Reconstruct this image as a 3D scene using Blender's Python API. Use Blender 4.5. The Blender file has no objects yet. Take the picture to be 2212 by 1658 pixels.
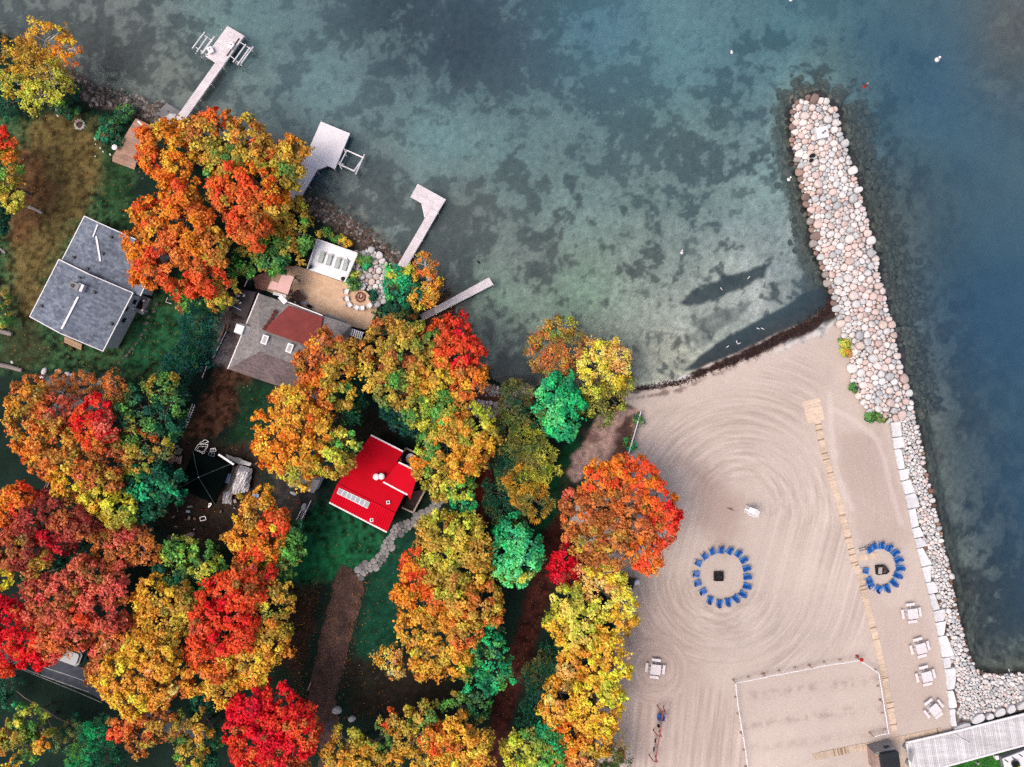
import bpy, math, random
import numpy as np
from mathutils import Vector, Matrix
R = math.radians
SC = bpy.context.scene
COL = SC.collection
random.seed(7)
CAMH, S, CX, CY = 80.0, 20.0, 1106.0, 829.0      # camera height (m), plan units per metre, plan centre
WZ = -0.35                                       # water level
KEXP = 1.3

# ---------------------------------------------------------------- plan helpers
OX = (0, 551.3, 1102.5, 1631.8)
OY = (0, 406.2, 812.4, 1222.7)
def tl(c, r, *pts):
    f = .4573 if (c == 3 and r == 3) else .26245
    return [(OX[c] + x * f, OY[r] + y * f) for x, y in pts]
def P(px, py, z=0.0):
    k = (1 - z / CAMH) / S
    return Vector(((px - CX) * k, (CY - py) * k, z))
def PP(pts, z=0.0): return [P(x, y, z) for x, y in pts]
def shade(c, r, lo, hi):
    k = r.uniform(lo, hi)
    return tuple(min(.85, v * k) for v in c)
def lin1(v):
    v /= 255.0
    return v / 12.92 if v <= .04045 else ((v + .055) / 1.055) ** 2.4
def C(r, g, b, k=KEXP):
    return tuple(min(.88, lin1(v) / k) for v in (r, g, b))

# ---------------------------------------------------------------- object helpers
def tag(o, label=None, cat=None, group=None, kind=None):
    if label:
        o['label'] = label
        if not kind: o['kind'] = 'thing'
    if cat: o['category'] = cat
    if group: o['group'] = group
    if kind: o['kind'] = kind
    return o
def thing(name, label, cat, loc=(0, 0, 0), rz=0.0, group=None):
    o = bpy.data.objects.new(name, None)
    o.empty_display_size = .2
    COL.objects.link(o)
    o.location = loc
    o.rotation_euler = (0, 0, rz)
    return tag(o, label, cat, group)
def dup(root, loc=None, rz=None, label=None, group=None):
    r = root.copy(); COL.objects.link(r)
    if loc is not None: r.location = loc
    if rz is not None: r.rotation_euler = (0, 0, rz)
    if label: r['label'] = label
    if group: r['group'] = group
    for ch in list(root.children):
        c = ch.copy(); COL.objects.link(c); c.parent = r
        for g in list(ch.children):
            d = g.copy(); COL.objects.link(d); d.parent = c
    return r

class MB:
    def __init__(s): s.v = []; s.f = []; s.c = []
    def add(s, vs, fs, col=None):
        b = len(s.v)
        s.v += [tuple(v) for v in vs]
        s.f += [tuple(i + b for i in f) for f in fs]
        s.c += [col or (1, 1, 1)] * len(fs)
        return s
    def poly(s, pts, col=None): return s.add(pts, [tuple(range(len(pts)))], col)
    def prism(s, pts, z0, z1, col=None):
        n = len(pts)
        a = sum(pts[i][0] * pts[(i + 1) % n][1] - pts[(i + 1) % n][0] * pts[i][1] for i in range(n))
        if a < 0: pts = pts[::-1]
        vs = [(p[0], p[1], z0) for p in pts] + [(p[0], p[1], z1) for p in pts]
        fs = [tuple(range(n - 1, -1, -1)), tuple(range(n, 2 * n))]
        fs += [(i, (i + 1) % n, n + (i + 1) % n, n + i) for i in range(n)]
        return s.add(vs, fs, col)
    def slab(s, pts, t, col=None):           # 3-D polygon given a thickness downwards
        n = len(pts)
        vs = [tuple(p) for p in pts] + [(p[0], p[1], p[2] - t) for p in pts]
        fs = [tuple(range(n)), tuple(range(2 * n - 1, n - 1, -1))]
        fs += [(i, n + i, n + (i + 1) % n, (i + 1) % n) for i in range(n)]
        return s.add(vs, fs, col)
    def box(s, c, d, rz=0.0, col=None, M=None):
        x, y, z = d[0] / 2, d[1] / 2, d[2] / 2
        vs = [Vector((i * x, j * y, k * z)) for k in (-1, 1) for j in (-1, 1) for i in (-1, 1)]
        m = M or Matrix.Rotation(rz, 3, 'Z')
        vs = [m @ v + Vector(c) for v in vs]
        return s.add(vs, [(0, 2, 3, 1), (4, 5, 7, 6), (0, 1, 5, 4), (2, 6, 7, 3), (0, 4, 6, 2), (1, 3, 7, 5)], col)
    def bar(s, p, q, w, h=None, col=None):
        p, q = Vector(p), Vector(q)
        d = q - p; L = d.length
        if L < 1e-6: return s
        d.normalize()
        u = Vector((0, 0, 1)) if abs(d.z) < .95 else Vector((0, 1, 0))
        a = d.cross(u).normalized(); b = a.cross(d)
        m = Matrix((a, d, b)).transposed()
        return s.box((p + q) / 2, (w, L, h or w), M=m, col=col)
    def tube(s, pts, r, n=6, r2=None, col=None, cap=True):
        pts = [Vector(p) for p in pts]
        r2 = r if r2 is None else r2
        b = len(s.v); N = len(pts); vs = []; fs = []
        for i, p in enumerate(pts):
            d = (pts[min(i + 1, N - 1)] - pts[max(i - 1, 0)]).normalized()
            u = Vector((0, 0, 1)) if abs(d.z) < .9 else Vector((1, 0, 0))
            a = d.cross(u).normalized(); c = a.cross(d)
            rr = r + (r2 - r) * i / max(1, N - 1)
            for k in range(n):
                t = 2 * math.pi * k / n
                vs.append(p + a * (rr * math.cos(t)) + c * (rr * math.sin(t)))
        for i in range(N - 1):
            for k in range(n):
                fs.append((i * n + k, i * n + (k + 1) % n, (i + 1) * n + (k + 1) % n, (i + 1) * n + k))
        if cap:
            fs.append(tuple(range(n - 1, -1, -1))); fs.append(tuple(range((N - 1) * n, N * n)))
        return s.add(vs, fs, col)
    def lathe(s, prof, c, n=14, col=None):   # profile of (radius, z)
        vs = []; fs = []
        for r, z in prof:
            for k in range(n):
                t = 2 * math.pi * k / n
                vs.append((c[0] + r * math.cos(t), c[1] + r * math.sin(t), c[2] + z))
        m = len(prof)
        for i in range(m - 1):
            for k in range(n):
                fs.append((i * n + k, i * n + (k + 1) % n, (i + 1) * n + (k + 1) % n, (i + 1) * n + k))
        fs.append(tuple(range(n - 1, -1, -1))); fs.append(tuple(range((m - 1) * n, m * n)))
        return s.add(vs, fs, col)
    def build(s, name, mat, parent=None, loc=None, w=False, smooth=False):
        off = Vector(loc) if loc is not None else (parent.matrix_basis.translation.copy() if (parent is not None and w) else Vector((0, 0, 0)))
        if parent is not None and w and parent.parent is not None: off = off + parent.parent.location
        me = bpy.data.meshes.new(name)
        me.from_pydata([(v[0] - off.x, v[1] - off.y, v[2] - off.z) for v in s.v], [], s.f)
        a = me.attributes.new('Col', 'FLOAT_COLOR', 'FACE')
        arr = np.ones((len(s.f), 4), np.float32); arr[:, :3] = np.array(s.c, np.float32).reshape(-1, 3)
        a.data.foreach_set('color', arr.ravel())
        me.materials.append(mat)
        if smooth: me.shade_smooth()
        o = bpy.data.objects.new(name, me)
        COL.objects.link(o)
        if parent is not None: o.parent = parent
        if loc is not None and parent is None: o.location = loc
        return o

def clip(poly, nx, ny, d, keep_less):
    out = []; n = len(poly)
    for i in range(n):
        a, b = poly[i], poly[(i + 1) % n]
        da, db = nx * a[0] + ny * a[1] - d, nx * b[0] + ny * b[1] - d
        if not keep_less: da, db = -da, -db
        if da <= 0: out.append(a)
        if (da < 0) != (db < 0) and abs(da - db) > 1e-9:
            t = da / (da - db)
            out.append((a[0] + (b[0] - a[0]) * t, a[1] + (b[1] - a[1]) * t))
    return out
def planks(mb, poly, ang, w, gap, z0, z1, col=(1, 1, 1), jit=.1, seed=0, zj=0.0):
    """boards running along direction ang (radians), filling a convex polygon"""
    rn = random.Random(seed)
    nx, ny = -math.sin(ang), math.cos(ang)
    ds = [nx * p[0] + ny * p[1] for p in poly]
    d = min(ds)
    while d < max(ds) - .01:
        q = clip(clip(poly, nx, ny, d + gap / 2, False), nx, ny, d + w - gap / 2, True)
        if len(q) >= 3:
            j = 1 + rn.uniform(-jit, jit); zz = rn.uniform(-zj, zj)
            mb.prism([(p[0], p[1]) for p in q], z0 + zz, z1 + zz, tuple(c * j for c in col))
        d += w

# ---------------------------------------------------------------- materials
def nn(nt, t, x=0, y=0, **kw):
    n = nt.nodes.new(t); n.location = (x, y)
    for k, v in kw.items():
        try: setattr(n, k, v)
        except Exception: pass
    return n
def base_mat(name):
    m = bpy.data.materials.new(name); m.use_nodes = True
    nt = m.node_tree; nt.nodes.clear()
    out = nn(nt, 'ShaderNodeOutputMaterial', 900)
    b = nn(nt, 'ShaderNodeBsdfPrincipled', 600)
    nt.links.new(b.outputs[0], out.inputs['Surface'])
    return m, nt, b, out
def mixc(nt, a, b, fac=None, mode='MULTIPLY', f=1.0):
    n = nn(nt, 'ShaderNodeMix', data_type='RGBA', blend_type=mode)
    n.inputs[0].default_value = f
    if fac is not None: nt.links.new(fac, n.inputs[0])
    for s, i in ((a, 6), (b, 7)):
        if isinstance(s, (tuple, list)): n.inputs[i].default_value = (*s[:3], 1)
        else: nt.links.new(s, n.inputs[i])
    return n.outputs[2]
def ramp(nt, sock, a, b, lo=(0, 0, 0), hi=(1, 1, 1)):
    r = nn(nt, 'ShaderNodeValToRGB')
    r.color_ramp.elements[0].position = a; r.color_ramp.elements[1].position = b
    r.color_ramp.elements[0].color = (*lo, 1); r.color_ramp.elements[1].color = (*hi, 1)
    nt.links.new(sock, r.inputs[0])
    return r.outputs[0]
def noise(nt, vec, scale, detail=4, rough=.55):
    n = nn(nt, 'ShaderNodeTexNoise')
    n.inputs['Scale'].default_value = scale; n.inputs['Detail'].default_value = detail
    n.inputs['Roughness'].default_value = rough
    nt.links.new(vec, n.inputs['Vector'])
    return n.outputs['Fac']
def mat(name, rgb, rough=.75, var=.2, scale=2.0, bump=0.0, bscale=25.0, metal=0.0, spec=.3, stretch=None, fine=.12):
    m, nt, b, out = base_mat(name)
    at = nn(nt, 'ShaderNodeAttribute', attribute_name='Col')
    tc = nn(nt, 'ShaderNodeTexCoord')
    vec = tc.outputs['Object']
    if stretch:
        mp = nn(nt, 'ShaderNodeMapping'); nt.links.new(vec, mp.inputs[0])
        mp.inputs['Rotation'].default_value = (0, 0, stretch[0]); mp.inputs['Scale'].default_value = (stretch[1], stretch[2], 1)
        vec = mp.outputs[0]
    c = mixc(nt, at.outputs['Color'], rgb)
    n1 = noise(nt, vec, scale)
    c = mixc(nt, c, ramp(nt, n1, .3, .7, (1 - var,) * 3, (1 + var * .6,) * 3))
    n2 = noise(nt, vec, scale * 9, 2)
    c = mixc(nt, c, ramp(nt, n2, .35, .65, (1 - fine,) * 3, (1 + fine * .6,) * 3))
    nt.links.new(c, b.inputs['Base Color'])
    b.inputs['Roughness'].default_value = rough; b.inputs['Metallic'].default_value = metal
    b.inputs['Specular IOR Level'].default_value = spec
    if bump:
        bp = nn(nt, 'ShaderNodeBump'); bp.inputs['Strength'].default_value = bump; bp.inputs['Distance'].default_value = .03
        nt.links.new(noise(nt, vec, bscale), bp.inputs['Height'])
        nt.links.new(bp.outputs[0], b.inputs['Normal'])
    return m
def shingle(name, c1, c2, rot, bw=.42, rh=.2, mort=.35, var=.15):
    m, nt, b, out = base_mat(name)
    at = nn(nt, 'ShaderNodeAttribute', attribute_name='Col')
    tc = nn(nt, 'ShaderNodeTexCoord')
    mp = nn(nt, 'ShaderNodeMapping'); nt.links.new(tc.outputs['Object'], mp.inputs[0])
    mp.inputs['Rotation'].default_value = (0, 0, rot)
    br = nn(nt, 'ShaderNodeTexBrick')
    nt.links.new(mp.outputs[0], br.inputs['Vector'])
    br.inputs['Color1'].default_value = (*c1, 1); br.inputs['Color2'].default_value = (*c2, 1)
    br.inputs['Mortar'].default_value = (*[x * mort for x in c1], 1)
    br.inputs['Scale'].default_value = 1; br.inputs['Mortar Size'].default_value = .012
    br.inputs['Mortar Smooth'].default_value = .3
    br.inputs['Brick Width'].default_value = bw; br.inputs['Row Height'].default_value = rh
    c = mixc(nt, br.outputs['Color'], at.outputs['Color'])
    mp2 = nn(nt, 'ShaderNodeMapping'); nt.links.new(mp.outputs[0], mp2.inputs[0]); mp2.inputs['Scale'].default_value = (1, .5, 1)
    c = mixc(nt, c, ramp(nt, noise(nt, mp2.outputs[0], 5, 3), .3, .7, (1 - var * 1.4,) * 3, (1 + var,) * 3))
    c = mixc(nt, c, ramp(nt, noise(nt, mp.outputs[0], .45, 3), .3, .7, (1 - var,) * 3, (1 + var * .6,) * 3))
    nt.links.new(c, b.inputs['Base Color']); b.inputs['Roughness'].default_value = .85; b.inputs['Specular IOR Level'].default_value = .2
    bp = nn(nt, 'ShaderNodeBump'); bp.inputs['Strength'].default_value = .4; bp.inputs['Distance'].default_value = .02
    nt.links.new(br.outputs['Color'], bp.inputs['Height']); nt.links.new(bp.outputs[0], b.inputs['Normal'])
    return m

WHITE = C(238, 230, 232)
m_white = mat('white paint', C(240, 234, 236), .5, .06, 1.5)
m_dock = mat('pale dock boards', C(226, 216, 220), .75, .14, .5, fine=.1)
m_dock2 = mat('white dock boards', C(240, 232, 236), .65, .1, .5, fine=.06)
m_alu = mat('aluminium rail', C(232, 228, 230), .35, .08, metal=.2)
m_darkmetal = mat('dark metal', C(45, 45, 50), .5, .2)
m_black = mat('black fabric', C(24, 30, 32), .9, .3, 1.0, bump=.3, bscale=3)
m_wood = mat('weathered wood', C(176, 140, 122), .85, .25, 1.2, stretch=(0, 1, 1))
m_mat = mat('pale wooden path boards', C(222, 198, 176), .85, .14, 2)
m_brown = mat('dark brown deck wood', C(74, 50, 44), .8, .25, 2)
m_grey = mat('grey concrete', C(150, 148, 150), .9, .25, .8, bump=.2)
m_wall = mat('pale grey siding', C(250, 250, 255), .8, .1, 1)
m_stone = mat('pale stone', (1, 1, 1), .9, .14, 1.6, bump=.5, bscale=9, fine=.2)
m_flag = mat('grey flagstone', C(164, 160, 160), .9, .35, 1.2, bump=.4, bscale=8, fine=.2)
m_blue = mat('blue plastic', C(10, 82, 160), .45, .08, 2, spec=.4)
m_steel = mat('grey steel', C(120, 118, 122), .4, .2, metal=.5)
m_redmetal = mat('red painted steel', C(165, 62, 58), .5, .2)
m_bark = mat('grey bark', C(120, 108, 98), .95, .4, 2.5, bump=.6, bscale=12)
m_birch = mat('white birch bark', C(214, 204, 192), .85, .35, 4.0, bump=.3)
m_leaf = None
def leaf_mat():
    m, nt, b, out = base_mat('autumn leaves')
    at = nn(nt, 'ShaderNodeAttribute', attribute_name='Col')
    nt.links.new(at.outputs['Color'], b.inputs['Base Color'])
    b.inputs['Roughness'].default_value = .6; b.inputs['Specular IOR Level'].default_value = .25
    tr = nn(nt, 'ShaderNodeBsdfTranslucent'); nt.links.new(at.outputs['Color'], tr.inputs[0])
    mx = nn(nt, 'ShaderNodeMixShader'); mx.inputs[0].default_value = .3
    nt.links.new(b.outputs[0], mx.inputs[1]); nt.links.new(tr.outputs[0], mx.inputs[2])
    nt.links.new(mx.outputs[0], out.inputs['Surface'])
    return m
m_leaf = leaf_mat()
m_litter = mat('fallen leaf', (1, 1, 1), .8, .2, 3)
# ---------------------------------------------------------------- numpy noise and distance fields
def vnoise(x, y, seed):
    xi = np.floor(x); yi = np.floor(y)
    fx = x - xi; fy = y - yi
    fx = fx * fx * (3 - 2 * fx); fy = fy * fy * (3 - 2 * fy)
    def h(i, j):
        v = np.sin(i * 127.1 + j * 311.7 + seed * 74.7) * 43758.5453
        return v - np.floor(v)
    return (h(xi, yi) * (1 - fx) + h(xi + 1, yi) * fx) * (1 - fy) + (h(xi, yi + 1) * (1 - fx) + h(xi + 1, yi + 1) * fx) * fy
def fbm(x, y, seed, o=4, gain=.5):
    s = 0; a = 1; t = 0
    for k in range(o):
        s = s + a * vnoise(x * 2 ** k + 17.3 * k, y * 2 ** k - 9.1 * k, seed + k); t += a; a *= gain
    return s / t
def sstep(x, a, b):
    t = np.clip((x - a) / (b - a), 0, 1)
    return t * t * (3 - 2 * t)
def pdist(line, X, Y):
    d = np.full(X.shape, 1e9)
    for (ax, ay), (bx, by) in zip(line[:-1], line[1:]):
        vx, vy = bx - ax, by - ay
        t = np.clip(((X - ax) * vx + (Y - ay) * vy) / (vx * vx + vy * vy + 1e-9), 0, 1)
        d = np.minimum(d, (X - ax - t * vx) ** 2 + (Y - ay - t * vy) ** 2)
    return np.sqrt(d)
def sd(poly, X, Y):
    d = pdist(list(poly) + [poly[0]], X, Y)
    ins = np.zeros(X.shape, bool); n = len(poly)
    for i in range(n):
        (ax, ay), (bx, by) = poly[i], poly[(i + 1) % n]
        if ay == by: continue
        c = ((ay > Y) != (by > Y)) & (X < (bx - ax) * (Y - ay) / (by - ay) + ax)
        ins ^= c
    return np.where(ins, d, -d)
def idw(pts, X, Y, p=2.6, soft=900.0):
    num = 0; den = 0
    for q in pts:
        w = 1.0 / ((X - q[0]) ** 2 + (Y - q[1]) ** 2 + soft) ** (p / 2)
        v = np.array(q[2:], float)
        num = num + w[..., None] * v; den = den + w
    return num / den[..., None]
def L3(c): return np.array([lin1(v) / KEXP for v in c])

SHORE = [(-9000, 40), (-10, 62), (40, 85), (90, 110), (140, 150), (170, 178), (210, 212), (255, 228), (300, 240), (345, 252), (380, 275),
  (440, 290), (520, 310), (600, 350), (640, 400), (670, 432), (700, 447), (745, 480), (790, 505), (825, 532), (850, 558), (868, 580),
  (905, 600), (950, 625), (975, 650), (985, 668), (985, 700), (1000, 740), (1020, 790), (1042, 815), (1090, 826), (1150, 832),
  (1230, 838), (1300, 838), (1370, 836), (1400, 832), (1460, 818), (1520, 792), (1600, 758), (1680, 720), (1740, 694), (1785, 668),
  (1796, 648), (1782, 600), (1764, 545), (1752, 480), (1738, 420), (1724, 354), (1713, 302), (1712, 236), (1725, 216), (1750, 212),
  (1778, 221), (1800, 238), (1811, 275), (1819, 310), (1833, 354), (1852, 420), (1868, 477), (1881, 532), (1891, 579), (1912, 669),
  (1936, 774), (1949, 826), (1965, 873), (1975, 904), (1988, 940), (1999, 1017), (2012, 1070), (2027, 1127), (2041, 1193), (2054, 1245),
  (2066, 1314), (2087, 1396), (2105, 1442), (2135, 1454), (2208, 1452), (9000, 1440), (9000, 9000), (-9000, 9000)]
SEA = [(1839, 826), (1855, 860), (1873, 886), (1920, 909), (1934, 983), (1941, 1017), (1957, 1075), (1970, 1140), (1983, 1193), (1997, 1245),
       (2020, 1337), (2043, 1460), (2057, 1580)]
BREAK = tl(3, 0, (300, 900), (298, 1150), (335, 1350), (395, 1600)) + tl(3, 1, (450, 250), (482, 500), (560, 700), (612, 850), (655, 1000),
  (700, 1150), (790, 1350), (795, 1600)) + tl(3, 2, (850, 180), (920, 280), (1100, 370), (1310, 350), (1280, 230)) + \
  tl(3, 1, (1220, 1600), (1170, 1400), (1120, 1150), (1080, 1000), (1040, 850), (1000, 660), (960, 480), (915, 270), (872, 150)) + \
  tl(3, 0, (855, 1600), (780, 1350), (725, 1180), (690, 1050), (655, 900), (565, 835), (450, 800), (360, 830))
BEACH = [(1372, 830), (1420, 824), (1460, 814), (1520, 788), (1600, 754), (1680, 716), (1740, 690), (1800, 655), (1860, 660), (1900, 800),
  (1940, 912), (1960, 1000), (1990, 1140), (2030, 1300), (2075, 1500), (2080, 1585), (1975, 1612), (1980, 1700), (2000, 2400), (1290, 2400),
  (1290, 1700), (1285, 1500), (1330, 1400), (1330, 1260), (1280, 1230), (1230, 1130), (1262, 1040), (1330, 1006), (1358, 982), (1384, 888), (1352, 872), (1346, 848)]
WRACK = [(1375, 836), (1425, 830), (1470, 824), (1530, 800), (1600, 772), (1650, 748), (1710, 716), (1760, 688), (1790, 662), (1798, 648)]

DEPTH = [(0, 0, .9), (300, 0, 1.1), (200, 120, .5), (450, 150, 1), (600, 0, 2.2), (700, 200, 1.7), (900, 100, 2.1), (1100, 100, 2.2), (1300, 50, 2.6),
  (1500, 50, 2.4), (1000, 330, 1.5), (800, 430, .7), (1300, 300, 2.0), (1500, 300, 1.7), (1700, 150, 1.9), (1660, 400, 1.0), (1250, 500, 1.0),
  (1100, 650, .8), (1400, 650, .6), (1600, 600, .5), (1300, 750, .45), (1500, 730, .3), (1900, 100, 4.2), (2150, 300, 5), (2000, 400, 4.6),
  (2000, 600, 5.2), (2100, 800, 5.6), (2150, 1000, 5.6), (2100, 1200, 4.6), (2200, 1400, 3), (1950, 480, 3.6), (2205, 60, 2.2), (2190, 160, 3),
  (1820, 40, 3.4), (1780, 130, 2.2), (1900, 200, 3.4), (2060, 60, 5), (2300, 700, 6), (1100, -300, 5), (2000, -300, 6), (300, -300, 2.5)]
BED = [(200, 40, 138, 140, 136), (100, 30, 132, 134, 130), (400, 200, 140, 144, 134), (500, 60, 142, 166, 162), (700, 180, 138, 165, 165),
  (950, 290, 140, 170, 172), (1100, 320, 142, 172, 172), (600, 300, 136, 142, 140), (800, 380, 132, 136, 132), (1000, 480, 134, 138, 134),
  (1250, 430, 154, 178, 174), (1150, 560, 142, 148, 142), (1250, 630, 152, 178, 156), (1080, 650, 144, 166, 148), (1100, 740, 146, 160, 148),
  (1400, 560, 164, 174, 168), (1500, 680, 188, 190, 184), (1650, 660, 226, 224, 220), (1690, 560, 200, 208, 206), (1690, 380, 176, 202, 202),
  (1300, 780, 180, 178, 164), (1450, 770, 204, 198, 182), (1450, 120, 140, 180, 185), (1700, 80, 140, 180, 185), (1300, 40, 135, 170, 185),
  (1900, 250, 120, 150, 160), (2180, 100, 160, 160, 150), (2100, 600, 110, 130, 140), (1850, 500, 110, 112, 106), (1980, 1000, 120, 126, 120)]
WEED = [(1000, 90, .86), (820, 60, .78), (800, 150, .62), (1100, 130, .8), (1050, 230, .3), (1180, 60, .6), (1330, 160, .5), (1230, 190, .55), (1400, 290, .55), (1340, 350, .66),
  (1500, 240, .55), (1560, 330, .55), (700, 170, .1), (560, 30, .12), (640, 60, .4), (900, 260, .08), (1000, 300, .2), (1150, 290, .18), (300, 120, .62), (450, 200, .55), (120, 40, .55),
  (600, 300, .6), (820, 400, .5), (1000, 500, .5), (1250, 590, .16), (1130, 560, .45), (1150, 700, .35), (1400, 500, .25), (1620, 430, .12), (1690, 300, .06),
  (1690, 120, .42), (1550, 90, .42), (1420, 40, .3), (1600, 690, .2), (1300, 770, .25), (1900, 330, .5), (2000, 750, .42), (2180, 80, .72), (2080, 900, .3), (1250, 430, .36),
  (1450, 780, .2), (2050, 1250, .6), (2150, 1350, .7), (2000, 200, .3), (1900, 60, .3), (2100, 500, .3)]

# ---------------------------------------------------------------- ground grid
def axis(a, b, step, far):
    core = np.arange(a, b + step / 2, step)
    ext = []; d = step; x = b
    while x < far:
        d = min(d * 1.35, 40); x += d; ext.append(x)
    ext = np.array(ext)
    return np.concatenate([(a - (ext - b))[::-1], core, ext])
gx = axis(-58, 58, .17, 420); gy = axis(-44, 44, .17, 420)
GX, GY = np.meshgrid(gx, gy)
NX, NY = len(gx), len(gy)
PX = CX + GX * S / (1 - WZ / CAMH); PY = CY - GY * S / (1 - WZ / CAMH)
SDS = sd(SHORE, PX, PY)
wob = (fbm(GX * .9, GY * .9, 3, 3) - .5) * 14
rockyness = np.where(PX < 1150, 1.0, .35)
SDL = SDS + wob * rockyness
SDB = sd(BREAK, PX, PY)
depth = idw(DEPTH, PX, PY)[..., 0] * (1 + .25 * (fbm(GX * .12, GY * .12, 9, 3) - .5))
slope = np.clip(idw([(300, 200, .07), (700, 400, .05), (1000, 650, .05), (1100, 820, .05), (1400, 800, .018), (1650, 680, .014), (1760, 560, .05), (1720, 300, .05), (1860, 400, .04), (1920, 620, .034), (2000, 1000, .034), (2100, 1450, .03), (1780, 180, .05)], PX, PY)[..., 0], .012, .12)
dep = np.minimum(depth, .02 + np.maximum(0, -SDL) * slope * .5)
dep = dep * .7 + depth * .3 * sstep(-SDL, 0, 60)
GZ = np.where(SDL > 0, WZ + .35 * sstep(SDL, 0, 60), WZ - dep)
GZ = GZ + np.where(SDL > 0, .9 * sstep(SDB, -6, 26), 0)
GZ = np.where(SDL > 40, GZ + .04 * (fbm(GX * .6, GY * .6, 5, 3) - .5), GZ)
PX = CX + GX * S / (1 - GZ / CAMH); PY = CY - GY * S / (1 - GZ / CAMH)

# --- lake bed colour
n1 = fbm(GX * .21, GY * .21, 21, 5, .58); n2 = fbm(GX * .8, GY * .8, 33, 4, .62); n3 = fbm(GX * 2.2, GY * 2.2, 41, 3, .6)
bed = L3((1, 1, 1)) * 0
b_s = idw(BED, PX, PY)
bed = np.where(b_s / 255 <= .04045, b_s / 255 / 12.92, ((b_s / 255 + .055) / 1.055) ** 2.4) / KEXP
nc = np.clip((n3 - .5) * 2.0 + .5, 0, 1); bed = bed * (.84 + .62 * nc)[..., None]
dens = idw(WEED, PX, PY, 3.0)[..., 0]
wn = .5 + (n1 - .5) * 1.2 + (n2 - .5) * 1.3
wn = wn + (n3 - .5) * .6
weed = sstep(wn, .98 - dens * 1.02 - .11, .98 - dens * 1.02 + .13)
small = sstep(n2 * .7 + n3 * .3, .56, .66) * .65 * (1 - sstep(depth, 2.5, 4))
weedc = idw([(300, 100, 58, 62, 62), (1000, 80, 62, 62, 66), (1400, 300, 62, 66, 66), (1000, 500, 62, 62, 60), (2180, 80, 110, 100, 92), (2050, 900, 86, 84, 80), (2100, 1350, 58, 56, 54), (1900, 60, 50, 62, 70)], PX, PY)
weedc = ((weedc / 255 + .055) / 1.055) ** 2.4 / KEXP * (.35 + 1.3 * nc)[..., None]
a = np.clip(np.maximum(weed * .86, small), 0, 1)[..., None]
bed = bed * (1 - a) + weedc * a
def paint(arr, m, c, jitter=0.0):
    cc = L3(c)
    m = m[..., None]
    j = (1 + jitter * (nc - .5) * 2)[..., None] if jitter else 1.0
    return arr * (1 - m) + cc * j * m
wob2 = (n2 - .5) * 40 + (n3 - .5) * 14
# rubble skirt of the breakwater and the shores
skirt = np.maximum(0, -SDB)
m = sstep(-(np.minimum(skirt, 200) + wob2 * .6 - np.where(PX > 1840, 48, 34)), -10, 10) * (PY < 1000)
bed = paint(bed, m * .85 * (SDL < 0), (78, 80, 76), .45)
m = sstep(-(skirt + wob2 * .2 - 12), -6, 6) * (PY < 1000)
bed = paint(bed, m * .8 * (SDL < 0), (44, 44, 50), .3)
m = sstep(SDL + wob2 * .8, -75, -20) * (PX > 1900) * (PY > 880)
bed = paint(bed, m * .8, (112, 116, 106), .7)
m = sstep(SDL + wob2 * .5, -14, -4) * (PX > 1900) * (PY > 880)
bed = paint(bed, m * .8, (50, 42, 38), .4)
# reedy, stony margin below the gardens
for line, w_ in (([(575 * .262, 160), (190, 195), (250, 215), (310, 232), (345, 243)], 24), ([(680, 425), (720, 452), (780, 485), (840, 540), (868, 575)], 34), ([(960, 615), (1000, 660), (1010, 720)], 30)):
    m = sstep(-(pdist(line, PX, PY) + wob2 * .8), -w_, -w_ * .3)
    bed = paint(bed, m * .55, (128, 118, 98), .8)
    m = sstep(-(pdist(line, PX, PY) + wob2 * .5), -w_ * .45, -w_ * .1)
    bed = paint(bed, m * .7, (82, 72, 62), .8)
# long dark weed bars in the shallows off the beach
for poly, c, al in ([(1470, 655), (1500, 628), (1560, 600), (1620, 580), (1665, 568), (1650, 600), (1600, 625), (1540, 650), (1495, 665)], (44, 52, 60), .92), \
        ([(1660, 618), (1700, 600), (1704, 606), (1668, 630)], (60, 62, 64), .8), \
        ([(1490, 700), (1560, 668), (1600, 660), (1640, 640), (1600, 690), (1540, 722)], (112, 112, 110), .65), ([(1480, 730), (1520, 700), (1540, 740), (1510, 755)], (84, 88, 92), .55):
    m = sstep(sd(poly, PX, PY) + wob2 * .45, -5, 5)
    bed = paint(bed, m * al, c, .3)
m = sstep(sd([(1478, 802), (1510, 770), (1560, 735), (1640, 690), (1700, 658), (1740, 632), (1775, 622), (1800, 650), (1745, 700), (1650, 740), (1560, 778), (1520, 800)], PX, PY) + wob2 * .12, -4, 4)
bed = paint(bed, m * .97, (56, 60, 66), .3)
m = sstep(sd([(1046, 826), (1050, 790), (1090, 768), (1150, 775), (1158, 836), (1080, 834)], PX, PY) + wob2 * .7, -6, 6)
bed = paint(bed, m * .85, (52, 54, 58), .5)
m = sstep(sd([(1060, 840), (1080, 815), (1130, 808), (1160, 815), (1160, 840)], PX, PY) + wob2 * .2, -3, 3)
bed = paint(bed, m * .9, (20, 20, 24), .2)

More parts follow.
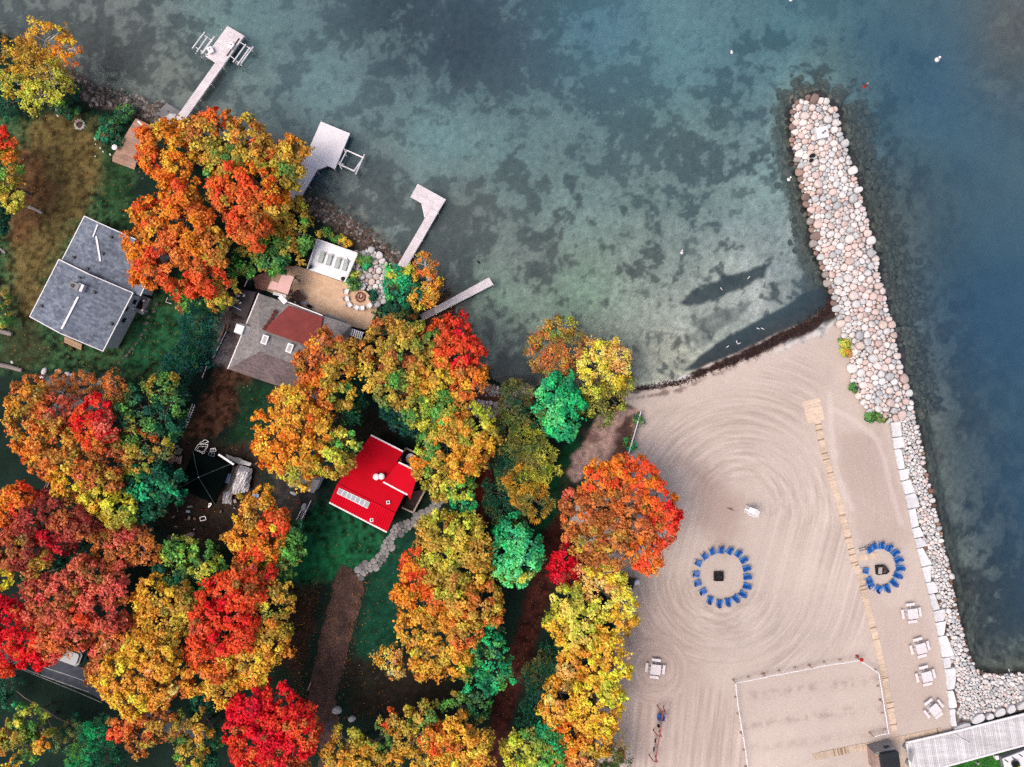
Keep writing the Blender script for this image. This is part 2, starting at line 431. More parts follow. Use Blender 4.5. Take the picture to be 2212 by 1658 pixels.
# --- land colour
land = np.zeros(GX.shape + (3,)) + L3((26, 44, 36))
land = land * (.65 + .7 * n2)[..., None]
def area(poly, c, soft=10, wobk=.5, al=1.0, jit=.35):
    global land
    xs = [p[0] for p in poly]; ys = [p[1] for p in poly]
    j0 = (PX > min(xs) - 60) & (PX < max(xs) + 60) & (PY > min(ys) - 60) & (PY < max(ys) + 60)
    if not j0.any(): return
    mm = np.zeros(GX.shape)
    mm[j0] = sstep(sd(poly, PX[j0], PY[j0]) + wob2[j0] * wobk, -soft, soft)
    land = paint(land, mm * al, c, jit)
def stripe(line, w, c, soft=5, wobk=.25, al=1.0, jit=.3):
    global land
    land = paint(land, sstep(-(pdist(line, PX, PY) + wob2 * wobk), -w - soft, -w + soft) * al, c, jit)
LAWN = [(-900, 270), (60, 250), (150, 232), (250, 262), (300, 340), (280, 450), (300, 600), (430, 660), (430, 760), (370, 830), (100, 800), (-900, 850)]
area(LAWN, (46, 76, 48), 14, .5, 1.0, .9)
area([(60, 270), (150, 236), (230, 290), (230, 380), (180, 470), (130, 520), (60, 700), (20, 640), (30, 420)], (106, 88, 52), 26, 1.6, .85, .6)
area([(40, 330), (90, 330), (120, 420), (60, 520), (20, 520)], (92, 60, 42), 20, 1.4, .7, .6)
area([(215, 300), (270, 330), (290, 420), (230, 440), (215, 370)], (34, 66, 38), 14, 1, .8)
area([(310, 660), (400, 680), (430, 740), (380, 800), (260, 800), (290, 720)], (26, 76, 48), 16, .8, .9, .8)
area([(0, 700), (70, 700), (110, 760), (60, 800), (0, 790)], (58, 62, 40), 16, 1, .8)
area([(484, 770), (540, 800), (545, 860), (480, 940), (400, 956), (420, 890), (460, 830)], (88, 58, 44), 14, 1.0, .95, .8)
area([(505, 820), (610, 845), (600, 900), (560, 960), (480, 960), (520, 890)], (26, 58, 38), 12, .6)
area([(340, 960), (420, 950), (560, 965), (560, 1060), (640, 1150), (560, 1175), (420, 1180), (350, 1130)], (58, 48, 42), 14, .9)
area([(640, 1090), (720, 1085), (850, 1160), (860, 1190), (780, 1230), (740, 1240), (690, 1260), (620, 1320), (600, 1240)], (24, 82, 52), 14, .5, 1.0, .8)
area([(655, 1180), (740, 1170), (760, 1210), (700, 1250), (640, 1240)], (30, 104, 62), 18, .6, .8)
area([(800, 1240), (880, 1130), (900, 1180), (880, 1280), (860, 1400), (800, 1500), (760, 1500), (775, 1350)], (20, 66, 48), 12, .5)
area([(640, 1100), (600, 1180), (640, 1000), (690, 1010)], (20, 66, 46), 10, .4)
area([(620, 1270), (690, 1260), (680, 1340), (650, 1480), (590, 1420)], (60, 44, 34), 16, 1.2, .9)
area([(770, 880), (850, 900), (860, 960), (800, 960), (740, 950)], (34, 34, 28), 14, .8)
area([(740, 1420), (900, 1430), (1000, 1490), (960, 1560), (760, 1540)], (42, 34, 28), 18, 1, .9)
for line, w_ in (([(1090, 895), (1066, 975), (1050, 1040), (1040, 1112)], 20), ([(1204, 1120), (1180, 1240), (1150, 1330), (1118, 1440), (1090, 1530), (1060, 1640)], 24)):
    stripe(line, w_, (66, 32, 28), 8, .6, .95, .6)
stripe([(1052, 1020), (1042, 1070)], 12, (124, 44, 40), 8, .6, .7)
area([(1235, 940), (1262, 965), (1235, 1030), (1200, 1120), (1150, 1160), (1170, 1080), (1200, 1010)], (20, 72, 46), 10, .6)
area([(1212, 1010), (1240, 1000), (1240, 1060), (1200, 1120)], (62, 58, 42), 10, .9, .6)
area([(1236, 985), (1262, 955), (1300, 890), (1345, 880), (1385, 885), (1360, 975), (1300, 1000), (1240, 1045), (1228, 1020)], (176, 146, 138), 6, .5)
area([(1332, 940), (1350, 905), (1372, 895), (1362, 985), (1318, 990)], (62, 40, 38), 8, .8, .85)
area([(1262, 935), (1300, 925), (1300, 950), (1270, 965)], (88, 52, 50), 8, 1.4, .6)
area([(1020, 845), (1060, 835), (1110, 840), (1150, 835), (1150, 870), (1100, 900), (1060, 920), (1010, 890)], (106, 72, 62), 6, .8)
stripe([(1045, 836), (1080, 845), (1120, 846), (1150, 838)], 5, (196, 180, 174), 4, .4, .9)
area([(460, 640), (560, 630), (560, 700), (495, 800), (462, 780)], (128, 112, 110), 6, .3)
area([(465, 730), (500, 720), (490, 780), (470, 790)], (168, 158, 156), 8, .6, .8)
area([(500, 640), (545, 640), (540, 690), (500, 690)], (62, 48, 46), 6, .5, .9)
area([(590, 1000), (690, 1010), (680, 1080), (640, 1150), (600, 1120)], (74, 68, 68), 10, .8, .8)
area([(95, 815), (240, 815), (260, 850), (220, 890), (120, 880)], (128, 124, 126), 10, .8, .8)
area([(830, 545), (860, 590), (880, 640), (850, 680), (820, 640), (760, 600), (770, 540), (700, 500), (680, 450)], (70, 62, 54), 10, .8)
area([(940, 600), (985, 660), (985, 700), (930, 700), (900, 660)], (74, 48, 38), 8, .8)
area([(1900, 1690), (2030, 1659), (2212, 1609), (2600, 1500), (2700, 2300), (1900, 2300)], (52, 112, 46), 3, .1)
# left shore stones and the garden margin
for line in ([(130, 150), (160, 178), (205, 212), (260, 230), (340, 250)], [(660, 430), (710, 455), (770, 500), (840, 555), (862, 580)]):
    stripe(line, 16, (92, 80, 72), 8, .9, .95, .6)
# beach
SDBE = sd(BEACH, PX, PY)
bm = sstep(SDBE + wob2 * .12, -4, 4)
tone = fbm(GX * .07, GY * .07, 61, 3)
sand = L3((200, 184, 174)) * (.76 + .44 * tone)[..., None] * (.95 + .1 * n3)[..., None]
for poly, al, soft in (([(1480, 1000), (1540, 1010), (1600, 1080), (1600, 1130), (1560, 1200), (1500, 1130)], .55, 30), ([(1400, 980), (1500, 900), (1720, 820), (1800, 800), (1760, 900), (1560, 960), (1450, 1010)], .12, 40), ([(1350, 1290), (1480, 1270), (1540, 1500), (1600, 1660), (1330, 1660)], .34, 50),
                  ([(1800, 930), (1900, 930), (1960, 1100), (1970, 1180), (1860, 1170), (1820, 1050)], .3, 20), ([(1880, 1280), (2020, 1350), (2050, 1560), (1920, 1570)], .2, 25)):
    mm = sstep(sd(poly, PX, PY) + wob2 * 1.1, -soft, soft)[..., None] * al
    sand = sand * (1 - mm) + L3((158, 132, 124)) * mm
for line, w_ in (([(1792, 850), (1795, 900), (1800, 970), (1808, 1020), (1822, 1060), (1842, 1100)], 5), ([(1800, 885), (1830, 900), (1862, 922), (1895, 950), (1912, 1000), (1926, 1060), (1945, 1130)], 5),
              ([(1862, 850), (1870, 900), (1880, 960)], 1.2)):
    mm = sstep(-(pdist(line, PX, PY) + wob2 * .15), -w_ - 4, -w_ + 3)[..., None] * (.32 if w_ > 2 else -.25)
    sand = sand * (1 - mm) + L3((226, 212, 206)) * mm
# trodden rows inside the roped court
court = sstep(sd([(1590, 1478), (1850, 1430), (1900, 1460), (1918, 1590), (1760, 1640), (1620, 1700)], PX, PY), -6, 10)
rowv = (PY + (PX - 1750) * .13)
rows = np.zeros(GX.shape)
for r0, am in ((1487, 1), (1548, 1), (1602, .6)):
    rows = np.maximum(rows, np.exp(-((rowv - r0) / 11) ** 2) * am)
mm = (court * rows * sstep(n3 * .6 + n2 * .4, .40, .66) * .45)[..., None]
sand = sand * (1 - mm) + L3((132, 112, 104)) * mm
land = land * (1 - bm[..., None]) + sand * bm[..., None]
# wrack line and pale gravel behind it
wd = pdist(WRACK, PX, PY)
side = SDS
grow = sstep(PX, 1380, 1760)
m = sstep(-(np.abs(side - 7 - grow * 8) + wob2 * .4), -(5 + grow * 15), -(1 + grow * 9)) * (wd < 60) * (PX < 1810)
land = paint(land, m * .97, (42, 28, 28), .7)
m = sstep(-(np.abs(side - 24 - grow * 6) + wob2 * .5), -5, 0) * (wd < 60) * (1 - grow * .9)
land = paint(land, m * .7, (92, 66, 60), .6)
m = sstep(-(np.abs(side - 34) + wob2 * .5), -10, -3) * (wd < 80) * sstep(PX, 1640, 1720)
land = paint(land, m * .8, (186, 184, 184), .5)
m = sstep(sd([(1380, 840), (1420, 822), (1480, 808), (1500, 812), (1440, 834)], PX, PY) + wob2 * .3, -3, 3)
land = paint(land, m * .7, (206, 200, 200), .3)
m = sstep(sd([(1360, 846), (1375, 832), (1400, 832), (1400, 842), (1372, 850)], PX, PY) + wob2 * .3, -3, 3)
land = paint(land, m * .8, (48, 42, 44), .4)
# breakwater core
land = paint(land, sstep(SDB, -2, 10), (128, 118, 114), .5)
rip = sstep(sd(SEA + [(2212, 1534), (2400, 1490), (2400, 1440), (2208, 1452), (2135, 1454), (2105, 1442), (2087, 1396), (2066, 1314), (2041, 1193), (2012, 1070), (1988, 940), (1975, 904)], PX, PY), -4, 4)
land = paint(land, rip, (110, 104, 100), .5)

mix = sstep(SDL, -2.5, 2.5)[..., None]
col = np.clip(bed * (1 - mix) + land * mix, .004, .85)
# --- rake marks: a distance along the pass and an angle, per vertex
def capsule(ax, ay, bx, by):
    vx, vy = bx - ax, by - ay
    t = np.clip(((PX - ax) * vx + (PY - ay) * vy) / (vx * vx + vy * vy), 0, 1)
    qx, qy = PX - ax - t * vx, PY - ay - t * vy
    return np.hypot(qx, qy), np.arctan2(qy, qx)
d1, t1 = capsule(1600, 1100, 1560, 1250)
d2, t2 = capsule(1416, 1445, 1416, 1449)
w2 = sstep(-d2, -85, -60)
low = sstep(PY + (PX - 1500) * .25, 1440, 1500) * (PX < 1620)
rkd = d1 / S; rkt = t1 * 5
rkd = np.where(w2 > .5, d2 / S + 50, rkd); rkt = np.where(w2 > .5, t2 * 1.5, rkt)
sel = (low > .5) & (w2 <= .5)
rkd = np.where(sel, (PX + .12 * (PY - 1500)) / S + 90, rkd); rkt = np.where(sel, PY / S * .25, rkt)
rka = (1 - np.abs(w2 - .5) * 2 < .9) * (1 - (1 - np.abs(low - .5) * 2) * (w2 <= .5)) * sstep(SDBE, 4, 30) * (1 - court) * (1 - .85 * sstep(PX - .24 * (PY - 900), 1765, 1790))
rka = rka * np.where(d1 < 62, .25, 1) * (1 - sstep(d1, 430, 560) * (low < .5) * .6)
rka = rka * (.45 + .75 * sstep(fbm(GX * .13, GY * .13, 77, 3), .36, .6))
beachmask = bm * mix[..., 0] * sstep(wd, 40, 60)

me = bpy.data.meshes.new('ground')
def grid_mesh(name, X, Y, Z, facemask=None):
    ny, nx = X.shape
    idx = np.arange(nx * ny).reshape(ny, nx)
    q = np.stack([idx[:-1, :-1], idx[:-1, 1:], idx[1:, 1:], idx[1:, :-1]], -1)
    q = q[facemask] if facemask is not None else q.reshape(-1, 4)
    q = q.reshape(-1, 4)
    used, inv = np.unique(q, return_inverse=True)
    inv = inv.reshape(-1)
    co = np.stack([X.ravel()[used], Y.ravel()[used], Z.ravel()[used]], 1).astype(np.float32)
    me = bpy.data.meshes.new(name)
    me.vertices.add(len(used)); me.vertices.foreach_set('co', co.ravel())
    me.loops.add(len(q) * 4); me.loops.foreach_set('vertex_index', inv.astype(np.int32))
    me.polygons.add(len(q)); me.polygons.foreach_set('loop_start', np.arange(0, len(q) * 4, 4, dtype=np.int32))
    me.update(calc_edges=True)
    me.shade_smooth()
    return me, used
def put(me, name, typ, arr, used):
    at = me.attributes.new(name, typ, 'POINT')
    if typ == 'FLOAT_COLOR':
        v = np.ones((len(used), 4), np.float32); v[:, :3] = arr.reshape(-1, 3)[used]
        at.data.foreach_set('color', v.ravel())
    else:
        at.data.foreach_set('value', arr.ravel()[used].astype(np.float32))

def ground_mat():
    m, nt, b, out = base_mat('ground')
    at = nn(nt, 'ShaderNodeAttribute', attribute_name='Col')
    tc = nn(nt, 'ShaderNodeTexCoord'); vec = tc.outputs['Object']
    gr = nn(nt, 'ShaderNodeAttribute', attribute_name='grit').outputs['Fac']
    k0 = mixc(nt, ramp(nt, noise(nt, vec, 5, 4, .7), .3, .7, (.62,) * 3, (1.3,) * 3), ramp(nt, noise(nt, vec, 14, 2, .6), .35, .68, (.72,) * 3, (1.22,) * 3))
    c = mixc(nt, at.outputs['Color'], k0, gr)
    A = {k: nn(nt, 'ShaderNodeAttribute', attribute_name=k).outputs['Fac'] for k in ('rkd', 'rkt', 'rka')}
    cm = nn(nt, 'ShaderNodeCombineXYZ')
    mu = nn(nt, 'ShaderNodeMath', operation='MULTIPLY'); nt.links.new(A['rkd'], mu.inputs[0]); mu.inputs[1].default_value = 2.0
    nt.links.new(mu.outputs[0], cm.inputs[0])
    mu2 = nn(nt, 'ShaderNodeMath', operation='MULTIPLY'); nt.links.new(A['rkt'], mu2.inputs[0]); mu2.inputs[1].default_value = .33
    nt.links.new(mu2.outputs[0], cm.inputs[1])
    st = noise(nt, cm.outputs[0], 1.0, 4, .68)
    k = ramp(nt, st, .36, .64, (.82, .80, .79), (1.11, 1.12, 1.13))
    c = mixc(nt, c, mixc(nt, c, k), A['rka'], 'MIX')
    nt.links.new(c, b.inputs['Base Color'])
    b.inputs['Roughness'].default_value = .95; b.inputs['Specular IOR Level'].default_value = .1
    bp = nn(nt, 'ShaderNodeBump'); bp.inputs['Strength'].default_value = .35; bp.inputs['Distance'].default_value = .06
    nt.links.new(noise(nt, vec, 6, 4, .65), bp.inputs['Height'])
    nt.links.new(bp.outputs[0], b.inputs['Normal'])
    return m
m_ground = ground_mat()
cx = lambda A: (A[:-1, :-1] + A[1:, 1:]) / 2
fb = (cx(SDL) > 0) & (cx(SDBE) > -2) & (cx(SDB) < 0)
for nm, fm in (('ground', ~fb), ('beach', fb)):
    me, used = grid_mesh(nm, GX, GY, GZ, fm)
    put(me, 'Col', 'FLOAT_COLOR', col, used)
    for k, v in (('rkd', rkd), ('rkt', rkt), ('rka', rka * beachmask), ('grit', np.where(mix[..., 0] > .5, 1 - .72 * bm, .7))): put(me, k, 'FLOAT', v, used)
    me.materials.append(m_ground)
    o = bpy.data.objects.new(nm, me); COL.objects.link(o); tag(o, kind='structure')

# ---------------------------------------------------------------- water
wx = axis(-58, 58, .5, 420); wy = axis(-44, 44, .5, 420)
WX, WY = np.meshgrid(wx, wy)
wpx = CX + WX * S / (1 - WZ / CAMH); wpy = CY - WY * S / (1 - WZ / CAMH)
wdep = idw(DEPTH, wpx, wpy)[..., 0]
wdep = np.minimum(wdep, .05 + np.maximum(0, -sd(SHORE, wpx, wpy)) * (.03 - .012 * sstep(wpx, 1900, 1960) - .012 * sstep(wpx, 1640, 1720) * (1 - sstep(wpx, 1860, 1960)) * (1 - sstep(wpy, 480, 620))))
tint = idw([(300, 150, 96, 108, 110), (550, 60, 92, 128, 136), (700, 190, 92, 128, 138), (1000, 100, 48, 72, 90), (860, 60, 50, 74, 90), (950, 290, 96, 134, 142), (1300, 60, 74, 118, 136), (1500, 90, 86, 128, 142), (1500, 300, 84, 116, 122), (1000, 450, 98, 116, 116), (1700, 60, 70, 112, 128),
            (1300, 600, 100, 122, 116), (2000, 200, 50, 88, 114), (2100, 700, 44, 80, 108), (2100, 1100, 44, 78, 104), (2050, 1300, 46, 70, 86), (2200, 60, 92, 104, 108), (1880, 480, 60, 80, 92), (1860, 120, 56, 94, 116), (1780, 140, 84, 112, 118)], wpx, wpy, 2.2)
tint = ((tint / 255 + .055) / 1.055) ** 2.4 / KEXP
murk = 1 - np.exp(-wdep * .32)
me, used = grid_mesh('water', WX, WY, np.full(WX.shape, WZ))
put(me, 'Col', 'FLOAT_COLOR', tint, used); put(me, 'murk', 'FLOAT', murk, used)
def water_mat():
    m, nt, b, out = base_mat('lake water')
    nt.nodes.remove(b)
    at = nn(nt, 'ShaderNodeAttribute', attribute_name='Col'); mk = nn(nt, 'ShaderNodeAttribute', attribute_name='murk')
    tc = nn(nt, 'ShaderNodeTexCoord'); vec = tc.outputs['Object']
    df = nn(nt, 'ShaderNodeBsdfDiffuse')
    nt.links.new(mixc(nt, at.outputs['Color'], ramp(nt, noise(nt, vec, .1, 6, .66), .3, .7, (.78, .84, .88), (1.22, 1.16, 1.12))), df.inputs[0])
    tr = nn(nt, 'ShaderNodeBsdfTransparent'); tr.inputs[0].default_value = (.93, .98, .98, 1)
    mx = nn(nt, 'ShaderNodeMixShader'); nt.links.new(mk.outputs['Fac'], mx.inputs[0])
    nt.links.new(tr.outputs[0], mx.inputs[1]); nt.links.new(df.outputs[0], mx.inputs[2])
    gl = nn(nt, 'ShaderNodeBsdfGlossy'); gl.inputs['Roughness'].default_value = .05
    bp = nn(nt, 'ShaderNodeBump'); bp.inputs['Strength'].default_value = .15; bp.inputs['Distance'].default_value = .05
    mp = nn(nt, 'ShaderNodeMapping'); nt.links.new(vec, mp.inputs[0]); mp.inputs['Rotation'].default_value = (0, 0, .5); mp.inputs['Scale'].default_value = (1, 2.4, 1)
    nt.links.new(noise(nt, mp.outputs[0], 1.3, 4, .6), bp.inputs['Height']); nt.links.new(bp.outputs[0], gl.inputs['Normal'])
    bp2 = nn(nt, 'ShaderNodeBump'); bp2.inputs['Strength'].default_value = .5; bp2.inputs['Distance'].default_value = .12
    nt.links.new(noise(nt, mp.outputs[0], 2.6, 4, .7), bp2.inputs['Height']); nt.links.new(bp2.outputs[0], df.inputs['Normal'])
    fr = nn(nt, 'ShaderNodeFresnel'); fr.inputs[0].default_value = 1.33; nt.links.new(bp.outputs[0], fr.inputs['Normal'])
    m2 = nn(nt, 'ShaderNodeMixShader'); nt.links.new(fr.outputs[0], m2.inputs[0])
    nt.links.new(mx.outputs[0], m2.inputs[1]); nt.links.new(gl.outputs[0], m2.inputs[2])
    nt.links.new(m2.outputs[0], out.inputs['Surface'])
    return m
me.materials.append(water_mat())
water = bpy.data.objects.new('water', me); COL.objects.link(water); tag(water, kind='structure')

# ---------------------------------------------------------------- light, sky, camera
w = bpy.data.worlds.new('World'); SC.world = w; w.use_nodes = True
nt = w.node_tree
bg = nt.nodes.get('Background') or nt.nodes.new('ShaderNodeBackground')
sky = nt.nodes.new('ShaderNodeTexSky'); sky.sky_type = 'NISHITA'; sky.sun_disc = False
SUN_EL = 63; SUN_AZ = -108
sky.sun_elevation = R(SUN_EL); sky.sun_rotation = R(SUN_AZ); sky.dust_density = 6; sky.air_density = 1.0; sky.ozone_density = 1.0
nt.links.new(sky.outputs[0], bg.inputs[0]); bg.inputs[1].default_value = .15
sun = bpy.data.lights.new('sun', 'SUN'); sun.energy = 1.25; sun.angle = R(36); sun.color = (1, .93, .86)
so = bpy.data.objects.new('sun', sun); COL.objects.link(so)
az = R(SUN_AZ)
dv = Vector((-math.sin(az) * math.cos(R(SUN_EL)), -math.cos(az) * math.cos(R(SUN_EL)), -math.sin(R(SUN_EL))))
so.rotation_euler = dv.to_track_quat('-Z', 'Y').to_euler(); so.location = (0, 0, 60)
cam = bpy.data.cameras.new('camera'); co = bpy.data.objects.new('camera', cam); COL.objects.link(co)
co.location = (0, 0, CAMH); cam.sensor_fit = 'HORIZONTAL'; cam.angle = 2 * math.atan(2212 / 2 / S / CAMH); cam.clip_end = 2000
SC.camera = co
SC.view_settings.view_transform = 'Standard'; SC.view_settings.look = 'None'; SC.view_settings.gamma = 1; SC.view_settings.exposure = .42
SC.render.engine = 'CYCLES'
SC.cycles.use_denoising = False
SC.cycles.max_bounces = 6; SC.cycles.diffuse_bounces = 3; SC.cycles.transparent_max_bounces = 8; SC.cycles.caustics_reflective = False; SC.cycles.caustics_refractive = False
# ---------------------------------------------------------------- trees
LC = {'O': (236, 128, 40), 'RO': (240, 84, 44), 'R': (222, 26, 40), 'DR': (148, 62, 52), 'PK': (204, 98, 78), 'Y': (240, 186, 60), 'YO': (226, 156, 56),
      'OL': (174, 144, 60), 'G': (88, 140, 66), 'DG': (30, 84, 62), 'E': (44, 160, 104), 'LG': (96, 204, 126), 'BR': (172, 106, 56), 'YG': (178, 178, 68),
      'T': (34, 92, 82), 'GO': (208, 156, 54), 'PY': (226, 196, 92), 'BO': (206, 116, 54), 'CR': (196, 20, 44), 'CO': (120, 122, 66), 'PO': (232, 172, 104)}
STY = {  # clump radius, clumps per m2, leaves per clump, leaf length, leaf width, droop/flatten, gappiness
 'maple': (.5, 1.7, 58, .28, .22, .6, .24), 'birch': (.5, 1.7, 40, .22, .15, .7, .3), 'conifer': (.42, 2.2, 34, .44, .07, 1.0, .12),
 'bush': (.36, 2.2, 30, .18, .14, .85, .15), 'open': (.48, 1.35, 50, .26, .2, .6, .34)}
class Leaves:
    def __init__(s): s.p = []; s.n = []; s.c = []; s.l = []; s.w = []
LEAF_TOTAL = [0]
def leaf_mesh(name, P_, N_, C_, Ls, Ws, rng):
    n = len(P_)
    LEAF_TOTAL[0] += n
    r = rng.normal(size=(n, 3))
    t1 = np.cross(N_, r); t1 /= np.linalg.norm(t1, axis=1)[:, None] + 1e-9
    t2 = np.cross(N_, t1)
    a = t1 * (Ls / 2)[:, None]; b = t2 * (Ws / 2)[:, None]
    lift = N_ * (Ls * .12)[:, None]
    V = np.empty((n, 4, 3), np.float32)
    V[:, 0] = P_ - a - lift; V[:, 1] = P_ + b * 1.0 - a * .1 + lift; V[:, 2] = P_ + a - lift; V[:, 3] = P_ - b * 1.0 - a * .1 + lift
    me = bpy.data.meshes.new(name)
    me.vertices.add(n * 4); me.vertices.foreach_set('co', V.ravel())
    me.loops.add(n * 4); me.loops.foreach_set('vertex_index', np.arange(n * 4, dtype=np.int32))
    me.polygons.add(n); me.polygons.foreach_set('loop_start', np.arange(0, n * 4, 4, dtype=np.int32))
    me.update(calc_edges=True)
    at = me.attributes.new('Col', 'FLOAT_COLOR', 'FACE')
    v = np.ones((n, 4), np.float32); v[:, :3] = C_
    at.data.foreach_set('color', v.ravel())
    me.materials.append(m_leaf)
    return me
TREE_N = [0]
LEAFB = 1.75
def tree(label, H, lobes, style='maple', name='maple_tree', cat='tree', group=None, bark=None, show_limbs=0, squash=.74, base=None, dens=1.0):
    """lobes: (px, py, radius in plan units, colour key[, second colour key])"""
    TREE_N[0] += 1
    if H > 5: H = H * .76
    rng = np.random.default_rng(1000 + TREE_N[0]); rn = random.Random(TREE_N[0])
    rc, cd, nl, ll, lw, fl, gap = STY[style]
    L = []
    for lo in lobes:
        Rm = lo[2] / S * (1 - H * .8 / CAMH)
        rz = Rm * squash
        zc = max(H - rz - rn.uniform(0, .1) * H, rz * .75 + .1)
        L.append((P(lo[0], lo[1], zc + rz * .25), Rm, rz, LC[lo[3]], LC[lo[4]] if len(lo) > 4 else LC[lo[3]]))
        L[-1][0].z = zc
    sw = sum(l[1] ** 2 for l in L)
    cen = sum((l[0] * (l[1] ** 2) for l in L), Vector()) / sw
    b = Vector((cen.x, cen.y, 0)) if base is None else P(base[0], base[1], 0)
    root = thing(name, label, cat, b, 0, group)
    AP = []; AN = []; AC = []; AL = []; AW = []
    for i, (c, Rm, rz, c1, c2) in enumerate(L):
        cc = np.array(c)
        n = max(10, int(cd * dens * (2.6 * math.pi * Rm * Rm) + 6))
        z = rng.uniform(-.55, 1, n) ; ph = rng.uniform(0, 2 * math.pi, n)
        q = np.sqrt(np.clip(1 - z * z, 0, 1))
        d = np.stack([q * np.cos(ph), q * np.sin(ph), z], 1)
        k1, k2, k3 = rng.uniform(0, 6.28, 3)
        lump = 1 + .13 * np.sin(3 * ph + k1) + .10 * np.sin(5 * ph + k2 + 2 * z) + .08 * np.sin(4 * z * 2 + k3)
        rad = np.where(rng.random(n) < .74, rng.uniform(.84, 1.03, n), rng.uniform(.45, .85, n)) * lump
        # gaps: drop clumps where a coarse direction field is low
        g = .5 + .5 * np.sin(d[:, 0] * 5.1 + k2) * np.sin(d[:, 1] * 4.7 + k1) + .25 * np.sin(d[:, 0] * 9 + d[:, 1] * 8 + k3)
        keep = g > gap - .08
        pos = cc + d * rad[:, None] * np.array([Rm, Rm, rz])
        for j, (c_, R_, z_, *_r) in enumerate(L):
            if j != i:
                e = (pos - np.array(c_)) / np.array([R_, R_, z_])
                keep &= (e ** 2).sum(1) > .5
        keep &= pos[:, 2] > .25
        pos = pos[keep]; d = d[keep]; n = len(pos)
        if n == 0: continue
        # colour per clump: patches of the second colour, lighter and darker clumps
        patch = .5 + .5 * np.sin(d[:, 0] * 2.6 + k1 * 2) * np.cos(d[:, 1] * 2.9 + k3) + rng.normal(0, .22, n)
        patch = np.clip((patch - .42) * 2.2, 0, 1)[:, None]
        ca = np.array(C(*c1)); cb = np.array(C(*c2))
        ccol = ca * (1 - patch) + cb * patch
        ccol = ccol * rng.lognormal(0, .2, n)[:, None]
        ccol[:, 1] *= rng.lognormal(0, .12, n)
        gsel = (rng.random(n) < .06)[:, None]
        ccol = np.where(gsel, ccol * .45 + np.array(C(104, 122, 56)) * .5, ccol)
        rcl = rc * rng.lognormal(0, .25, n) * (1 if Rm > 1.2 else .8)
        # leaves
        m = n * nl
        ci = np.repeat(np.arange(n), nl)
        nd = d * .75 + np.array([0, 0, .55]); nd /= np.linalg.norm(nd, axis=1)[:, None]
        ld = rng.normal(size=(m, 3)); ld /= np.linalg.norm(ld, axis=1)[:, None]
        ndc = nd[ci]
        dot = (ld * ndc).sum(1)
        ld = np.where((dot < -.15)[:, None], ld - 2 * dot[:, None] * ndc, ld)
        rr = rng.uniform(.5, 1.05, m) ** .6
        p = pos[ci] + ld * (rcl[ci] * rr)[:, None] * np.array([1, 1, fl])
        if style in ('maple', 'open', 'birch'):
            ns = 7
            sp = rng.normal(size=(n, ns, 3)); sp /= np.linalg.norm(sp, axis=2)[..., None]
            sp = sp + nd[:, None, :] * .55; sp /= np.linalg.norm(sp, axis=2)[..., None]
            sl = rng.uniform(.55, 1.35, (n, ns))
            si = rng.integers(0, ns, m)
            tt = rng.uniform(.15, 1.0, m) ** .8 * sl[ci, si]
            p2 = pos[ci] + sp[ci, si] * (rcl[ci] * tt)[:, None] * np.array([1, 1, .7]) + rng.normal(0, .075, (m, 3))
            p = np.where((rng.random(m) < .72)[:, None], p2, p)
        if style == 'conifer':
            nrm = np.cross(ld, rng.normal(size=(m, 3)))
        else:
            nrm = ld * .8 + ndc * .6 + rng.normal(0, .35, (m, 3))
        nrm /= np.linalg.norm(nrm, axis=1)[:, None] + 1e-9
        lc = ccol[ci] * rng.lognormal(0, .14, m)[:, None] * LEAFB
        AP.append(p); AN.append(nrm); AC.append(np.clip(lc, .003, .86))
        AL.append(ll * rng.uniform(.7, 1.3, m)); AW.append(lw * rng.uniform(.7, 1.3, m))
    AP = np.concatenate(AP); AN = np.concatenate(AN); AC = np.concatenate(AC); AL = np.concatenate(AL); AW = np.concatenate(AW)
    me = leaf_mesh('crown', AP - np.array(b), AN, AC, AL, AW, rng)
    o = bpy.data.objects.new('crown', me); COL.objects.link(o); o.parent = root
    # trunk and limbs
    t = MB()
    fork = Vector((cen.x, cen.y, max(.6, min(l[0].z for l in L) * .62))) - b
    tr = .05 + .022 * H
    mid = fork * .5 + Vector((rn.uniform(-.15, .15), rn.uniform(-.15, .15), 0))
    t.tube([(0, 0, -.1), mid, fork], tr, 7, tr * .7)
    for (c, Rm, rz, *_r) in L:
        e = c - b
        t.tube([fork, (fork + e) / 2 + Vector((0, 0, .25)), e], tr * .62, 6, .05)
        for k in range(4 + show_limbs):
            a = rn.uniform(0, 6.28); u = rn.uniform(.55, .85) + (.25 if k < show_limbs else 0)
            up = rn.uniform(.1, .7) if k >= show_limbs else rn.uniform(.35, .75)
            f = e + Vector((math.cos(a) * Rm * u * math.sqrt(1 - up * up), math.sin(a) * Rm * u * math.sqrt(1 - up * up), up * rz * u))
            m1 = e * .45 + f * .55 + Vector((rn.uniform(-.2, .2), rn.uniform(-.2, .2), .12))
            t.tube([e - Vector((0, 0, .3)), m1, f], .07 if k < show_limbs else .05, 5, .02)
            if k < show_limbs:
                for s_ in range(2):
                    g = m1 * .5 + f * .5
                    t.tube([m1 * (.6 - .3 * s_) + f * (.4 + .3 * s_), g + Vector((rn.uniform(-.6, .6), rn.uniform(-.6, .6), rn.uniform(0, .4)))], .03, 4, .012)
    t.build('trunk', bark or m_bark, root)
    return root

T = tree
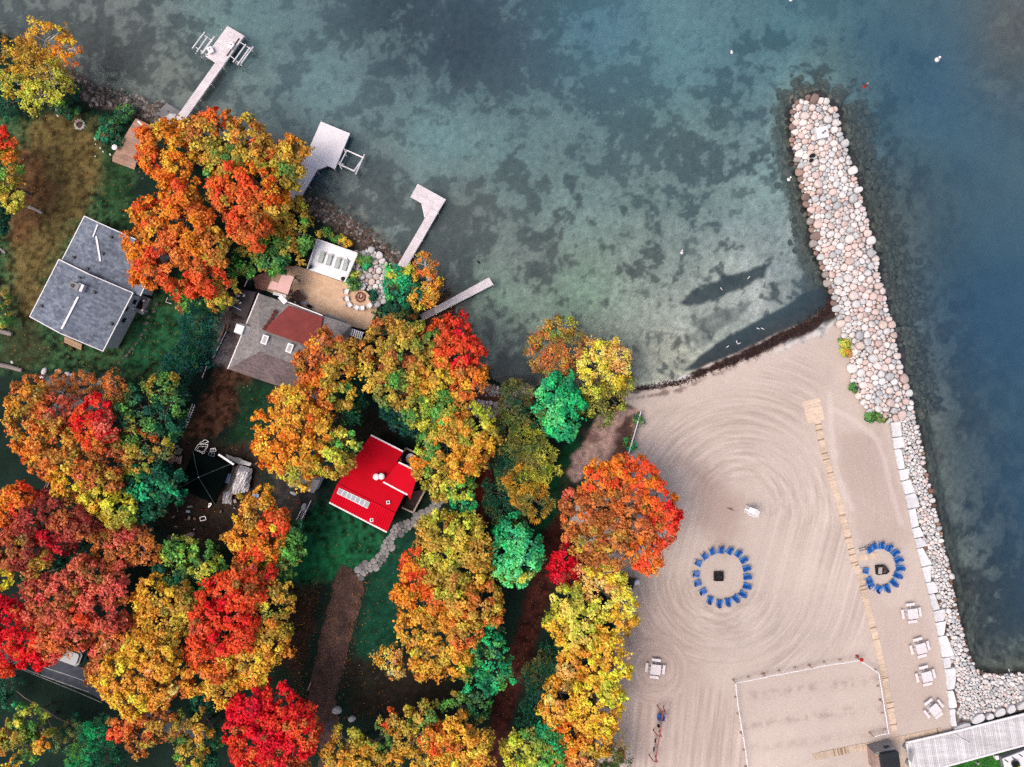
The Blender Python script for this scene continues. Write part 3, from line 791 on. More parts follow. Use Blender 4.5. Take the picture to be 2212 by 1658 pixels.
# upper bank, by the first dock
T('golden birch with forked white trunks leaning over the lake shore', 9, [(92, 85, 42, 'GO'), (140, 108, 26, 'GO', 'O'), (30, 110, 34, 'GO', 'OL'), (75, 150, 46, 'OL', 'GO'), (110, 178, 38, 'YG', 'OL'), (30, 175, 30, 'YG', 'GO'), (80, 205, 34, 'YG')], 'birch', 'birch_tree', bark=m_birch, show_limbs=1, base=(125, 250))
T('dark green shrub growing under the golden birch by the shore', 2.6, [(135, 205, 34, 'DG'), (142, 235, 22, 'DG', 'G'), (18, 220, 30, 'DG'), (10, 185, 26, 'DG', 'E')], 'bush', 'shrub', 'shrub')
T('autumn maple with a scarlet tip cut by the photo edge beside the brown lawn', 8, [(0, 300, 22, 'RO', 'R'), (-8, 340, 34, 'O', 'OL'), (8, 380, 30, 'OL', 'G'), (18, 430, 26, 'YG', 'OL'), (-10, 440, 34, 'DG'), (-6, 480, 22, 'DG')])
T('low green bush at the photo edge level with the grey shingled house', 2.5, [(-2, 645, 20, 'G', 'OL'), (0, 690, 18, 'G', 'OL')], 'bush', 'shrub', 'shrub')
T('dark green shrub bed next to the weathered deck', 1.3, [(238, 270, 20, 'DG', 'E'), (262, 248, 20, 'DG', 'G'), (225, 292, 16, 'DG', 'E'), (250, 300, 14, 'DG'), (275, 240, 15, 'G', 'DG')], 'bush', 'shrub', 'shrub')
T('bright orange maple overhanging the weathered deck', 9, [(355, 305, 44, 'O', 'YO'), (385, 335, 32, 'O', 'YO'), (335, 345, 34, 'O', 'RO'), (368, 365, 36, 'O', 'YO'), (318, 300, 24, 'O', 'BO')])
T('olive and rust maple with a scarlet top at the water between the first two docks', 10, [(470, 300, 58, 'OL', 'BO'), (468, 264, 30, 'RO', 'O'), (530, 300, 44, 'OL', 'BO'), (430, 285, 32, 'OL', 'BR'), (558, 330, 34, 'OL', 'RO'), (490, 350, 46, 'OL', 'G')])
T('large orange maple spreading over the corner of the grey shingled house', 11, [(385, 410, 34, 'O', 'RO'), (345, 470, 52, 'O', 'RO'), (400, 470, 50, 'O', 'BO'), (330, 520, 58, 'O', 'BO'), (410, 530, 60, 'BO', 'O'), (360, 580, 56, 'BO', 'RO'), (440, 600, 42, 'RO', 'BO'), (315, 590, 30, 'O', 'RO'), (455, 535, 34, 'OL', 'BO')])
T('orange red maple with olive shoulders standing inland of the broad white dock', 10.5, [(500, 390, 48, 'RO', 'O'), (555, 395, 42, 'RO', 'O'), (520, 440, 52, 'BO', 'RO'), (570, 440, 48, 'O', 'OL'), (540, 490, 42, 'BO', 'RO'), (480, 420, 28, 'RO', 'OL')])
T('olive gold maple leaning over the broad white dock', 9, [(610, 345, 36, 'OL', 'YO'), (632, 322, 26, 'YO', 'OL'), (620, 375, 32, 'OL', 'G'), (585, 355, 28, 'OL', 'YG')])
T('green maple with golden edges beside the tan patio', 5.8, [(620, 470, 46, 'OL', 'YO'), (600, 530, 52, 'G', 'OL'), (650, 505, 34, 'OL', 'G'), (540, 562, 38, 'G', 'OL'), (590, 560, 30, 'G', 'DG'), (580, 490, 34, 'OL')])
T('green maple in the shade below the large orange maple', 7, [(430, 630, 40, 'G', 'OL'), (478, 628, 34, 'OL', 'G'), (400, 640, 26, 'G', 'BR'), (470, 650, 22, 'YG', 'OL')])
# the dark cedars between the two grey roofs
for x, y, r, h, lab in ((428, 690, 38, 7, 'dark teal cedar beside the yard of the brown and grey roofed house'), (418, 750, 40, 6, 'dark teal cedar in the middle of the hedge between the two grey roofs'), (385, 790, 34, 5, 'dark teal cedar nearest the stepping stones'), (365, 840, 40, 6, 'olive tipped cedar at the lower end of the hedge between the grey roofs')):
    T(lab, h, [(x, y, r, 'T', 'DG'), (x + 12, y - 24, r * .7, 'DG', 'T'), (x - 14, y + 20, r * .7, 'T', 'OL' if y > 800 else 'DG')], 'conifer', 'cedar_tree', group='cedars between the grey roofed houses')
# patio garden
T('emerald and lime green tree at the foot of the bent dock', 7, [(858, 600, 26, 'E', 'YG'), (880, 595, 20, 'YG', 'Y'), (850, 625, 22, 'E', 'G'), (882, 630, 28, 'DG', 'E'), (862, 655, 22, 'DG')], squash=.9)
T('thin gold birch with bare twigs by the bent dock', 7, [(918, 572, 22, 'BO', 'OL'), (922, 610, 30, 'YO', 'O'), (935, 635, 24, 'YO', 'OL'), (905, 645, 22, 'OL', 'YO')], 'birch', 'birch_tree', bark=m_birch, show_limbs=2)
T('dark green hedge bush along the edge of the tan patio', 2.2, [(830, 690, 24, 'DG', 'CO'), (845, 665, 20, 'DG'), (860, 640, 18, 'DG'), (815, 715, 20, 'DG', 'CO')], 'bush', 'shrub', 'shrub')
T('brown green thicket at the land end of the straight short dock', 2.4, [(880, 665, 24, 'DG', 'CO'), (860, 690, 24, 'CO', 'BR'), (885, 690, 18, 'DG', 'BR')], 'bush', 'shrub', 'shrub')
T('round clipped green bush at the corner of the white deck', 1.2, [(760.5, 612, 13, 'G', 'DG'), (764, 616, 10, 'DG', 'G')], 'bush', 'shrub', 'shrub')
T('small dark green bush beside the patio fire ring', .8, [(803, 638, 11, 'DG', 'T')], 'bush', 'shrub', 'shrub')
T('leafy green plant among the pale rockery stones', .8, [(786, 568, 9, 'G', 'E'), (793, 575, 8, 'E', 'G'), (776, 560, 7, 'G', 'YG'), (795, 562, 6, 'G')], 'bush', 'plant', 'plant')
T('yellow green flower bed behind the white deck', .8, [(722, 512, 9, 'G', 'YG'), (738, 520, 9, 'YG', 'YO'), (752, 530, 8, 'YO', 'BO'), (706, 502, 7, 'G', 'YG'), (768, 592, 8, 'G', 'YG')], 'bush', 'plant', 'plant')
# by the middle shore
T('scarlet orange maple at the water beside the straight short dock', 11, [(945, 735, 38, 'RO', 'BR'), (985, 730, 42, 'RO', 'R'), (1005, 775, 40, 'RO', 'R'), (1015, 820, 32, 'O', 'BR'), (975, 770, 36, 'RO', 'BO'), (995, 855, 26, 'BO', 'OL')])
T('olive bronze maple in the middle of the shoreline clump', 12, [(830, 745, 48, 'OL', 'BR'), (880, 745, 46, 'OL', 'G'), (820, 790, 44, 'OL', 'BR'), (868, 795, 52, 'BR', 'OL'), (850, 840, 44, 'OL', 'G'), (905, 740, 34, 'OL', 'G')])
T('yellow green maple in front of the olive bronze maple', 11, [(930, 800, 44, 'OL', 'YO'), (950, 840, 40, 'YO', 'YG'), (920, 860, 40, 'YG', 'OL'), (955, 880, 30, 'G', 'YG'), (900, 890, 28, 'YG', 'G')])
T('bronze maple with scarlet sprigs hiding a corner of the grey roof', 11, [(705, 755, 40, 'BR', 'O'), (735, 770, 34, 'OL', 'BR'), (680, 800, 46, 'BR', 'O'), (725, 815, 40, 'OL', 'O'), (690, 850, 40, 'O', 'RO'), (728, 855, 32, 'OL', 'G'), (700, 880, 28, 'BO', 'RO')])
T('blue green spruce behind the red roofed house', 7, [(872, 900, 36, 'T'), (892, 920, 24, 'T', 'DG'), (850, 890, 24, 'T', 'DG')], 'conifer', 'spruce_tree')
T('dark green tree between the bronze maple and the red roofed house', 7, [(755, 855, 30, 'DG'), (765, 825, 26, 'DG'), (745, 890, 26, 'DG', 'G')])
T('big golden orange maple beside the red roofed house', 13, [(625, 880, 44, 'YO', 'BO'), (600, 930, 46, 'O', 'YO'), (650, 920, 48, 'YO', 'O'), (695, 945, 46, 'YO', 'OL'), (610, 980, 46, 'O', 'YO'), (660, 985, 52, 'YO', 'O'), (715, 990, 40, 'OL', 'YG'), (745, 960, 26, 'G', 'YG'), (640, 1020, 36, 'YG', 'YO'), (575, 960, 28, 'O', 'YO')])
T('round golden maple on the lake side of the red roofed house', 11, [(985, 925, 40, 'YO', 'OL'), (1030, 930, 44, 'YG', 'YO'), (965, 965, 44, 'OL', 'YO'), (1015, 975, 46, 'YO', 'OL'), (930, 960, 32, 'G', 'YG'), (970, 905, 26, 'G', 'YG'), (1000, 1005, 30, 'YO')])
T('green gold maple drooping over the deck of the red roofed house', 8, [(930, 1010, 36, 'OL', 'G'), (965, 1040, 38, 'OL', 'YG'), (910, 1000, 22, 'O', 'OL'), (990, 1055, 32, 'G', 'YG'), (1000, 1085, 24, 'E', 'G'), (945, 1050, 26, 'YG', 'OL')])
T('olive yellow maple below the flagstone path', 11, [(950, 1150, 42, 'OL', 'YG'), (1000, 1150, 40, 'OL', 'YG'), (940, 1195, 40, 'YG', 'OL'), (990, 1205, 50, 'YG', 'YO'), (1025, 1185, 34, 'OL'), (975, 1260, 42, 'OL', 'YG'), (1020, 1245, 36, 'OL', 'YO')])
T('pale mint green tree beside the brown lane', 10, [(1105, 1160, 40, 'E', 'LG'), (1135, 1180, 32, 'E', 'LG'), (1095, 1200, 38, 'LG', 'E'), (1135, 1215, 34, 'LG'), (1110, 1240, 36, 'LG', 'YG')], squash=.9)
T('orange maple with a scarlet crown tip over the dark lawn', 10, [(895, 1215, 30, 'RO', 'O'), (905, 1255, 32, 'O', 'RO'), (880, 1300, 34, 'O', 'YO'), (915, 1310, 38, 'O', 'YO'), (945, 1290, 28, 'O', 'RO')])
T('golden olive maple in the centre of the lower garden clump', 11, [(985, 1300, 40, 'OL', 'YO'), (1035, 1310, 44, 'OL', 'BO'), (1060, 1320, 28, 'OL', 'BO'), (900, 1370, 44, 'OL', 'YO'), (960, 1370, 48, 'YO', 'OL'), (930, 1420, 46, 'YO', 'OL'), (980, 1430, 40, 'YO', 'OL'), (1000, 1370, 36, 'BO', 'OL')])
T('thin golden tree with bare pale twigs at the edge of the dark lawn', 6, [(842, 1425, 26, 'GO', 'PO'), (852, 1450, 18, 'PO', 'GO')], 'birch', 'birch_tree', bark=m_birch, show_limbs=3)
T('jade green tree beside the lower end of the brown lane', 10, [(1045, 1385, 36, 'E', 'DG'), (1060, 1425, 40, 'E', 'G'), (1030, 1440, 36, 'G', 'E'), (1075, 1465, 30, 'E', 'G'), (1040, 1480, 34, 'E', 'DG')], 'open')
T('dark green maple behind the jade green tree', 7, [(990, 1530, 34, 'G', 'OL'), (1030, 1530, 28, 'DG', 'G'), (1010, 1565, 30, 'OL', 'G')], 'open')
T('golden maple at the lower photo edge beside the driveway', 9, [(730, 1635, 32, 'YO', 'OL'), (775, 1640, 32, 'YO', 'OL'), (745, 1600, 24, 'OL', 'YG'), (760, 1670, 40, 'YO'), (800, 1650, 26, 'OL')])
T('green maple with a scarlet sprig above the lower photo edge', 8, [(845, 1565, 24, 'RO', 'OL'), (820, 1600, 36, 'G', 'OL'), (860, 1600, 36, 'OL', 'YO'), (840, 1640, 34, 'OL', 'YO'), (870, 1555, 26, 'OL', 'G')], 'open')
T('loose olive maple with one orange spray and bare branches', 9, [(938, 1600, 26, 'RO', 'O'), (900, 1590, 34, 'OL', 'YG'), (920, 1550, 34, 'OL', 'G'), (950, 1640, 40, 'YO', 'OL'), (910, 1650, 34, 'OL', 'YO')], 'open', show_limbs=1)
T('gold brown maple in the lower middle of the photo', 10, [(1000, 1590, 40, 'YO', 'BR'), (1030, 1625, 36, 'OL', 'YO'), (990, 1640, 38, 'YO', 'OL'), (960, 1610, 24, 'BO', 'YO')])
# left woods
T('brown orange maple above the dark red maple', 11, [(55, 870, 40, 'BR', 'YO'), (95, 905, 44, 'BO', 'BR'), (50, 915, 36, 'OL', 'BO'), (120, 890, 36, 'PK', 'BR'), (75, 955, 42, 'BO', 'O'), (120, 950, 44, 'OL', 'BO'), (105, 995, 40, 'BO', 'YO'), (140, 985, 30, 'OL', 'BO')], 'maple')
T('scarlet maple poking up through the brown orange maples', 12, [(205, 880, 26, 'R', 'RO'), (185, 915, 32, 'RO', 'R'), (225, 920, 32, 'PK', 'R'), (200, 945, 28, 'RO', 'O')])
for x, y, r, lab in ((72, 835, 24, 'narrow brown cypress furthest along the row below the stone bench rocks'), (130, 835, 26, 'narrow brown cypress beside the grey gravel patch'), (178, 835, 26, 'narrow brown cypress between the gravel patch and the white boulder'), (248, 835, 30, 'wide brown cypress nearest the stepping stones')):
    T(lab, 6, [(x, y, r, 'BR', 'BO'), (x + 6, y + 18, r * .8, 'BR', 'OL'), (x - 4, y - 14, r * .6, 'BO', 'BR')], 'bush', 'cypress_tree', group='brown cypresses in a row')
T('dark green maple between the orange maples and the black canopy', 10, [(300, 880, 44, 'DG', 'G'), (345, 905, 44, 'DG', 'G'), (330, 950, 44, 'DG', 'OL'), (370, 870, 32, 'G', 'DG'), (290, 925, 36, 'G', 'OL'), (345, 840, 30, 'OL', 'G')], 'open')
T('olive brown maple with coral patches below the scarlet maple', 10, [(265, 965, 40, 'OL', 'BR'), (225, 985, 36, 'BR', 'PK'), (300, 1000, 40, 'OL', 'G'), (250, 1010, 34, 'OL', 'BO'), (305, 960, 32, 'BO', 'OL')], 'open')
T('bright yellow maple above the dark red maple', 11, [(150, 1045, 34, 'Y', 'YO'), (190, 1045, 36, 'Y', 'YO'), (215, 1075, 38, 'Y', 'YG'), (245, 1095, 36, 'YG', 'Y'), (180, 1015, 36, 'BO', 'PK'), (260, 1115, 26, 'YG', 'G'), (225, 1040, 28, 'BR', 'OL')])
T('deep emerald tree beside the black canopy', 9, [(310, 1050, 42, 'E', 'DG'), (345, 1040, 40, 'DG', 'E'), (370, 1060, 28, 'DG', 'E'), (300, 1090, 38, 'DG', 'E'), (330, 1090, 32, 'DG')])
T('dark red maple with an orange crown tip at the photo edge', 12, [(45, 1075, 30, 'RO', 'O'), (20, 1100, 36, 'O', 'DR'), (75, 1115, 52, 'DR'), (120, 1100, 44, 'DR', 'BR'), (50, 1165, 54, 'DR', 'PK'), (110, 1150, 52, 'DR', 'CR'), (155, 1130, 36, 'DR', 'BR'), (60, 1200, 40, 'DR', 'OL'), (10, 1190, 34, 'BR', 'DR')])
T('rust pink maple with a pale forked branch', 10, [(240, 1145, 40, 'BR', 'PK'), (275, 1165, 40, 'BR', 'PK'), (310, 1190, 30, 'BR', 'BO'), (260, 1190, 34, 'BR', 'PK'), (225, 1175, 24, 'BR')], show_limbs=1, bark=m_birch)
T('coral pink maple with bare grey branches', 12, [(190, 1250, 44, 'PK', 'BR'), (235, 1270, 40, 'PK', 'BR'), (130, 1290, 50, 'PK', 'BR'), (185, 1310, 50, 'PK', 'RO'), (235, 1330, 38, 'PK', 'DR'), (95, 1320, 40, 'PK', 'BR'), (150, 1360, 46, 'PK', 'BO'), (115, 1385, 36, 'PK', 'BO'), (90, 1275, 34, 'DR', 'PK')], 'maple', show_limbs=1)
T('crimson maple at the photo edge above the asphalt road', 11, [(15, 1345, 46, 'CR', 'R'), (50, 1375, 48, 'R', 'RO'), (5, 1400, 44, 'R', 'RO'), (85, 1400, 36, 'RO', 'R'), (75, 1425, 24, 'R')])
T('little yellow maple on the photo edge under the dark red maple', 7, [(0, 1250, 22, 'Y', 'YG'), (-5, 1235, 18, 'YG')])
T('green maple between the rust pink maple and the gold maple', 9, [(385, 1200, 36, 'G', 'YG'), (430, 1215, 38, 'G', 'YG'), (365, 1240, 34, 'DG', 'G'), (405, 1255, 38, 'G', 'DG'), (455, 1240, 32, 'YG', 'G'), (345, 1245, 24, 'DG')], 'open')
T('gold maple behind the fire red maple', 11, [(325, 1290, 36, 'GO', 'YO'), (365, 1295, 40, 'GO', 'OL'), (330, 1335, 40, 'GO', 'YO'), (370, 1345, 40, 'OL', 'GO'), (345, 1370, 36, 'GO', 'OL'), (395, 1310, 28, 'OL')])
T('fire red maple between the gold maple and the olive maple', 12, [(490, 1285, 42, 'RO', 'R'), (530, 1280, 36, 'RO', 'BR'), (455, 1325, 44, 'RO', 'R'), (505, 1335, 46, 'RO', 'R'), (435, 1365, 34, 'RO', 'PK'), (480, 1375, 42, 'R', 'RO'), (520, 1375, 30, 'RO')])
T('rust brown maple top behind the fire red maple', 10, [(510, 1248, 28, 'BR', 'RO'), (548, 1255, 26, 'BR', 'PK'), (585, 1245, 18, 'CR', 'RO')])
T('golden maple dotted with orange sprays below the junk pile', 10, [(550, 1110, 40, 'OL', 'YO'), (575, 1150, 44, 'YO', 'RO'), (525, 1160, 34, 'YO', 'O'), (560, 1185, 40, 'O', 'RO'), (595, 1130, 26, 'RO', 'YO'), (560, 1075, 24, 'YO', 'OL'), (505, 1165, 24, 'YO')])
T('green maple beside the golden maple dotted with orange', 8, [(615, 1180, 34, 'G', 'OL'), (630, 1150, 26, 'G', 'DG'), (600, 1215, 34, 'G', 'OL'), (560, 1225, 30, 'YG', 'OL'), (635, 1195, 20, 'G')])
T('olive maple beside the fire red maple', 10, [(580, 1300, 40, 'OL', 'G'), (600, 1335, 34, 'OL', 'YO'), (570, 1345, 34, 'OL'), (610, 1290, 26, 'OL', 'YO')], 'open')
T('orange and gold maple below the fire red maple', 11, [(435, 1410, 36, 'RO', 'BO'), (470, 1440, 42, 'BO', 'O'), (430, 1460, 40, 'BO', 'YO'), (520, 1430, 38, 'YO', 'OL'), (480, 1490, 40, 'YO', 'OL'), (565, 1410, 42, 'YO', 'OL'), (590, 1385, 34, 'YO', 'OL'), (550, 1450, 38, 'YO', 'OL')])
T('rust brown maple leaning on the large gold maple', 10, [(240, 1385, 42, 'BR', 'PK'), (225, 1430, 36, 'BR', 'PK'), (270, 1370, 32, 'BR', 'BO'), (210, 1455, 24, 'BR')])
T('large gold maple at the end of the asphalt road', 12, [(310, 1400, 40, 'YO', 'GO'), (350, 1415, 34, 'YO', 'GO'), (265, 1460, 44, 'YO', 'Y'), (310, 1455, 44, 'YO', 'O'), (345, 1470, 38, 'YO', 'PO'), (240, 1480, 32, 'YO', 'BO'), (290, 1510, 42, 'Y', 'YO'), (335, 1505, 32, 'YO', 'RO')])
T('brown and rust maple under the large gold maple', 9, [(265, 1570, 34, 'BO', 'RO'), (310, 1555, 36, 'BR', 'RO'), (300, 1595, 36, 'BR', 'OL'), (345, 1570, 36, 'BR', 'OL'), (250, 1585, 20, 'RO')], 'open')
T('olive maple beside the crimson maple', 8, [(400, 1575, 32, 'OL', 'G'), (425, 1605, 32, 'OL', 'YO'), (405, 1635, 32, 'OL', 'G'), (435, 1560, 22, 'OL')], 'open')
T('crimson maple with bare twigs at the lower photo edge', 12, [(540, 1540, 42, 'R', 'CR'), (590, 1530, 42, 'R', 'RO'), (630, 1550, 38, 'R', 'RO'), (530, 1590, 46, 'R', 'RO'), (585, 1590, 52, 'CR', 'R'), (640, 1600, 40, 'R', 'BR'), (550, 1640, 46, 'RO', 'R'), (610, 1645, 48, 'R', 'BR'), (655, 1580, 30, 'RO', 'R'), (600, 1500, 24, 'R')], show_limbs=1)
T('emerald conifer at the lower photo edge beside the brown and rust maple', 7, [(205, 1585, 30, 'E', 'DG'), (220, 1625, 34, 'DG', 'E'), (175, 1640, 34, 'E', 'G'), (235, 1650, 30, 'DG')], 'conifer', 'spruce_tree')
T('dim green conifer in the corner shade above the bottom edge', 6, [(430, 1520, 26, 'DG'), (455, 1650, 26, 'DG'), (460, 1600, 20, 'DG', 'G')], 'open', 'spruce_tree')
T('green maple with gold sprays in the bottom corner by the road', 9, [(55, 1555, 34, 'G', 'YG'), (80, 1580, 30, 'YG', 'G'), (30, 1590, 34, 'OL', 'G'), (15, 1625, 36, 'YO', 'OL'), (45, 1620, 30, 'G', 'DG'), (90, 1610, 20, 'YO')], 'open')
T('dark green shrub in the shade beside the asphalt road', 3.5, [(15, 1480, 26, 'DG'), (5, 1520, 24, 'DG', 'E'), (130, 1600, 26, 'DG', 'CO'), (160, 1570, 24, 'CO', 'DG')], 'bush', 'shrub', 'shrub')
T('dark green shade tree below the coral pink maple', 6, [(250, 1230, 26, 'DG'), (60, 1245, 24, 'DG', 'DR'), (180, 1200, 26, 'DG'), (140, 1225, 20, 'DG')], 'open')
# cedar strip and the beach edge
for x, y, r, h, c1, c2, lab in ((1128, 880, 36, 8, 'CO', 'DG', 'dark olive cedar at the top of the strip beside the pebble landing'), (1120, 940, 38, 8, 'CO', 'YG', 'dark olive cedar level with the emerald tree'), (1150, 990, 36, 9, 'CO', 'YG', 'olive cedar with straw yellow tips in the middle of the strip'),
        (1110, 1020, 34, 8, 'DG', 'CO', 'green black cedar on the lane side of the strip'), (1140, 1060, 36, 9, 'GO', 'CO', 'straw yellow cedar near the lower end of the strip'), (1090, 1090, 32, 7, 'DG', 'CO', 'green black cedar above the pale mint green tree')):
    T(lab, h, [(x, y, r * 1.2, c1, c2), (x + 16, y + 24, r * .95, c2, c1), (x - 14, y - 22, r * .95, c1, 'DG')], 'conifer', 'cedar_tree', group='cedars in the strip by the brown lane')
T('brown half bare tree standing at the dark cove', 8, [(1190, 735, 40, 'BR', 'OL'), (1178, 770, 38, 'BR', 'CO'), (1232, 755, 40, 'BR', 'CO'), (1210, 712, 26, 'OL', 'G'), (1212, 800, 36, 'BR', 'DG'), (1208, 765, 36, 'BR', 'OL')], 'birch', 'oak_tree', dens=1.5)
T('bright yellow willow at the water end of the beach', 9, [(1300, 765, 36, 'Y', 'PO'), (1335, 775, 26, 'PO', 'Y'), (1285, 795, 32, 'PY', 'Y'), (1320, 810, 34, 'Y', 'PY'), (1290, 825, 26, 'YG', 'PY')], 'birch', 'willow_tree', dens=1.4)
T('olive willow spreading below the bright yellow willow', 6, [(1285, 865, 34, 'YG', 'CO'), (1320, 860, 30, 'CO', 'YG'), (1345, 830, 22, 'CO', 'YG'), (1300, 895, 26, 'CO'), (1345, 800, 20, 'CO')], 'birch', 'willow_tree', dens=1.4)
T('emerald green tree between the cedars and the yellow willow', 9, [(1208, 835, 30, 'E'), (1195, 870, 38, 'E', 'LG'), (1228, 875, 32, 'E'), (1210, 905, 38, 'E', 'LG'), (1215, 930, 24, 'E')], squash=.9)
T('large brown maple with a flame orange rim at the beach edge', 12, [(1300, 1035, 36, 'O', 'RO'), (1345, 1020, 36, 'RO', 'O'), (1385, 1035, 40, 'RO', 'O'), (1420, 1075, 40, 'RO', 'O'), (1442, 1120, 30, 'RO', 'R'), (1430, 1150, 28, 'RO', 'R'),
  (1300, 1085, 44, 'BR', 'BO'), (1355, 1080, 44, 'BO', 'BR'), (1260, 1115, 44, 'BR', 'BO'), (1320, 1140, 50, 'BR', 'OL'), (1380, 1130, 44, 'BR', 'BO'), (1270, 1170, 44, 'BR', 'OL'), (1330, 1195, 44, 'BR', 'OL'), (1395, 1200, 38, 'RO', 'O'), (1240, 1090, 26, 'BR', 'PK')])
T('small crimson maple between the lane and the large brown maple', 6, [(1218, 1210, 24, 'CR', 'R'), (1225, 1245, 26, 'CR', 'DR'), (1205, 1225, 16, 'CR')])
T('pale yellow half bare maple beside the black roofed shelter', 9, [(1265, 1250, 28, 'PO', 'Y'), (1325, 1235, 28, 'Y', 'YG'), (1300, 1280, 40, 'PY', 'PO'), (1345, 1310, 36, 'Y', 'PY'), (1325, 1350, 34, 'Y', 'YO'), (1355, 1340, 26, 'YO', 'Y')], 'open')
T('greenish yellow maple beside the lane', 9, [(1225, 1300, 34, 'PY', 'YG'), (1260, 1330, 38, 'YG', 'PY'), (1215, 1345, 32, 'Y', 'YG'), (1260, 1375, 36, 'PY', 'YG'), (1235, 1390, 30, 'Y', 'YG')])
T('golden yellow maple at the beach edge level with the lone picnic table', 10, [(1310, 1410, 34, 'Y', 'YO'), (1290, 1445, 38, 'YO', 'Y'), (1330, 1440, 30, 'Y'), (1240, 1440, 32, 'YO', 'PO'), (1270, 1430, 30, 'YO')])
T('bright yellow maple at the beach edge level with the swings', 10, [(1280, 1510, 42, 'Y', 'YO'), (1310, 1530, 36, 'Y', 'YO'), (1285, 1555, 38, 'Y', 'YO'), (1315, 1500, 28, 'YG', 'Y')])
T('apricot maple between the bright yellow maple and the lane', 8, [(1210, 1500, 32, 'YO', 'PO'), (1195, 1535, 28, 'YO', 'PO'), (1230, 1530, 32, 'YO', 'Y')])
T('orange maple fading to pale apricot at the lower beach edge', 8, [(1235, 1585, 38, 'O', 'YO'), (1290, 1600, 34, 'YO', 'OL'), (1240, 1630, 36, 'O', 'PO'), (1250, 1660, 34, 'PO', 'BO'), (1300, 1575, 26, 'YO')])
T('dark green fir beside the lane below the yellow maples', 6, [(1190, 1430, 34, 'DG', 'CO'), (1165, 1470, 34, 'DG', 'CO'), (1170, 1520, 34, 'DG', 'T'), (1150, 1560, 34, 'DG')], 'conifer', 'fir_tree')
T('green and yellow maple at the lower photo edge by the lane', 8, [(1135, 1610, 32, 'YG', 'G'), (1120, 1640, 34, 'YG', 'Y'), (1165, 1640, 36, 'YG', 'G'), (1185, 1600, 32, 'E', 'G'), (1200, 1640, 24, 'G')])
T('dusky green fir at the lower beach edge', 6, [(1310, 1635, 32, 'CO', 'DG'), (1330, 1610, 24, 'CO', 'BR'), (1335, 1660, 30, 'CO', 'DG')], 'conifer', 'fir_tree')
# plants on the breakwater and the beach fence
for x, y, r, c1, c2, lab in ((1824, 738, 9, 'G', 'YG', 'green tuft with gold seed heads at the landward end of the boulders'), (1828, 758, 9, 'YG', 'BO', 'yellowing tuft beside the pile of boulders'), (1880, 897, 11, 'G', 'DG', 'leafy green plant where the boulders meet the flat slabs'), (1902, 901, 8, 'G', 'CO', 'small plant creeping over the last boulders'), (1842, 836, 6, 'G', 'DG', 'little dark plant tucked under a boulder at the sand'),
        (1376, 903, 8, 'G', 'DG', 'dark plant at the top of the white rail'), (1360, 960, 10, 'G', 'E', 'bright green plant halfway along the white rail')):
    T(lab, .9, [(x, y, r, c1, c2), (x + 4, y + 5, r * .7, c2, c1)], 'bush', 'plant', 'plant')
# fallen leaves: one scatter, nobody could count them
rng = np.random.default_rng(5)
q = []
for poly, n in ((LAWN, 2900), ([(480, 770), (560, 830), (600, 900), (640, 1150), (430, 1180), (400, 960)], 420), ([(600, 1130), (640, 1080), (870, 1160), (890, 1240), (860, 1500), (1000, 1500), (960, 1600), (680, 1600), (590, 1450)], 1000), ([(1030, 870), (1100, 880), (1060, 1100), (1030, 1110)], 260), ([(1200, 1100), (1230, 1130), (1150, 1400), (1080, 1600), (1050, 1600), (1110, 1400)], 420)):
    xs = [p[0] for p in poly]; ys = [p[1] for p in poly]
    X = rng.uniform(max(-60, min(xs)), max(xs), n * 3); Y = rng.uniform(min(ys), max(ys), n * 3)
    ok = sd(poly, X, Y) > 3
    q.append(np.stack([X[ok], Y[ok]], 1)[:n])
for lx, n in (([(690, 1250), (662, 1330), (640, 1420), (655, 1540)], 420), ([(776, 1250), (765, 1330), (745, 1420), (725, 1500), (700, 1600)], 300), ([(735, 1240), (710, 1380), (690, 1500), (680, 1600)], 340)):
    t = rng.uniform(0, len(lx) - 1.001, n); k = t.astype(int); A = np.array(lx, float); b_ = A[k] + (A[k + 1] - A[k]) * (t - k)[:, None] + rng.normal(0, 9, (n, 2)); q.append(b_); NR = sum(len(z) for z in q)
q = np.concatenate(q); n = len(q)
pos = np.stack([(q[:, 0] - CX) / S, (CY - q[:, 1]) / S, np.full(n, .05)], 1)
nr = np.array([0, 0, 1.0]) + rng.normal(0, .25, (n, 3)); nr /= np.linalg.norm(nr, axis=1)[:, None]
pal = np.array([C(*LC[k]) for k in ('YO', 'BO', 'BR', 'PO', 'BR', 'OL', 'BR', 'DR')])
me = leaf_mesh('fallen_leaves', pos, nr, pal[rng.integers(0, len(pal), n)] * rng.uniform(.25, 1.1, (n, 1)) ** 1.4, rng.uniform(.07, .17, n), rng.uniform(.06, .11, n), rng)
o = bpy.data.objects.new('fallen_leaves', me); COL.objects.link(o); tag(o, kind='stuff')
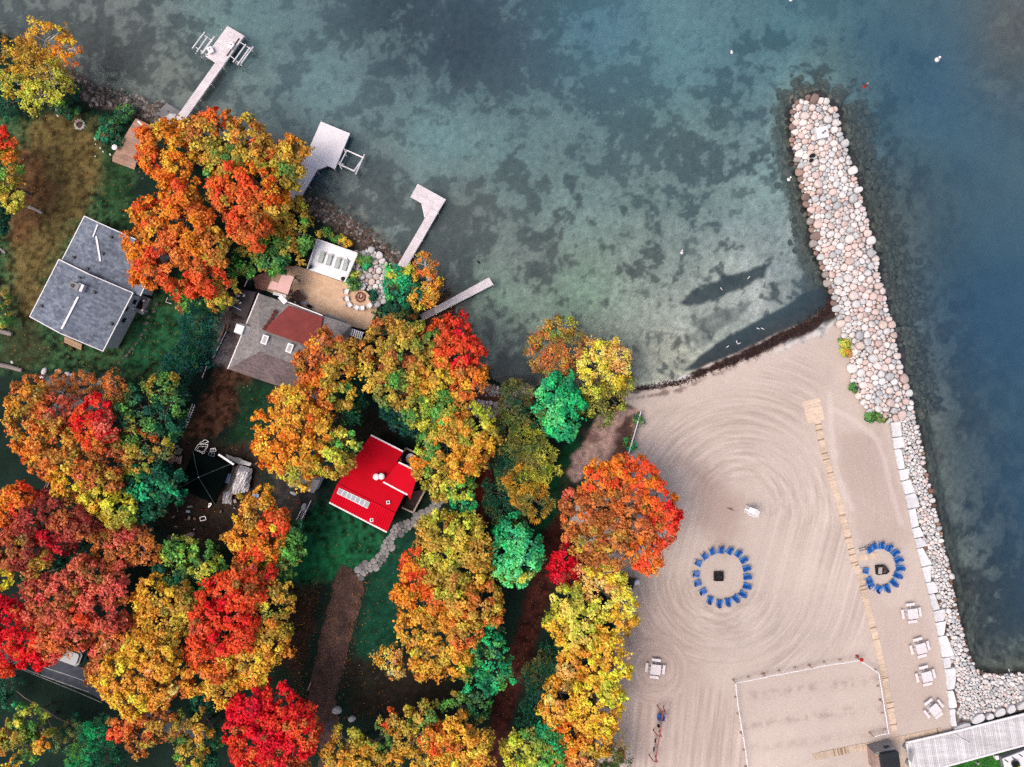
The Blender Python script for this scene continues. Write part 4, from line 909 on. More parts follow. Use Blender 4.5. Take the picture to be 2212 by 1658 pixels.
# ---------------------------------------------------------------- stones
def inside(poly, x, y):
    c = False; n = len(poly)
    for i in range(n):
        (ax, ay), (bx, by) = poly[i], poly[(i + 1) % n]
        if (ay > y) != (by > y) and x < (bx - ax) * (y - ay) / (by - ay) + ax: c = not c
    return c
def edge_d(poly, x, y):
    best = 1e9; n = len(poly)
    for i in range(n):
        (ax, ay), (bx, by) = poly[i], poly[(i + 1) % n]
        vx, vy = bx - ax, by - ay
        t = max(0, min(1, ((x - ax) * vx + (y - ay) * vy) / (vx * vx + vy * vy + 1e-9)))
        best = min(best, math.hypot(x - ax - t * vx, y - ay - t * vy))
    return best
def sites(poly, sizes, seed, pack=.92, avoid=()):
    """dart throwing with falling radii (plan units)"""
    rn = random.Random(seed)
    xs = [p[0] for p in poly]; ys = [p[1] for p in poly]
    out = []; cell = {}; g = max(s[0] for s in sizes) * 2
    for r0, r1, tries in sizes:
        for _ in range(tries):
            x, y = rn.uniform(min(xs), max(xs)), rn.uniform(min(ys), max(ys))
            r = rn.uniform(r1, r0)
            if not inside(poly, x, y) or any(math.hypot(x - a, y - b) < r + c for a, b, c in avoid): continue
            kx, ky = int(x // g), int(y // g); ok = True
            for i in (-1, 0, 1):
                for j in (-1, 0, 1):
                    for (a, b, c) in cell.get((kx + i, ky + j), ()):
                        if math.hypot(x - a, y - b) < (r + c) * pack: ok = False; break
                    if not ok: break
                if not ok: break
            if ok:
                out.append((x, y, r)); cell.setdefault((kx, ky), []).append((x, y, r))
    return out
def cells(ss, grow=1.35):
    """power-diagram cell of each site, bounded by an octagon"""
    g = max(s[2] for s in ss) * 4; grid = {}
    for s in ss: grid.setdefault((int(s[0] // g), int(s[1] // g)), []).append(s)
    res = []
    for (x, y, r) in ss:
        a0 = (x * 7.13 + y * 3.7) % 1.0
        c = [(x + r * grow * math.cos(a0 + i * math.pi / 5), y + r * grow * math.sin(a0 + i * math.pi / 5)) for i in range(10)]
        kx, ky = int(x // g), int(y // g)
        for i in (-1, 0, 1):
            for j in (-1, 0, 1):
                for (a, b, q) in grid.get((kx + i, ky + j), ()):
                    if a == x and b == y: continue
                    d = math.hypot(a - x, b - y)
                    if d > (r + q) * 2.2: continue
                    nx, ny = (a - x) / d, (b - y) / d
                    off = d / 2 + (r * r - q * q) / (2 * d)
                    c = clip(c, nx, ny, nx * x + ny * y + off * .985, True)
                    if len(c) < 3: break
                if len(c) < 3: break
            if len(c) < 3: break
        if len(c) >= 3: res.append(((x, y, r), c))
    return res
def rock(mb, cell, z0, h, rn, col, flat=False, lo=None, n=14, soft=2):
    """a boulder: rounded outline, bulging side, faceted crown"""
    p = list(cell)
    for _ in range(soft):
        q = []
        for i in range(len(p)):
            a, b = p[i], p[(i + 1) % len(p)]
            t = .16 + .1 * ((a[0] * 3.1 + a[1]) % 1)
            q += [(a[0] * (1 - t) + b[0] * t, a[1] * (1 - t) + b[1] * t), (a[0] * t + b[0] * (1 - t), a[1] * t + b[1] * (1 - t))]
        p = q
    # resample
    L = [0]
    for i in range(len(p)): L.append(L[-1] + math.hypot(p[(i + 1) % len(p)][0] - p[i][0], p[(i + 1) % len(p)][1] - p[i][1]))
    out = []; k = 0
    for i in range(n):
        t = L[-1] * i / n
        while k < len(p) - 1 and L[k + 1] < t: k += 1
        u = (t - L[k]) / max(1e-9, L[k + 1] - L[k]); a, b = p[k], p[(k + 1) % len(p)]
        out.append((a[0] + (b[0] - a[0]) * u, a[1] + (b[1] - a[1]) * u))
    cx = sum(q[0] for q in out) / n; cy = sum(q[1] for q in out) / n
    tx, ty = rn.uniform(-.34, .34), rn.uniform(-.34, .34)
    w = max(math.hypot(q[0] - cx, q[1] - cy) for q in out)
    rings = ((.8, -.55), (1.0, .2), (.98, .55), (.86, .84), (.5, .98)) if not flat else ((.97, -.5), (1.0, .3), (.98, .85), (.93, 1.0), (.5, 1.0))
    vs = []; fs = []
    for s, u in rings:
        for q in out:
            j = 1 + rn.uniform(-.035, .035)
            x, y = cx + (q[0] - cx) * s * j, cy + (q[1] - cy) * s * j
            z = z0 + h * (u + rn.uniform(-.06, .06) * (not flat)) + (u > .4) * ((x - cx) * tx + (y - cy) * ty) * (.9 if not flat else .15)
            vs.append((x, y, z))
    m = len(rings)
    for i in range(m - 1):
        for k in range(n):
            fs.append((i * n + k, i * n + (k + 1) % n, (i + 1) * n + (k + 1) % n, (i + 1) * n + k))
    vs.append((cx, cy, z0 + h * (1.0 + (0 if flat else rn.uniform(-.05, .06)))))
    for k in range(n): fs.append(((m - 1) * n + k, (m - 1) * n + (k + 1) % n, m * n))
    mb.add(vs, fs, col)
def worldcell(c, z): return [(P(x, y, z).x, P(x, y, z).y) for x, y in c]
def ground_z(px, py):
    x, y = (px - CX) / S, (CY - py) / S
    i = min(max(np.searchsorted(gx, x), 1), NX - 1); j = min(max(np.searchsorted(gy, y), 1), NY - 1)
    return float(GZ[j, i])
def one(mb, name, m, label, cat, group, smooth=False, kind=None):
    c = Vector((sum(v[0] for v in mb.v) / len(mb.v), sum(v[1] for v in mb.v) / len(mb.v), min(v[2] for v in mb.v)))
    return tag(mb.build(name, m, loc=c, smooth=smooth), label, cat, group, kind)

PALE = [(222, 216, 214), (210, 208, 208), (230, 224, 222), (190, 190, 192)]
PINK = [(226, 206, 200), (212, 188, 180), (230, 214, 209), (218, 197, 190)]
SPINE = [(1762, 215), (1770, 300), (1790, 400), (1815, 500), (1840, 600), (1865, 700), (1890, 800), (1920, 890)]
bs = sites(BREAK, [(10, 8, 110), (8, 6.2, 1500), (6.2, 4.6, 6000), (4.6, 3.2, 10000), (3.2, 2.1, 16000)], 11, .87)
bc = cells(bs, 1.55)
bc.sort(key=lambda t: -t[0][2])
rn = random.Random(4)
rest = MB()
ZONES = ((360, 'at the lake end'), (620, 'in the middle stretch'), (5000, 'towards the beach'))
nb = 0
for (x, y, r), c in bc:
    e = edge_d(BREAK, x, y)
    waters = y < 660 or x > 1806 + (y - 660) * .62
    side_l = x < np.interp(y, [q[1] for q in SPINE], [q[0] for q in SPINE])
    gz = ground_z(x, y)
    zt = WZ + .55 + min(e, 26) / 26 * .85 if waters else gz + .3
    wet = waters and e < r * 1.05 and side_l and y < 660
    if wet: base = rn.choice([(170, 140, 130), (148, 124, 116), (132, 112, 106), (160, 150, 146)]); kn = 'brown'
    elif rn.random() < .47: base = rn.choice(PINK); kn = 'pink'
    else: base = rn.choice(PALE); kn = 'grey'
    j = rn.uniform(.92, 1.2)
    colr = tuple(min(.82, v * j) for v in C(*base))
    zb = zt - .1
    h = r / S * rn.uniform(.7, 1.15)
    cc = c
    if nb < 300:
        mb = MB(); rock(mb, worldcell(cc, zb), zb, h, rn, colr, soft=1)
        zn = next(t for lim, t in ZONES if y < lim)
        lab = {'brown': 'wet brown boulder at the sheltered waterline of the breakwater, ', 'pink': 'pinkish rounded boulder packed into the breakwater, ', 'grey': 'pale grey rounded boulder packed into the breakwater, '}[kn] + zn
        one(mb, 'boulder', m_stone, lab, 'boulder', {'brown': 'wet brown', 'pink': 'pinkish', 'grey': 'pale grey'}[kn] + ' breakwater boulders ' + zn, smooth=True)
        nb += 1
    else:
        rock(rest, worldcell(cc, zb), zb - .05, h, rn, colr, n=9)
tag(rest.build('breakwater_stones', m_stone, smooth=True), kind='stuff')
# riprap: small round stones, nobody could count them
RIP = [(1925, 914), (1960, 885), (1972, 898), (1988, 940), (1999, 1017), (2012, 1070), (2027, 1127), (2041, 1193), (2054, 1245), (2066, 1314), (2087, 1396), (2105, 1444), (2135, 1458), (2208, 1456), (2290, 1450), (2290, 1512),
       (2200, 1520), (2150, 1535), (2105, 1548), (2070, 1562), (2062, 1470), (2038, 1337), (2012, 1245), (2000, 1193), (1987, 1140), (1973, 1075), (1957, 1017), (1950, 983), (1938, 930)]
rs = sites(RIP, [(6, 4.4, 500), (4.4, 3.2, 3500), (3.2, 2.1, 14000), (2.2, 1.5, 20000)], 21, .88)
rip = MB()
for (x, y, r), c in cells(rs, 1.5):
    e = edge_d(RIP, x, y)
    base = rn.choice(PALE + PINK[:1] + [(226, 220, 218)])
    if e < 3 and x > 1986 and rn.random() < .55: base = rn.choice([(120, 88, 74), (92, 70, 62), (150, 116, 100)])
    j = rn.uniform(.85, 1.15)
    z = WZ + .18 + min(e, 14) / 14 * .3
    rock(rip, worldcell(c, z), z, r / S * rn.uniform(.8, 1.2), rn, tuple(v * j for v in C(*base)), n=8)
tag(rip.build('riprap_stones', m_stone, smooth=True), kind='stuff')
# drowned rubble round the breakwater
sub = MB(); rn2 = random.Random(8)
for i in range(4200):
    t = rn2.random() * (len(BREAK)); k = int(t); a = BREAK[k]; b = BREAK[(k + 1) % len(BREAK)]; u = t - k
    x = a[0] + (b[0] - a[0]) * u; y = a[1] + (b[1] - a[1]) * u
    nx, ny = (b[1] - a[1]), -(b[0] - a[0]); l = math.hypot(nx, ny) + 1e-9
    o_ = abs(rn2.gauss(0, 1)) * (30 if x > 1800 else 17) + 1
    sgn = 1 if not inside(BREAK, x + nx / l * 3, y + ny / l * 3) else -1
    x += nx / l * o_ * sgn; y += ny / l * o_ * sgn
    if inside(BREAK, x, y) or y > 900 or (y > 615 and x < 1840): continue
    gz = ground_z(x, y); p = P(x, y, gz); r = rn2.uniform(.15, .5) * (1 - .4 * (o_ < 8))
    k = [(p.x + r * rn2.uniform(.8, 1.1) * math.cos(q), p.y + r * rn2.uniform(.8, 1.1) * math.sin(q)) for q in [i * math.pi / 3.5 for i in range(7)]]
    rock(sub, k, min(gz + .02, WZ - .25), r * .55, rn2, shade(C(*((104, 106, 98) if o_ > 10 else (62, 60, 60))), rn2, .5, 1.2), n=8)
tag(sub.build('drowned_rubble', m_stone, smooth=True), kind='stuff')
# dark stones and dead reeds along the garden shores
def shore_band(name, line, w, n, rmin, rmax, pal, seed, h=.5):
    mb = MB(); r_ = random.Random(seed)
    for i in range(n):
        k = r_.randrange(len(line) - 1); u = r_.random(); a, b = line[k], line[k + 1]
        x = a[0] + (b[0] - a[0]) * u + r_.gauss(0, w); y = a[1] + (b[1] - a[1]) * u + r_.gauss(0, w)
        gz = max(ground_z(x, y), WZ - .12); p = P(x, y, gz); r = r_.uniform(rmin, rmax)
        k2 = [(p.x + r * r_.uniform(.6, 1.2) * math.cos(q), p.y + r * r_.uniform(.6, 1.2) * math.sin(q)) for q in [j * math.pi / 3.5 for j in range(7)]]
        rock(mb, k2, gz + .02, r * h, r_, shade(C(*r_.choice(pal)), r_, .6, 1.2), n=8)
    return tag(mb.build(name, m_stone, smooth=True), kind='stuff')
DK = [(112, 100, 92), (84, 76, 72), (70, 62, 60), (128, 118, 112), (150, 140, 134), (96, 78, 68)]
shore_band('shore_pebbles', [(150, 165), (190, 198), (235, 214), (290, 228), (345, 246), (330, 240)], 11, 620, .08, .3, DK, 31)
shore_band('shore_pebbles', [(672, 442), (715, 462), (770, 500), (835, 553), (866, 578)], 11, 720, .08, .3, DK + [(104, 78, 66)], 32)
shore_band('shore_pebbles', [(945, 615), (985, 665), (985, 700), (930, 690)], 13, 260, .06, .2, [(90, 62, 48), (70, 52, 44), (112, 84, 60), (60, 56, 54)], 33)
shore_band('shore_pebbles', [(1030, 838), (1070, 846), (1115, 848), (1150, 840)], 6, 420, .06, .17, [(206, 190, 184), (176, 150, 140), (220, 208, 204), (140, 104, 92)], 34)
# seaweed left by the water: low tangled strands
wr = MB(); r_ = random.Random(9)
for i in range(2400):
    t = r_.random() ** .7; k = min(len(WRACK) - 2, int(t * (len(WRACK) - 1))); u = t * (len(WRACK) - 1) - k
    a, b = WRACK[k], WRACK[k + 1]
    g = np.interp(a[0], [1380, 1760], [2.5, 7])
    x = a[0] + (b[0] - a[0]) * u + r_.gauss(0, 2); y = a[1] + (b[1] - a[1]) * u + r_.gauss(0, g) + 3
    if x > 1800: continue
    z = max(ground_z(x, y), WZ) + .015; p = P(x, y, z); an = r_.uniform(0, 6.28); l = r_.uniform(.08, .3)
    q = p + Vector((math.cos(an) * l, math.sin(an) * l, .02)); m_ = (p + q) / 2 + Vector((r_.uniform(-.06, .06), r_.uniform(-.06, .06), r_.uniform(.02, .06)))
    wr.tube([p, m_, q], r_.uniform(.015, .04), 4, .012, col=shade(C(*r_.choice([(62, 38, 34), (48, 32, 32), (88, 58, 50), (40, 30, 32)])), r_, .5, 1.2))
tag(wr.build('washed_up_seaweed', mat('wet seaweed', (1, 1, 1), .6, .3, 4)), kind='stuff')

# flat slabs of the sea wall
r_ = random.Random(12)
def along(line, s):
    for a, b in zip(line[:-1], line[1:]):
        l = math.hypot(b[0] - a[0], b[1] - a[1])
        if s <= l: return (a[0] + (b[0] - a[0]) * s / l, a[1] + (b[1] - a[1]) * s / l), ((b[0] - a[0]) / l, (b[1] - a[1]) / l)
        s -= l
    return line[-1], ((line[-1][0] - line[-2][0]) / l, (line[-1][1] - line[-2][1]) / l)
SL = [(1926, 912)] + SEA[4:]
SL = [(1924, 912), (1934, 983), (1941, 1017), (1957, 1075), (1970, 1140), (1983, 1193), (1997, 1245), (2020, 1337), (2043, 1460), (2055, 1572)]
m_slab = mat('white limestone slab', C(230, 228, 230), .85, .2, 1.4, bump=.4, bscale=6, fine=.12)
s = 0; n = 0
ORD = 'first second third fourth fifth sixth seventh eighth ninth tenth eleventh twelfth thirteenth fourteenth fifteenth sixteenth seventeenth eighteenth nineteenth twentieth'.split()
while s < 672:
    l = r_.uniform(22, 48); (ax, ay), (tx, ty) = along(SL, s + 1); (bx, by), (ux, uy) = along(SL, min(s + l - .5, 676))
    w1, w2 = r_.uniform(12, 26), r_.uniform(9, 26)
    c = [(ax, ay), (ax + ty * -1 * -w1, ay - tx * w1 * -1 * -1)] if False else [(ax, ay), (ax + ty * w1, ay - tx * w1), ((ax + bx) / 2 + ty * (w1 + w2) * .5 + r_.uniform(-2, 4), (ay + by) / 2 + r_.uniform(-4, 4) - tx * (w1 + w2) * .5), (bx + uy * w2, by - ux * w2), (bx, by)]
    z = .0; mb = MB(); j = r_.uniform(.86, 1.05)
    rock(mb, worldcell(c, .2), .0, .26, r_, (j, j, j), flat=True, n=30, soft=0)
    o = ORD[n] if n < 20 else 'last'
    one(mb, 'stone_slab', m_slab, f'flat white limestone slab edging the sand, {o} of its row counted from the boulders', 'stone slab', 'white slabs along the sand')
    s += l; n += 1
n = 0
for (x0, y0), (x1, y1), d in (((2060, 1583), (2098, 1570), 11), ((2100, 1568), (2128, 1556), 17), ((2131, 1557), (2148, 1551), 11), ((2150, 1551), (2173, 1543), 15), ((2176, 1544), (2195, 1537), 16), ((2198, 1537), (2230, 1524), 14), ((2233, 1524), (2262, 1514), 14)):
    c = [(x0, y0), (x1, y1), (x1 - 3, y1 - d + 2), ((x0 + x1) / 2, (y0 + y1) / 2 - d - 2), (x0 + 1, y0 - d)]
    mb = MB(); j = r_.uniform(.68, .88)
    rock(mb, worldcell(c, .3), .1, .3, r_, (j, j, j), flat=True, n=16)
    one(mb, 'stone_slab', m_slab, f'grey stone block set against the wide pale pier, {ORD[n]} counted from the sand', 'stone block', 'grey blocks along the pier'); n += 1

# rockery by the patio, single garden boulders
ROCKERY = [(768, 545), (800, 540), (835, 560), (836, 600), (832, 650), (806, 662), (786, 628), (768, 622), (756, 595), (760, 572)]
av = [(790, 568, 13), (779, 642, 15), (803, 638, 11), (760, 612, 13)]
g = [0]
for (x, y, r), c in cells(sites(ROCKERY, [(8, 6, 160), (6, 4, 1500), (4, 2.6, 2600)], 5, .88, av), 1.4):
    big = 'large' if r > 6 else 'middling' if r > 4 else 'small'
    mb = MB(); base = r_.choice(PALE + PINK + [(158, 156, 158)]); rock(mb, worldcell(c, .1), .05, r / S * .8, r_, shade(C(*base), r_, .62, 1.1))
    one(mb, 'rock', m_stone, f'{big} pale rounded rock in the rockery beside the tan patio', 'rock', f'{big} rocks of the patio rockery', True)
LAND = [(1012, 880), (1022, 862), (1040, 868), (1070, 872), (1095, 865), (1105, 862), (1108, 872), (1085, 890), (1064, 900), (1050, 910), (1020, 895)]
for (x, y, r), c in cells(sites(LAND, [(7, 5, 160), (5, 3.4, 900), (3.4, 2.4, 1500)], 6, .95), 1.25):
    big = 'large' if r > 5 else 'small'
    mb = MB(); base = r_.choice(PALE + PINK); rock(mb, worldcell(c, .1), .05, r / S * .7, r_, shade(C(*base), r_, .7, 1.1))
    one(mb, 'rock', m_stone, f'{big} pale rock heaped at the landing between the scarlet maple and the cedars', 'rock', f'{big} rocks at the landing', True)
def boulder(x, y, rx, ry, label, col=(190, 188, 188), flat=False, h=.5, rot=0, name='boulder', group=None, z=0, m=None, cat='boulder'):
    ca, sa = math.cos(rot), math.sin(rot)
    c = []
    for i in range(8):
        a = i * math.pi / 4 + r_.uniform(-.2, .2); u, v = rx * math.cos(a) * r_.uniform(.85, 1.1), ry * math.sin(a) * r_.uniform(.85, 1.1)
        c.append((x + u * ca - v * sa, y + u * sa + v * ca))
    mb = MB(); rock(mb, worldcell(c, z), z, h * min(rx, ry) / S * 2, r_, C(*col), flat=flat)
    return one(mb, name, m or m_stone, label, cat, group, smooth=not flat)
boulder(729, 1533, 11, 9, 'rounded grey boulder nearest the crimson maple at the foot of the driveway', (186, 188, 190))
boulder(761, 1552, 10, 7, 'angular grey boulder on the dark lawn at the foot of the driveway', (180, 180, 182), rot=-.3)
boulder(412, 1156, 12, 7, 'brown grey boulder in the dirt below the junk pile', (150, 134, 126), rot=-.4)
boulder(372, 1160, 9, 8, 'dull brown boulder under the edge of the deep emerald tree', (96, 84, 78))
for x, y, rx, ry, rot, lab in ((97, 803, 6, 10, .2, 'tall white rock at the corner of the gravel patch'), (91, 815, 7, 4, 0, 'flat white rock beside the tall white rock'), (128, 803, 10, 5, .25, 'long white rock above the gravel patch'), (147, 808, 8, 5, .3, 'white rock in the middle of the row above the gravel patch'), (160, 812, 8, 6, .2, 'white rock ending the row above the gravel patch'), (217, 827, 8, 6, .2, 'lone white rock beside the stepping stones'), (27, 783, 5, 3, .6, 'little white rock above the fallen grey log')):
    boulder(x, y, rx, ry, lab, (216, 210, 210), rot=rot)
# stepping stones and the flagstone path
n = 0
STEP = tl(0, 1, (1290, 960), (1270, 1020), (1225, 1065), (1210, 1115), (1195, 1170), (1170, 1210), (1160, 1240), (1125, 1280), (1095, 1325), (1070, 1350), (1045, 1380), (1015, 1405), (985, 1440), (955, 1480), (920, 1515), (890, 1555))
for i, (x, y) in enumerate(STEP):
    k = r_.uniform(.8, 1.25)
    boulder(x, y, 4.6 * k, 3.0 * k, f'pale stepping stone curving past the grey shingled house, {ORD[i]} from the large orange maple', (178, 172, 166), True, .28, r_.uniform(-.9, -.1), 'stepping_stone', 'stepping stones past the grey shingled house', .03, m_flag, 'stepping stone')
for i, (x, y) in enumerate(((304, 424), (305, 433), (301, 372), (308, 386))):
    boulder(x, y, 3.4, 2, f'little stepping stone behind the weathered deck, {ORD[i]} of four', (170, 166, 160), True, .28, 0, 'stepping_stone', 'stepping stones behind the weathered deck', .03, m_flag, 'stepping stone')
FP = tl(1, 2, (1585, 965), (1530, 1030), (1430, 1120), (1330, 1190), (1200, 1250), (1140, 1300), (1100, 1370), (1060, 1470), (1000, 1540), (900, 1590), (850, 1640))
FPW = 7.5
poly = []; poly2 = []
for i, (x, y) in enumerate(FP):
    a = FP[max(i - 1, 0)]; b = FP[min(i + 1, len(FP) - 1)]; l = math.hypot(b[0] - a[0], b[1] - a[1]); nx, ny = -(b[1] - a[1]) / l, (b[0] - a[0]) / l
    w_ = FPW * (1.5 if i == 4 else 1.35 if i >= 9 else 1)
    poly.append((x + nx * w_, y + ny * w_)); poly2.append((x - nx * w_, y - ny * w_))
FPOLY = poly + poly2[::-1]
for (x, y, r), c in cells(sites(FPOLY, [(7, 5, 700), (5, 3.2, 2500), (3, 2, 3000)], 17, .86), 1.6):
    mb = MB(); dark = r_.random() < .25
    rock(mb, worldcell(c, .04), .0, .06, r_, shade((1, 1, 1) if not dark else (.45, .45, .47), r_, .75, 1.25), flat=True, soft=1)
    big = ('dark wet' if dark else 'dry grey') + (' broad' if r > 5 else ' small')
    one(mb, 'flagstone', m_flag, f'{big} flagstone in the winding path below the red roofed house', 'flagstone', f'{big} flagstones of the winding path')
def ring(cx_, cy_, rad, n, lab, grp, sz=3, col=(206, 190, 182), z=0):
    for i in range(n):
        a = 6.2832 * i / n + .2
        boulder(cx_ + rad * math.cos(a), cy_ + rad * math.sin(a), sz * r_.uniform(.8, 1.25), sz * r_.uniform(.7, 1.05), lab, tuple(int(v * r_.uniform(.8, 1.05)) for v in col), rot=a, name='fire_ring_stone', group=grp, z=z, cat='stone')
ring(173, 270, 9.5, 12, 'pinkish stone of the fire ring on the bare earth under the birch', 'stones of the lawn fire ring', 3.6)
boulder(173, 270, 6, 5.5, 'brown ash heap inside the fire ring under the birch', (92, 66, 58), True, .12, name='ash_heap', cat='ash heap')
ring(779, 642.5, 9.5, 14, 'brown stone of the patio fire ring facing the white chairs', 'stones of the patio fire ring', 2.8, (150, 96, 84), .05)
boulder(779, 642.5, 6.5, 6, 'rust coloured ash bed inside the patio fire ring', (116, 58, 48), True, .1, name='ash_heap', z=.05, cat='ash heap')
boulder(781, 640, 2.5, 5, 'charred pale log resting in the patio fire ring', (216, 190, 176), False, .5, .4, 'charred_log', z=.1, cat='log')
for i, (x, y) in enumerate(tl(0, 0, (785, 1145), (790, 1190), (828, 1222), (850, 1250), (786, 1290), (925, 1165), (890, 1155), (940, 1185), (910, 1275), (825, 1055), (820, 1080))):
    boulder(x, y, 3 * r_.uniform(.6, 1.3), 2.4 * r_.uniform(.7, 1.2), 'small white edging stone of the shrub bed beside the weathered deck', (220, 214, 206), rot=r_.uniform(0, 3), name='edging_stone', group='edging stones of the shrub bed', cat='stone')
# black cormorants' perch: the white marker slab on the breakwater
mk = thing('marker_plinth', 'square white concrete plinth with a short post among the breakwater boulders', 'plinth', P(1773, 289, 1.6))
a = R(12); MB().box((0, 0, .12), (1.25, 1.15, .5), a).build('slab', m_white, mk)
t = MB(); t.lathe([(.1, .36), (.1, .42), (.05, .44), (.05, .9), (.09, .92), (.09, 1.0)], (.05, -.05, 0), 10); t.build('post', m_steel, mk)
bg_ = thing('backpack', 'black bag lying on the breakwater boulders below the white plinth', 'bag', P(1754, 341, 1.5))
rock_ = MB(); rock(rock_, [(.05 + .34 * math.cos(q), .2 + .22 * math.sin(q)) for q in [i * .9 for i in range(7)]], 0, .3, r_, (1, 1, 1)); rock_.build('body', m_black, bg_, smooth=True)
rock_ = MB(); rock(rock_, [(-.1 + .24 * math.cos(q), -.32 + .2 * math.sin(q)) for q in [i * .9 for i in range(7)]], 0, .26, r_, (1, 1, 1)); rock_.build('pocket', m_black, bg_, smooth=True)
t = MB(); t.tube([(-.2, .1, .1), (-.3, -.1, .2), (-.25, -.35, .12)], .03, 5); t.build('strap', m_black, bg_)
# ---------------------------------------------------------------- docks
def dock(name, label, loc_px, boards, zt=.45, m=m_dock, w=.18, col=(1, 1, 1), posts=(), cat='dock', rim=True, pm=None, gap=.014, jit=.035):
    """boards: list of (convex polygon in plan units, board direction as two plan points)"""
    root = thing(name, label, cat, P(loc_px[0], loc_px[1], WZ))
    for i, bd in enumerate(boards):
        pl, (d0, d1) = bd[0], bd[1]
        c_ = bd[2] if len(bd) > 2 else col
        q = [(v.x, v.y) for v in PP(pl, zt)]
        a, b = P(*d0, zt), P(*d1, zt)
        mb = MB(); planks(mb, q, math.atan2(b.y - a.y, b.x - a.x), w, gap, zt - .05, zt, c_, jit, i + 3)
        mb.build('deck_boards', m, root, w=True)
        fr = MB(); n = len(q)
        cen = (sum(v[0] for v in q) / n, sum(v[1] for v in q) / n)
        for k in range(n):
            s = .985
            e0 = (cen[0] + (q[k][0] - cen[0]) * s, cen[1] + (q[k][1] - cen[1]) * s); e1 = (cen[0] + (q[(k + 1) % n][0] - cen[0]) * s, cen[1] + (q[(k + 1) % n][1] - cen[1]) * s)
            fr.bar((*e0, zt - .15), (*e1, zt - .15), .06, .18)
        fr.build('frame', m_alu if rim else m_brown, root, w=True)
    for x, y in posts:
        p = P(x, y, zt)
        MB().tube([(p.x, p.y, ground_z(x, y) - .1), (p.x, p.y, zt + .12)], .035, 8).build('post', pm or m_alu, root, w=True)
    return root
D = dock('dock', 'long narrow white dock with a wide head and boat lifts on both sides', (441, 170),
     [([(512.3, 68.8), (527.5, 78), (385.8, 278), (370, 269)], ((512.3, 68.8), (527.5, 78))), ([(491.3, 56.4), (512, 68.6), (464.6, 135.7), (443.5, 122)], ((491.3, 56.4), (512.3, 68.8)))],
     posts=((489, 57), (529, 80), (441, 123), (466, 138), (484, 148), (458, 184), (434, 218), (410, 252), (480, 66), (470, 78)), m=m_dock)
for x, y, a in ((457, 111.5, .5), (501, 102, -.6)):
    b = thing('dock_box', 'white storage box with a dark latch on the wide head of the long dock' if x < 480 else 'white bench box under the dark lift rail on the long dock', 'box', P(x, y, .45), a)
    MB().box((0, 0, .17), (.5, .62, .34)).build('body', m_white, b); MB().box((0, 0, .365), (.56, .68, .05)).build('lid', m_white, b); MB().box((0, .1, .40), (.14, .14, .03)).build('latch', m_steel, b)
def lift(label, rails, cross, legs, px, zt=.5, dark=()):
    r = thing('boat_lift', label, 'boat lift', P(*px, WZ))
    for i, (a, b) in enumerate(rails):
        MB().tube([P(*a, zt), P(*b, zt)], .085 if i not in dark else .05, 8).build('bunk_rail', m_darkmetal if i in dark else m_alu, r, w=True)
    for a, b in cross: MB().bar(P(*a, zt - .15), P(*b, zt - .15), .07).build('cross_bar', m_alu, r, w=True)
    for x, y in legs:
        p = P(x, y, zt); MB().tube([(p.x, p.y, ground_z(x, y) - .05), (p.x, p.y, zt + .12)], .045, 6).build('leg', m_alu, r, w=True)
lift('white pipe boat lift on the shore side of the long dock head', [((442.8, 69.6), (415.5, 105.5)), ((448.5, 80.4), (425.2, 112.9)), ((458.5, 85), (435, 117)), ((463.8, 79.5), (438, 116))], [((440, 76), (460, 90)), ((419, 100), (447, 119))], ((459, 91), (447, 120), (424, 117), (436, 125)), (438, 98))
lift('white pipe boat lift with one dark rail over the edge of the long dock head', [((516.5, 83), (489.5, 121.5)), ((531, 97), (503.5, 135)), ((540.5, 102.8), (513, 141)), ((547, 101.5), (521, 138))], [((514, 89), (546, 109)), ((493, 117), (523, 143))], ((546, 110), (523, 143), (541, 106), (510, 137)), (520, 112), .55, dark=(0,))
dock('dock', 'broad white dock shaped like an arrow with one cut corner', (690, 340), [([(693, 263), (756, 288.7), (723.2, 366), (707.5, 358.3), (665.6, 325)], ((693, 263), (756, 288.7))), ([(665.4, 325.4), (707.3, 358.6), (684.6, 367.5), (652, 350)], ((665, 325), (707, 358))), ([(651.8, 350.4), (684.2, 367.7), (641, 441), (619, 428)], ((652, 350), (684, 367)))],
     m=m_dock2, posts=((756, 291), (724, 368), (686, 372), (668, 404), (694, 262), (655, 431)), w=.3, gap=.004, jit=.015, zt=.55)
lift('square open boat lift frame beside the broad white dock', [((749.5, 325.5), (785, 341)), ((785, 341), (765, 370)), ((765, 370), (733.7, 355.6)), ((733.7, 355.6), (749.5, 325.5)), ((787.5, 334), (768, 378))], [((744, 320), (748, 338)), ((731, 352), (738, 366)), ((733, 350), (742, 356))], ((749, 325), (786, 341), (766, 372), (733, 356)), (760, 348))
dock('dock', 'bent pale dock with a square head and a triangular brace', (900, 500), [([(902, 397.6), (963, 431.5), (946.8, 458.4), (886.7, 426)], ((902, 397.6), (963, 431.5))), ([(930.5, 450.6), (946.3, 459), (912, 519), (896, 510)], ((930.5, 451), (946.3, 459))), ([(895.8, 510.4), (911.7, 519.4), (876.7, 579.4), (858.4, 574)], ((896, 510), (912, 519))), ([(910.3, 439.5), (930, 450.8), (917.4, 471)], ((910.3, 439.5), (930, 450.8)))],
     posts=((888, 428), (962, 434), (947, 462), (917, 473), (913, 521), (893, 556)), m=m_dock)
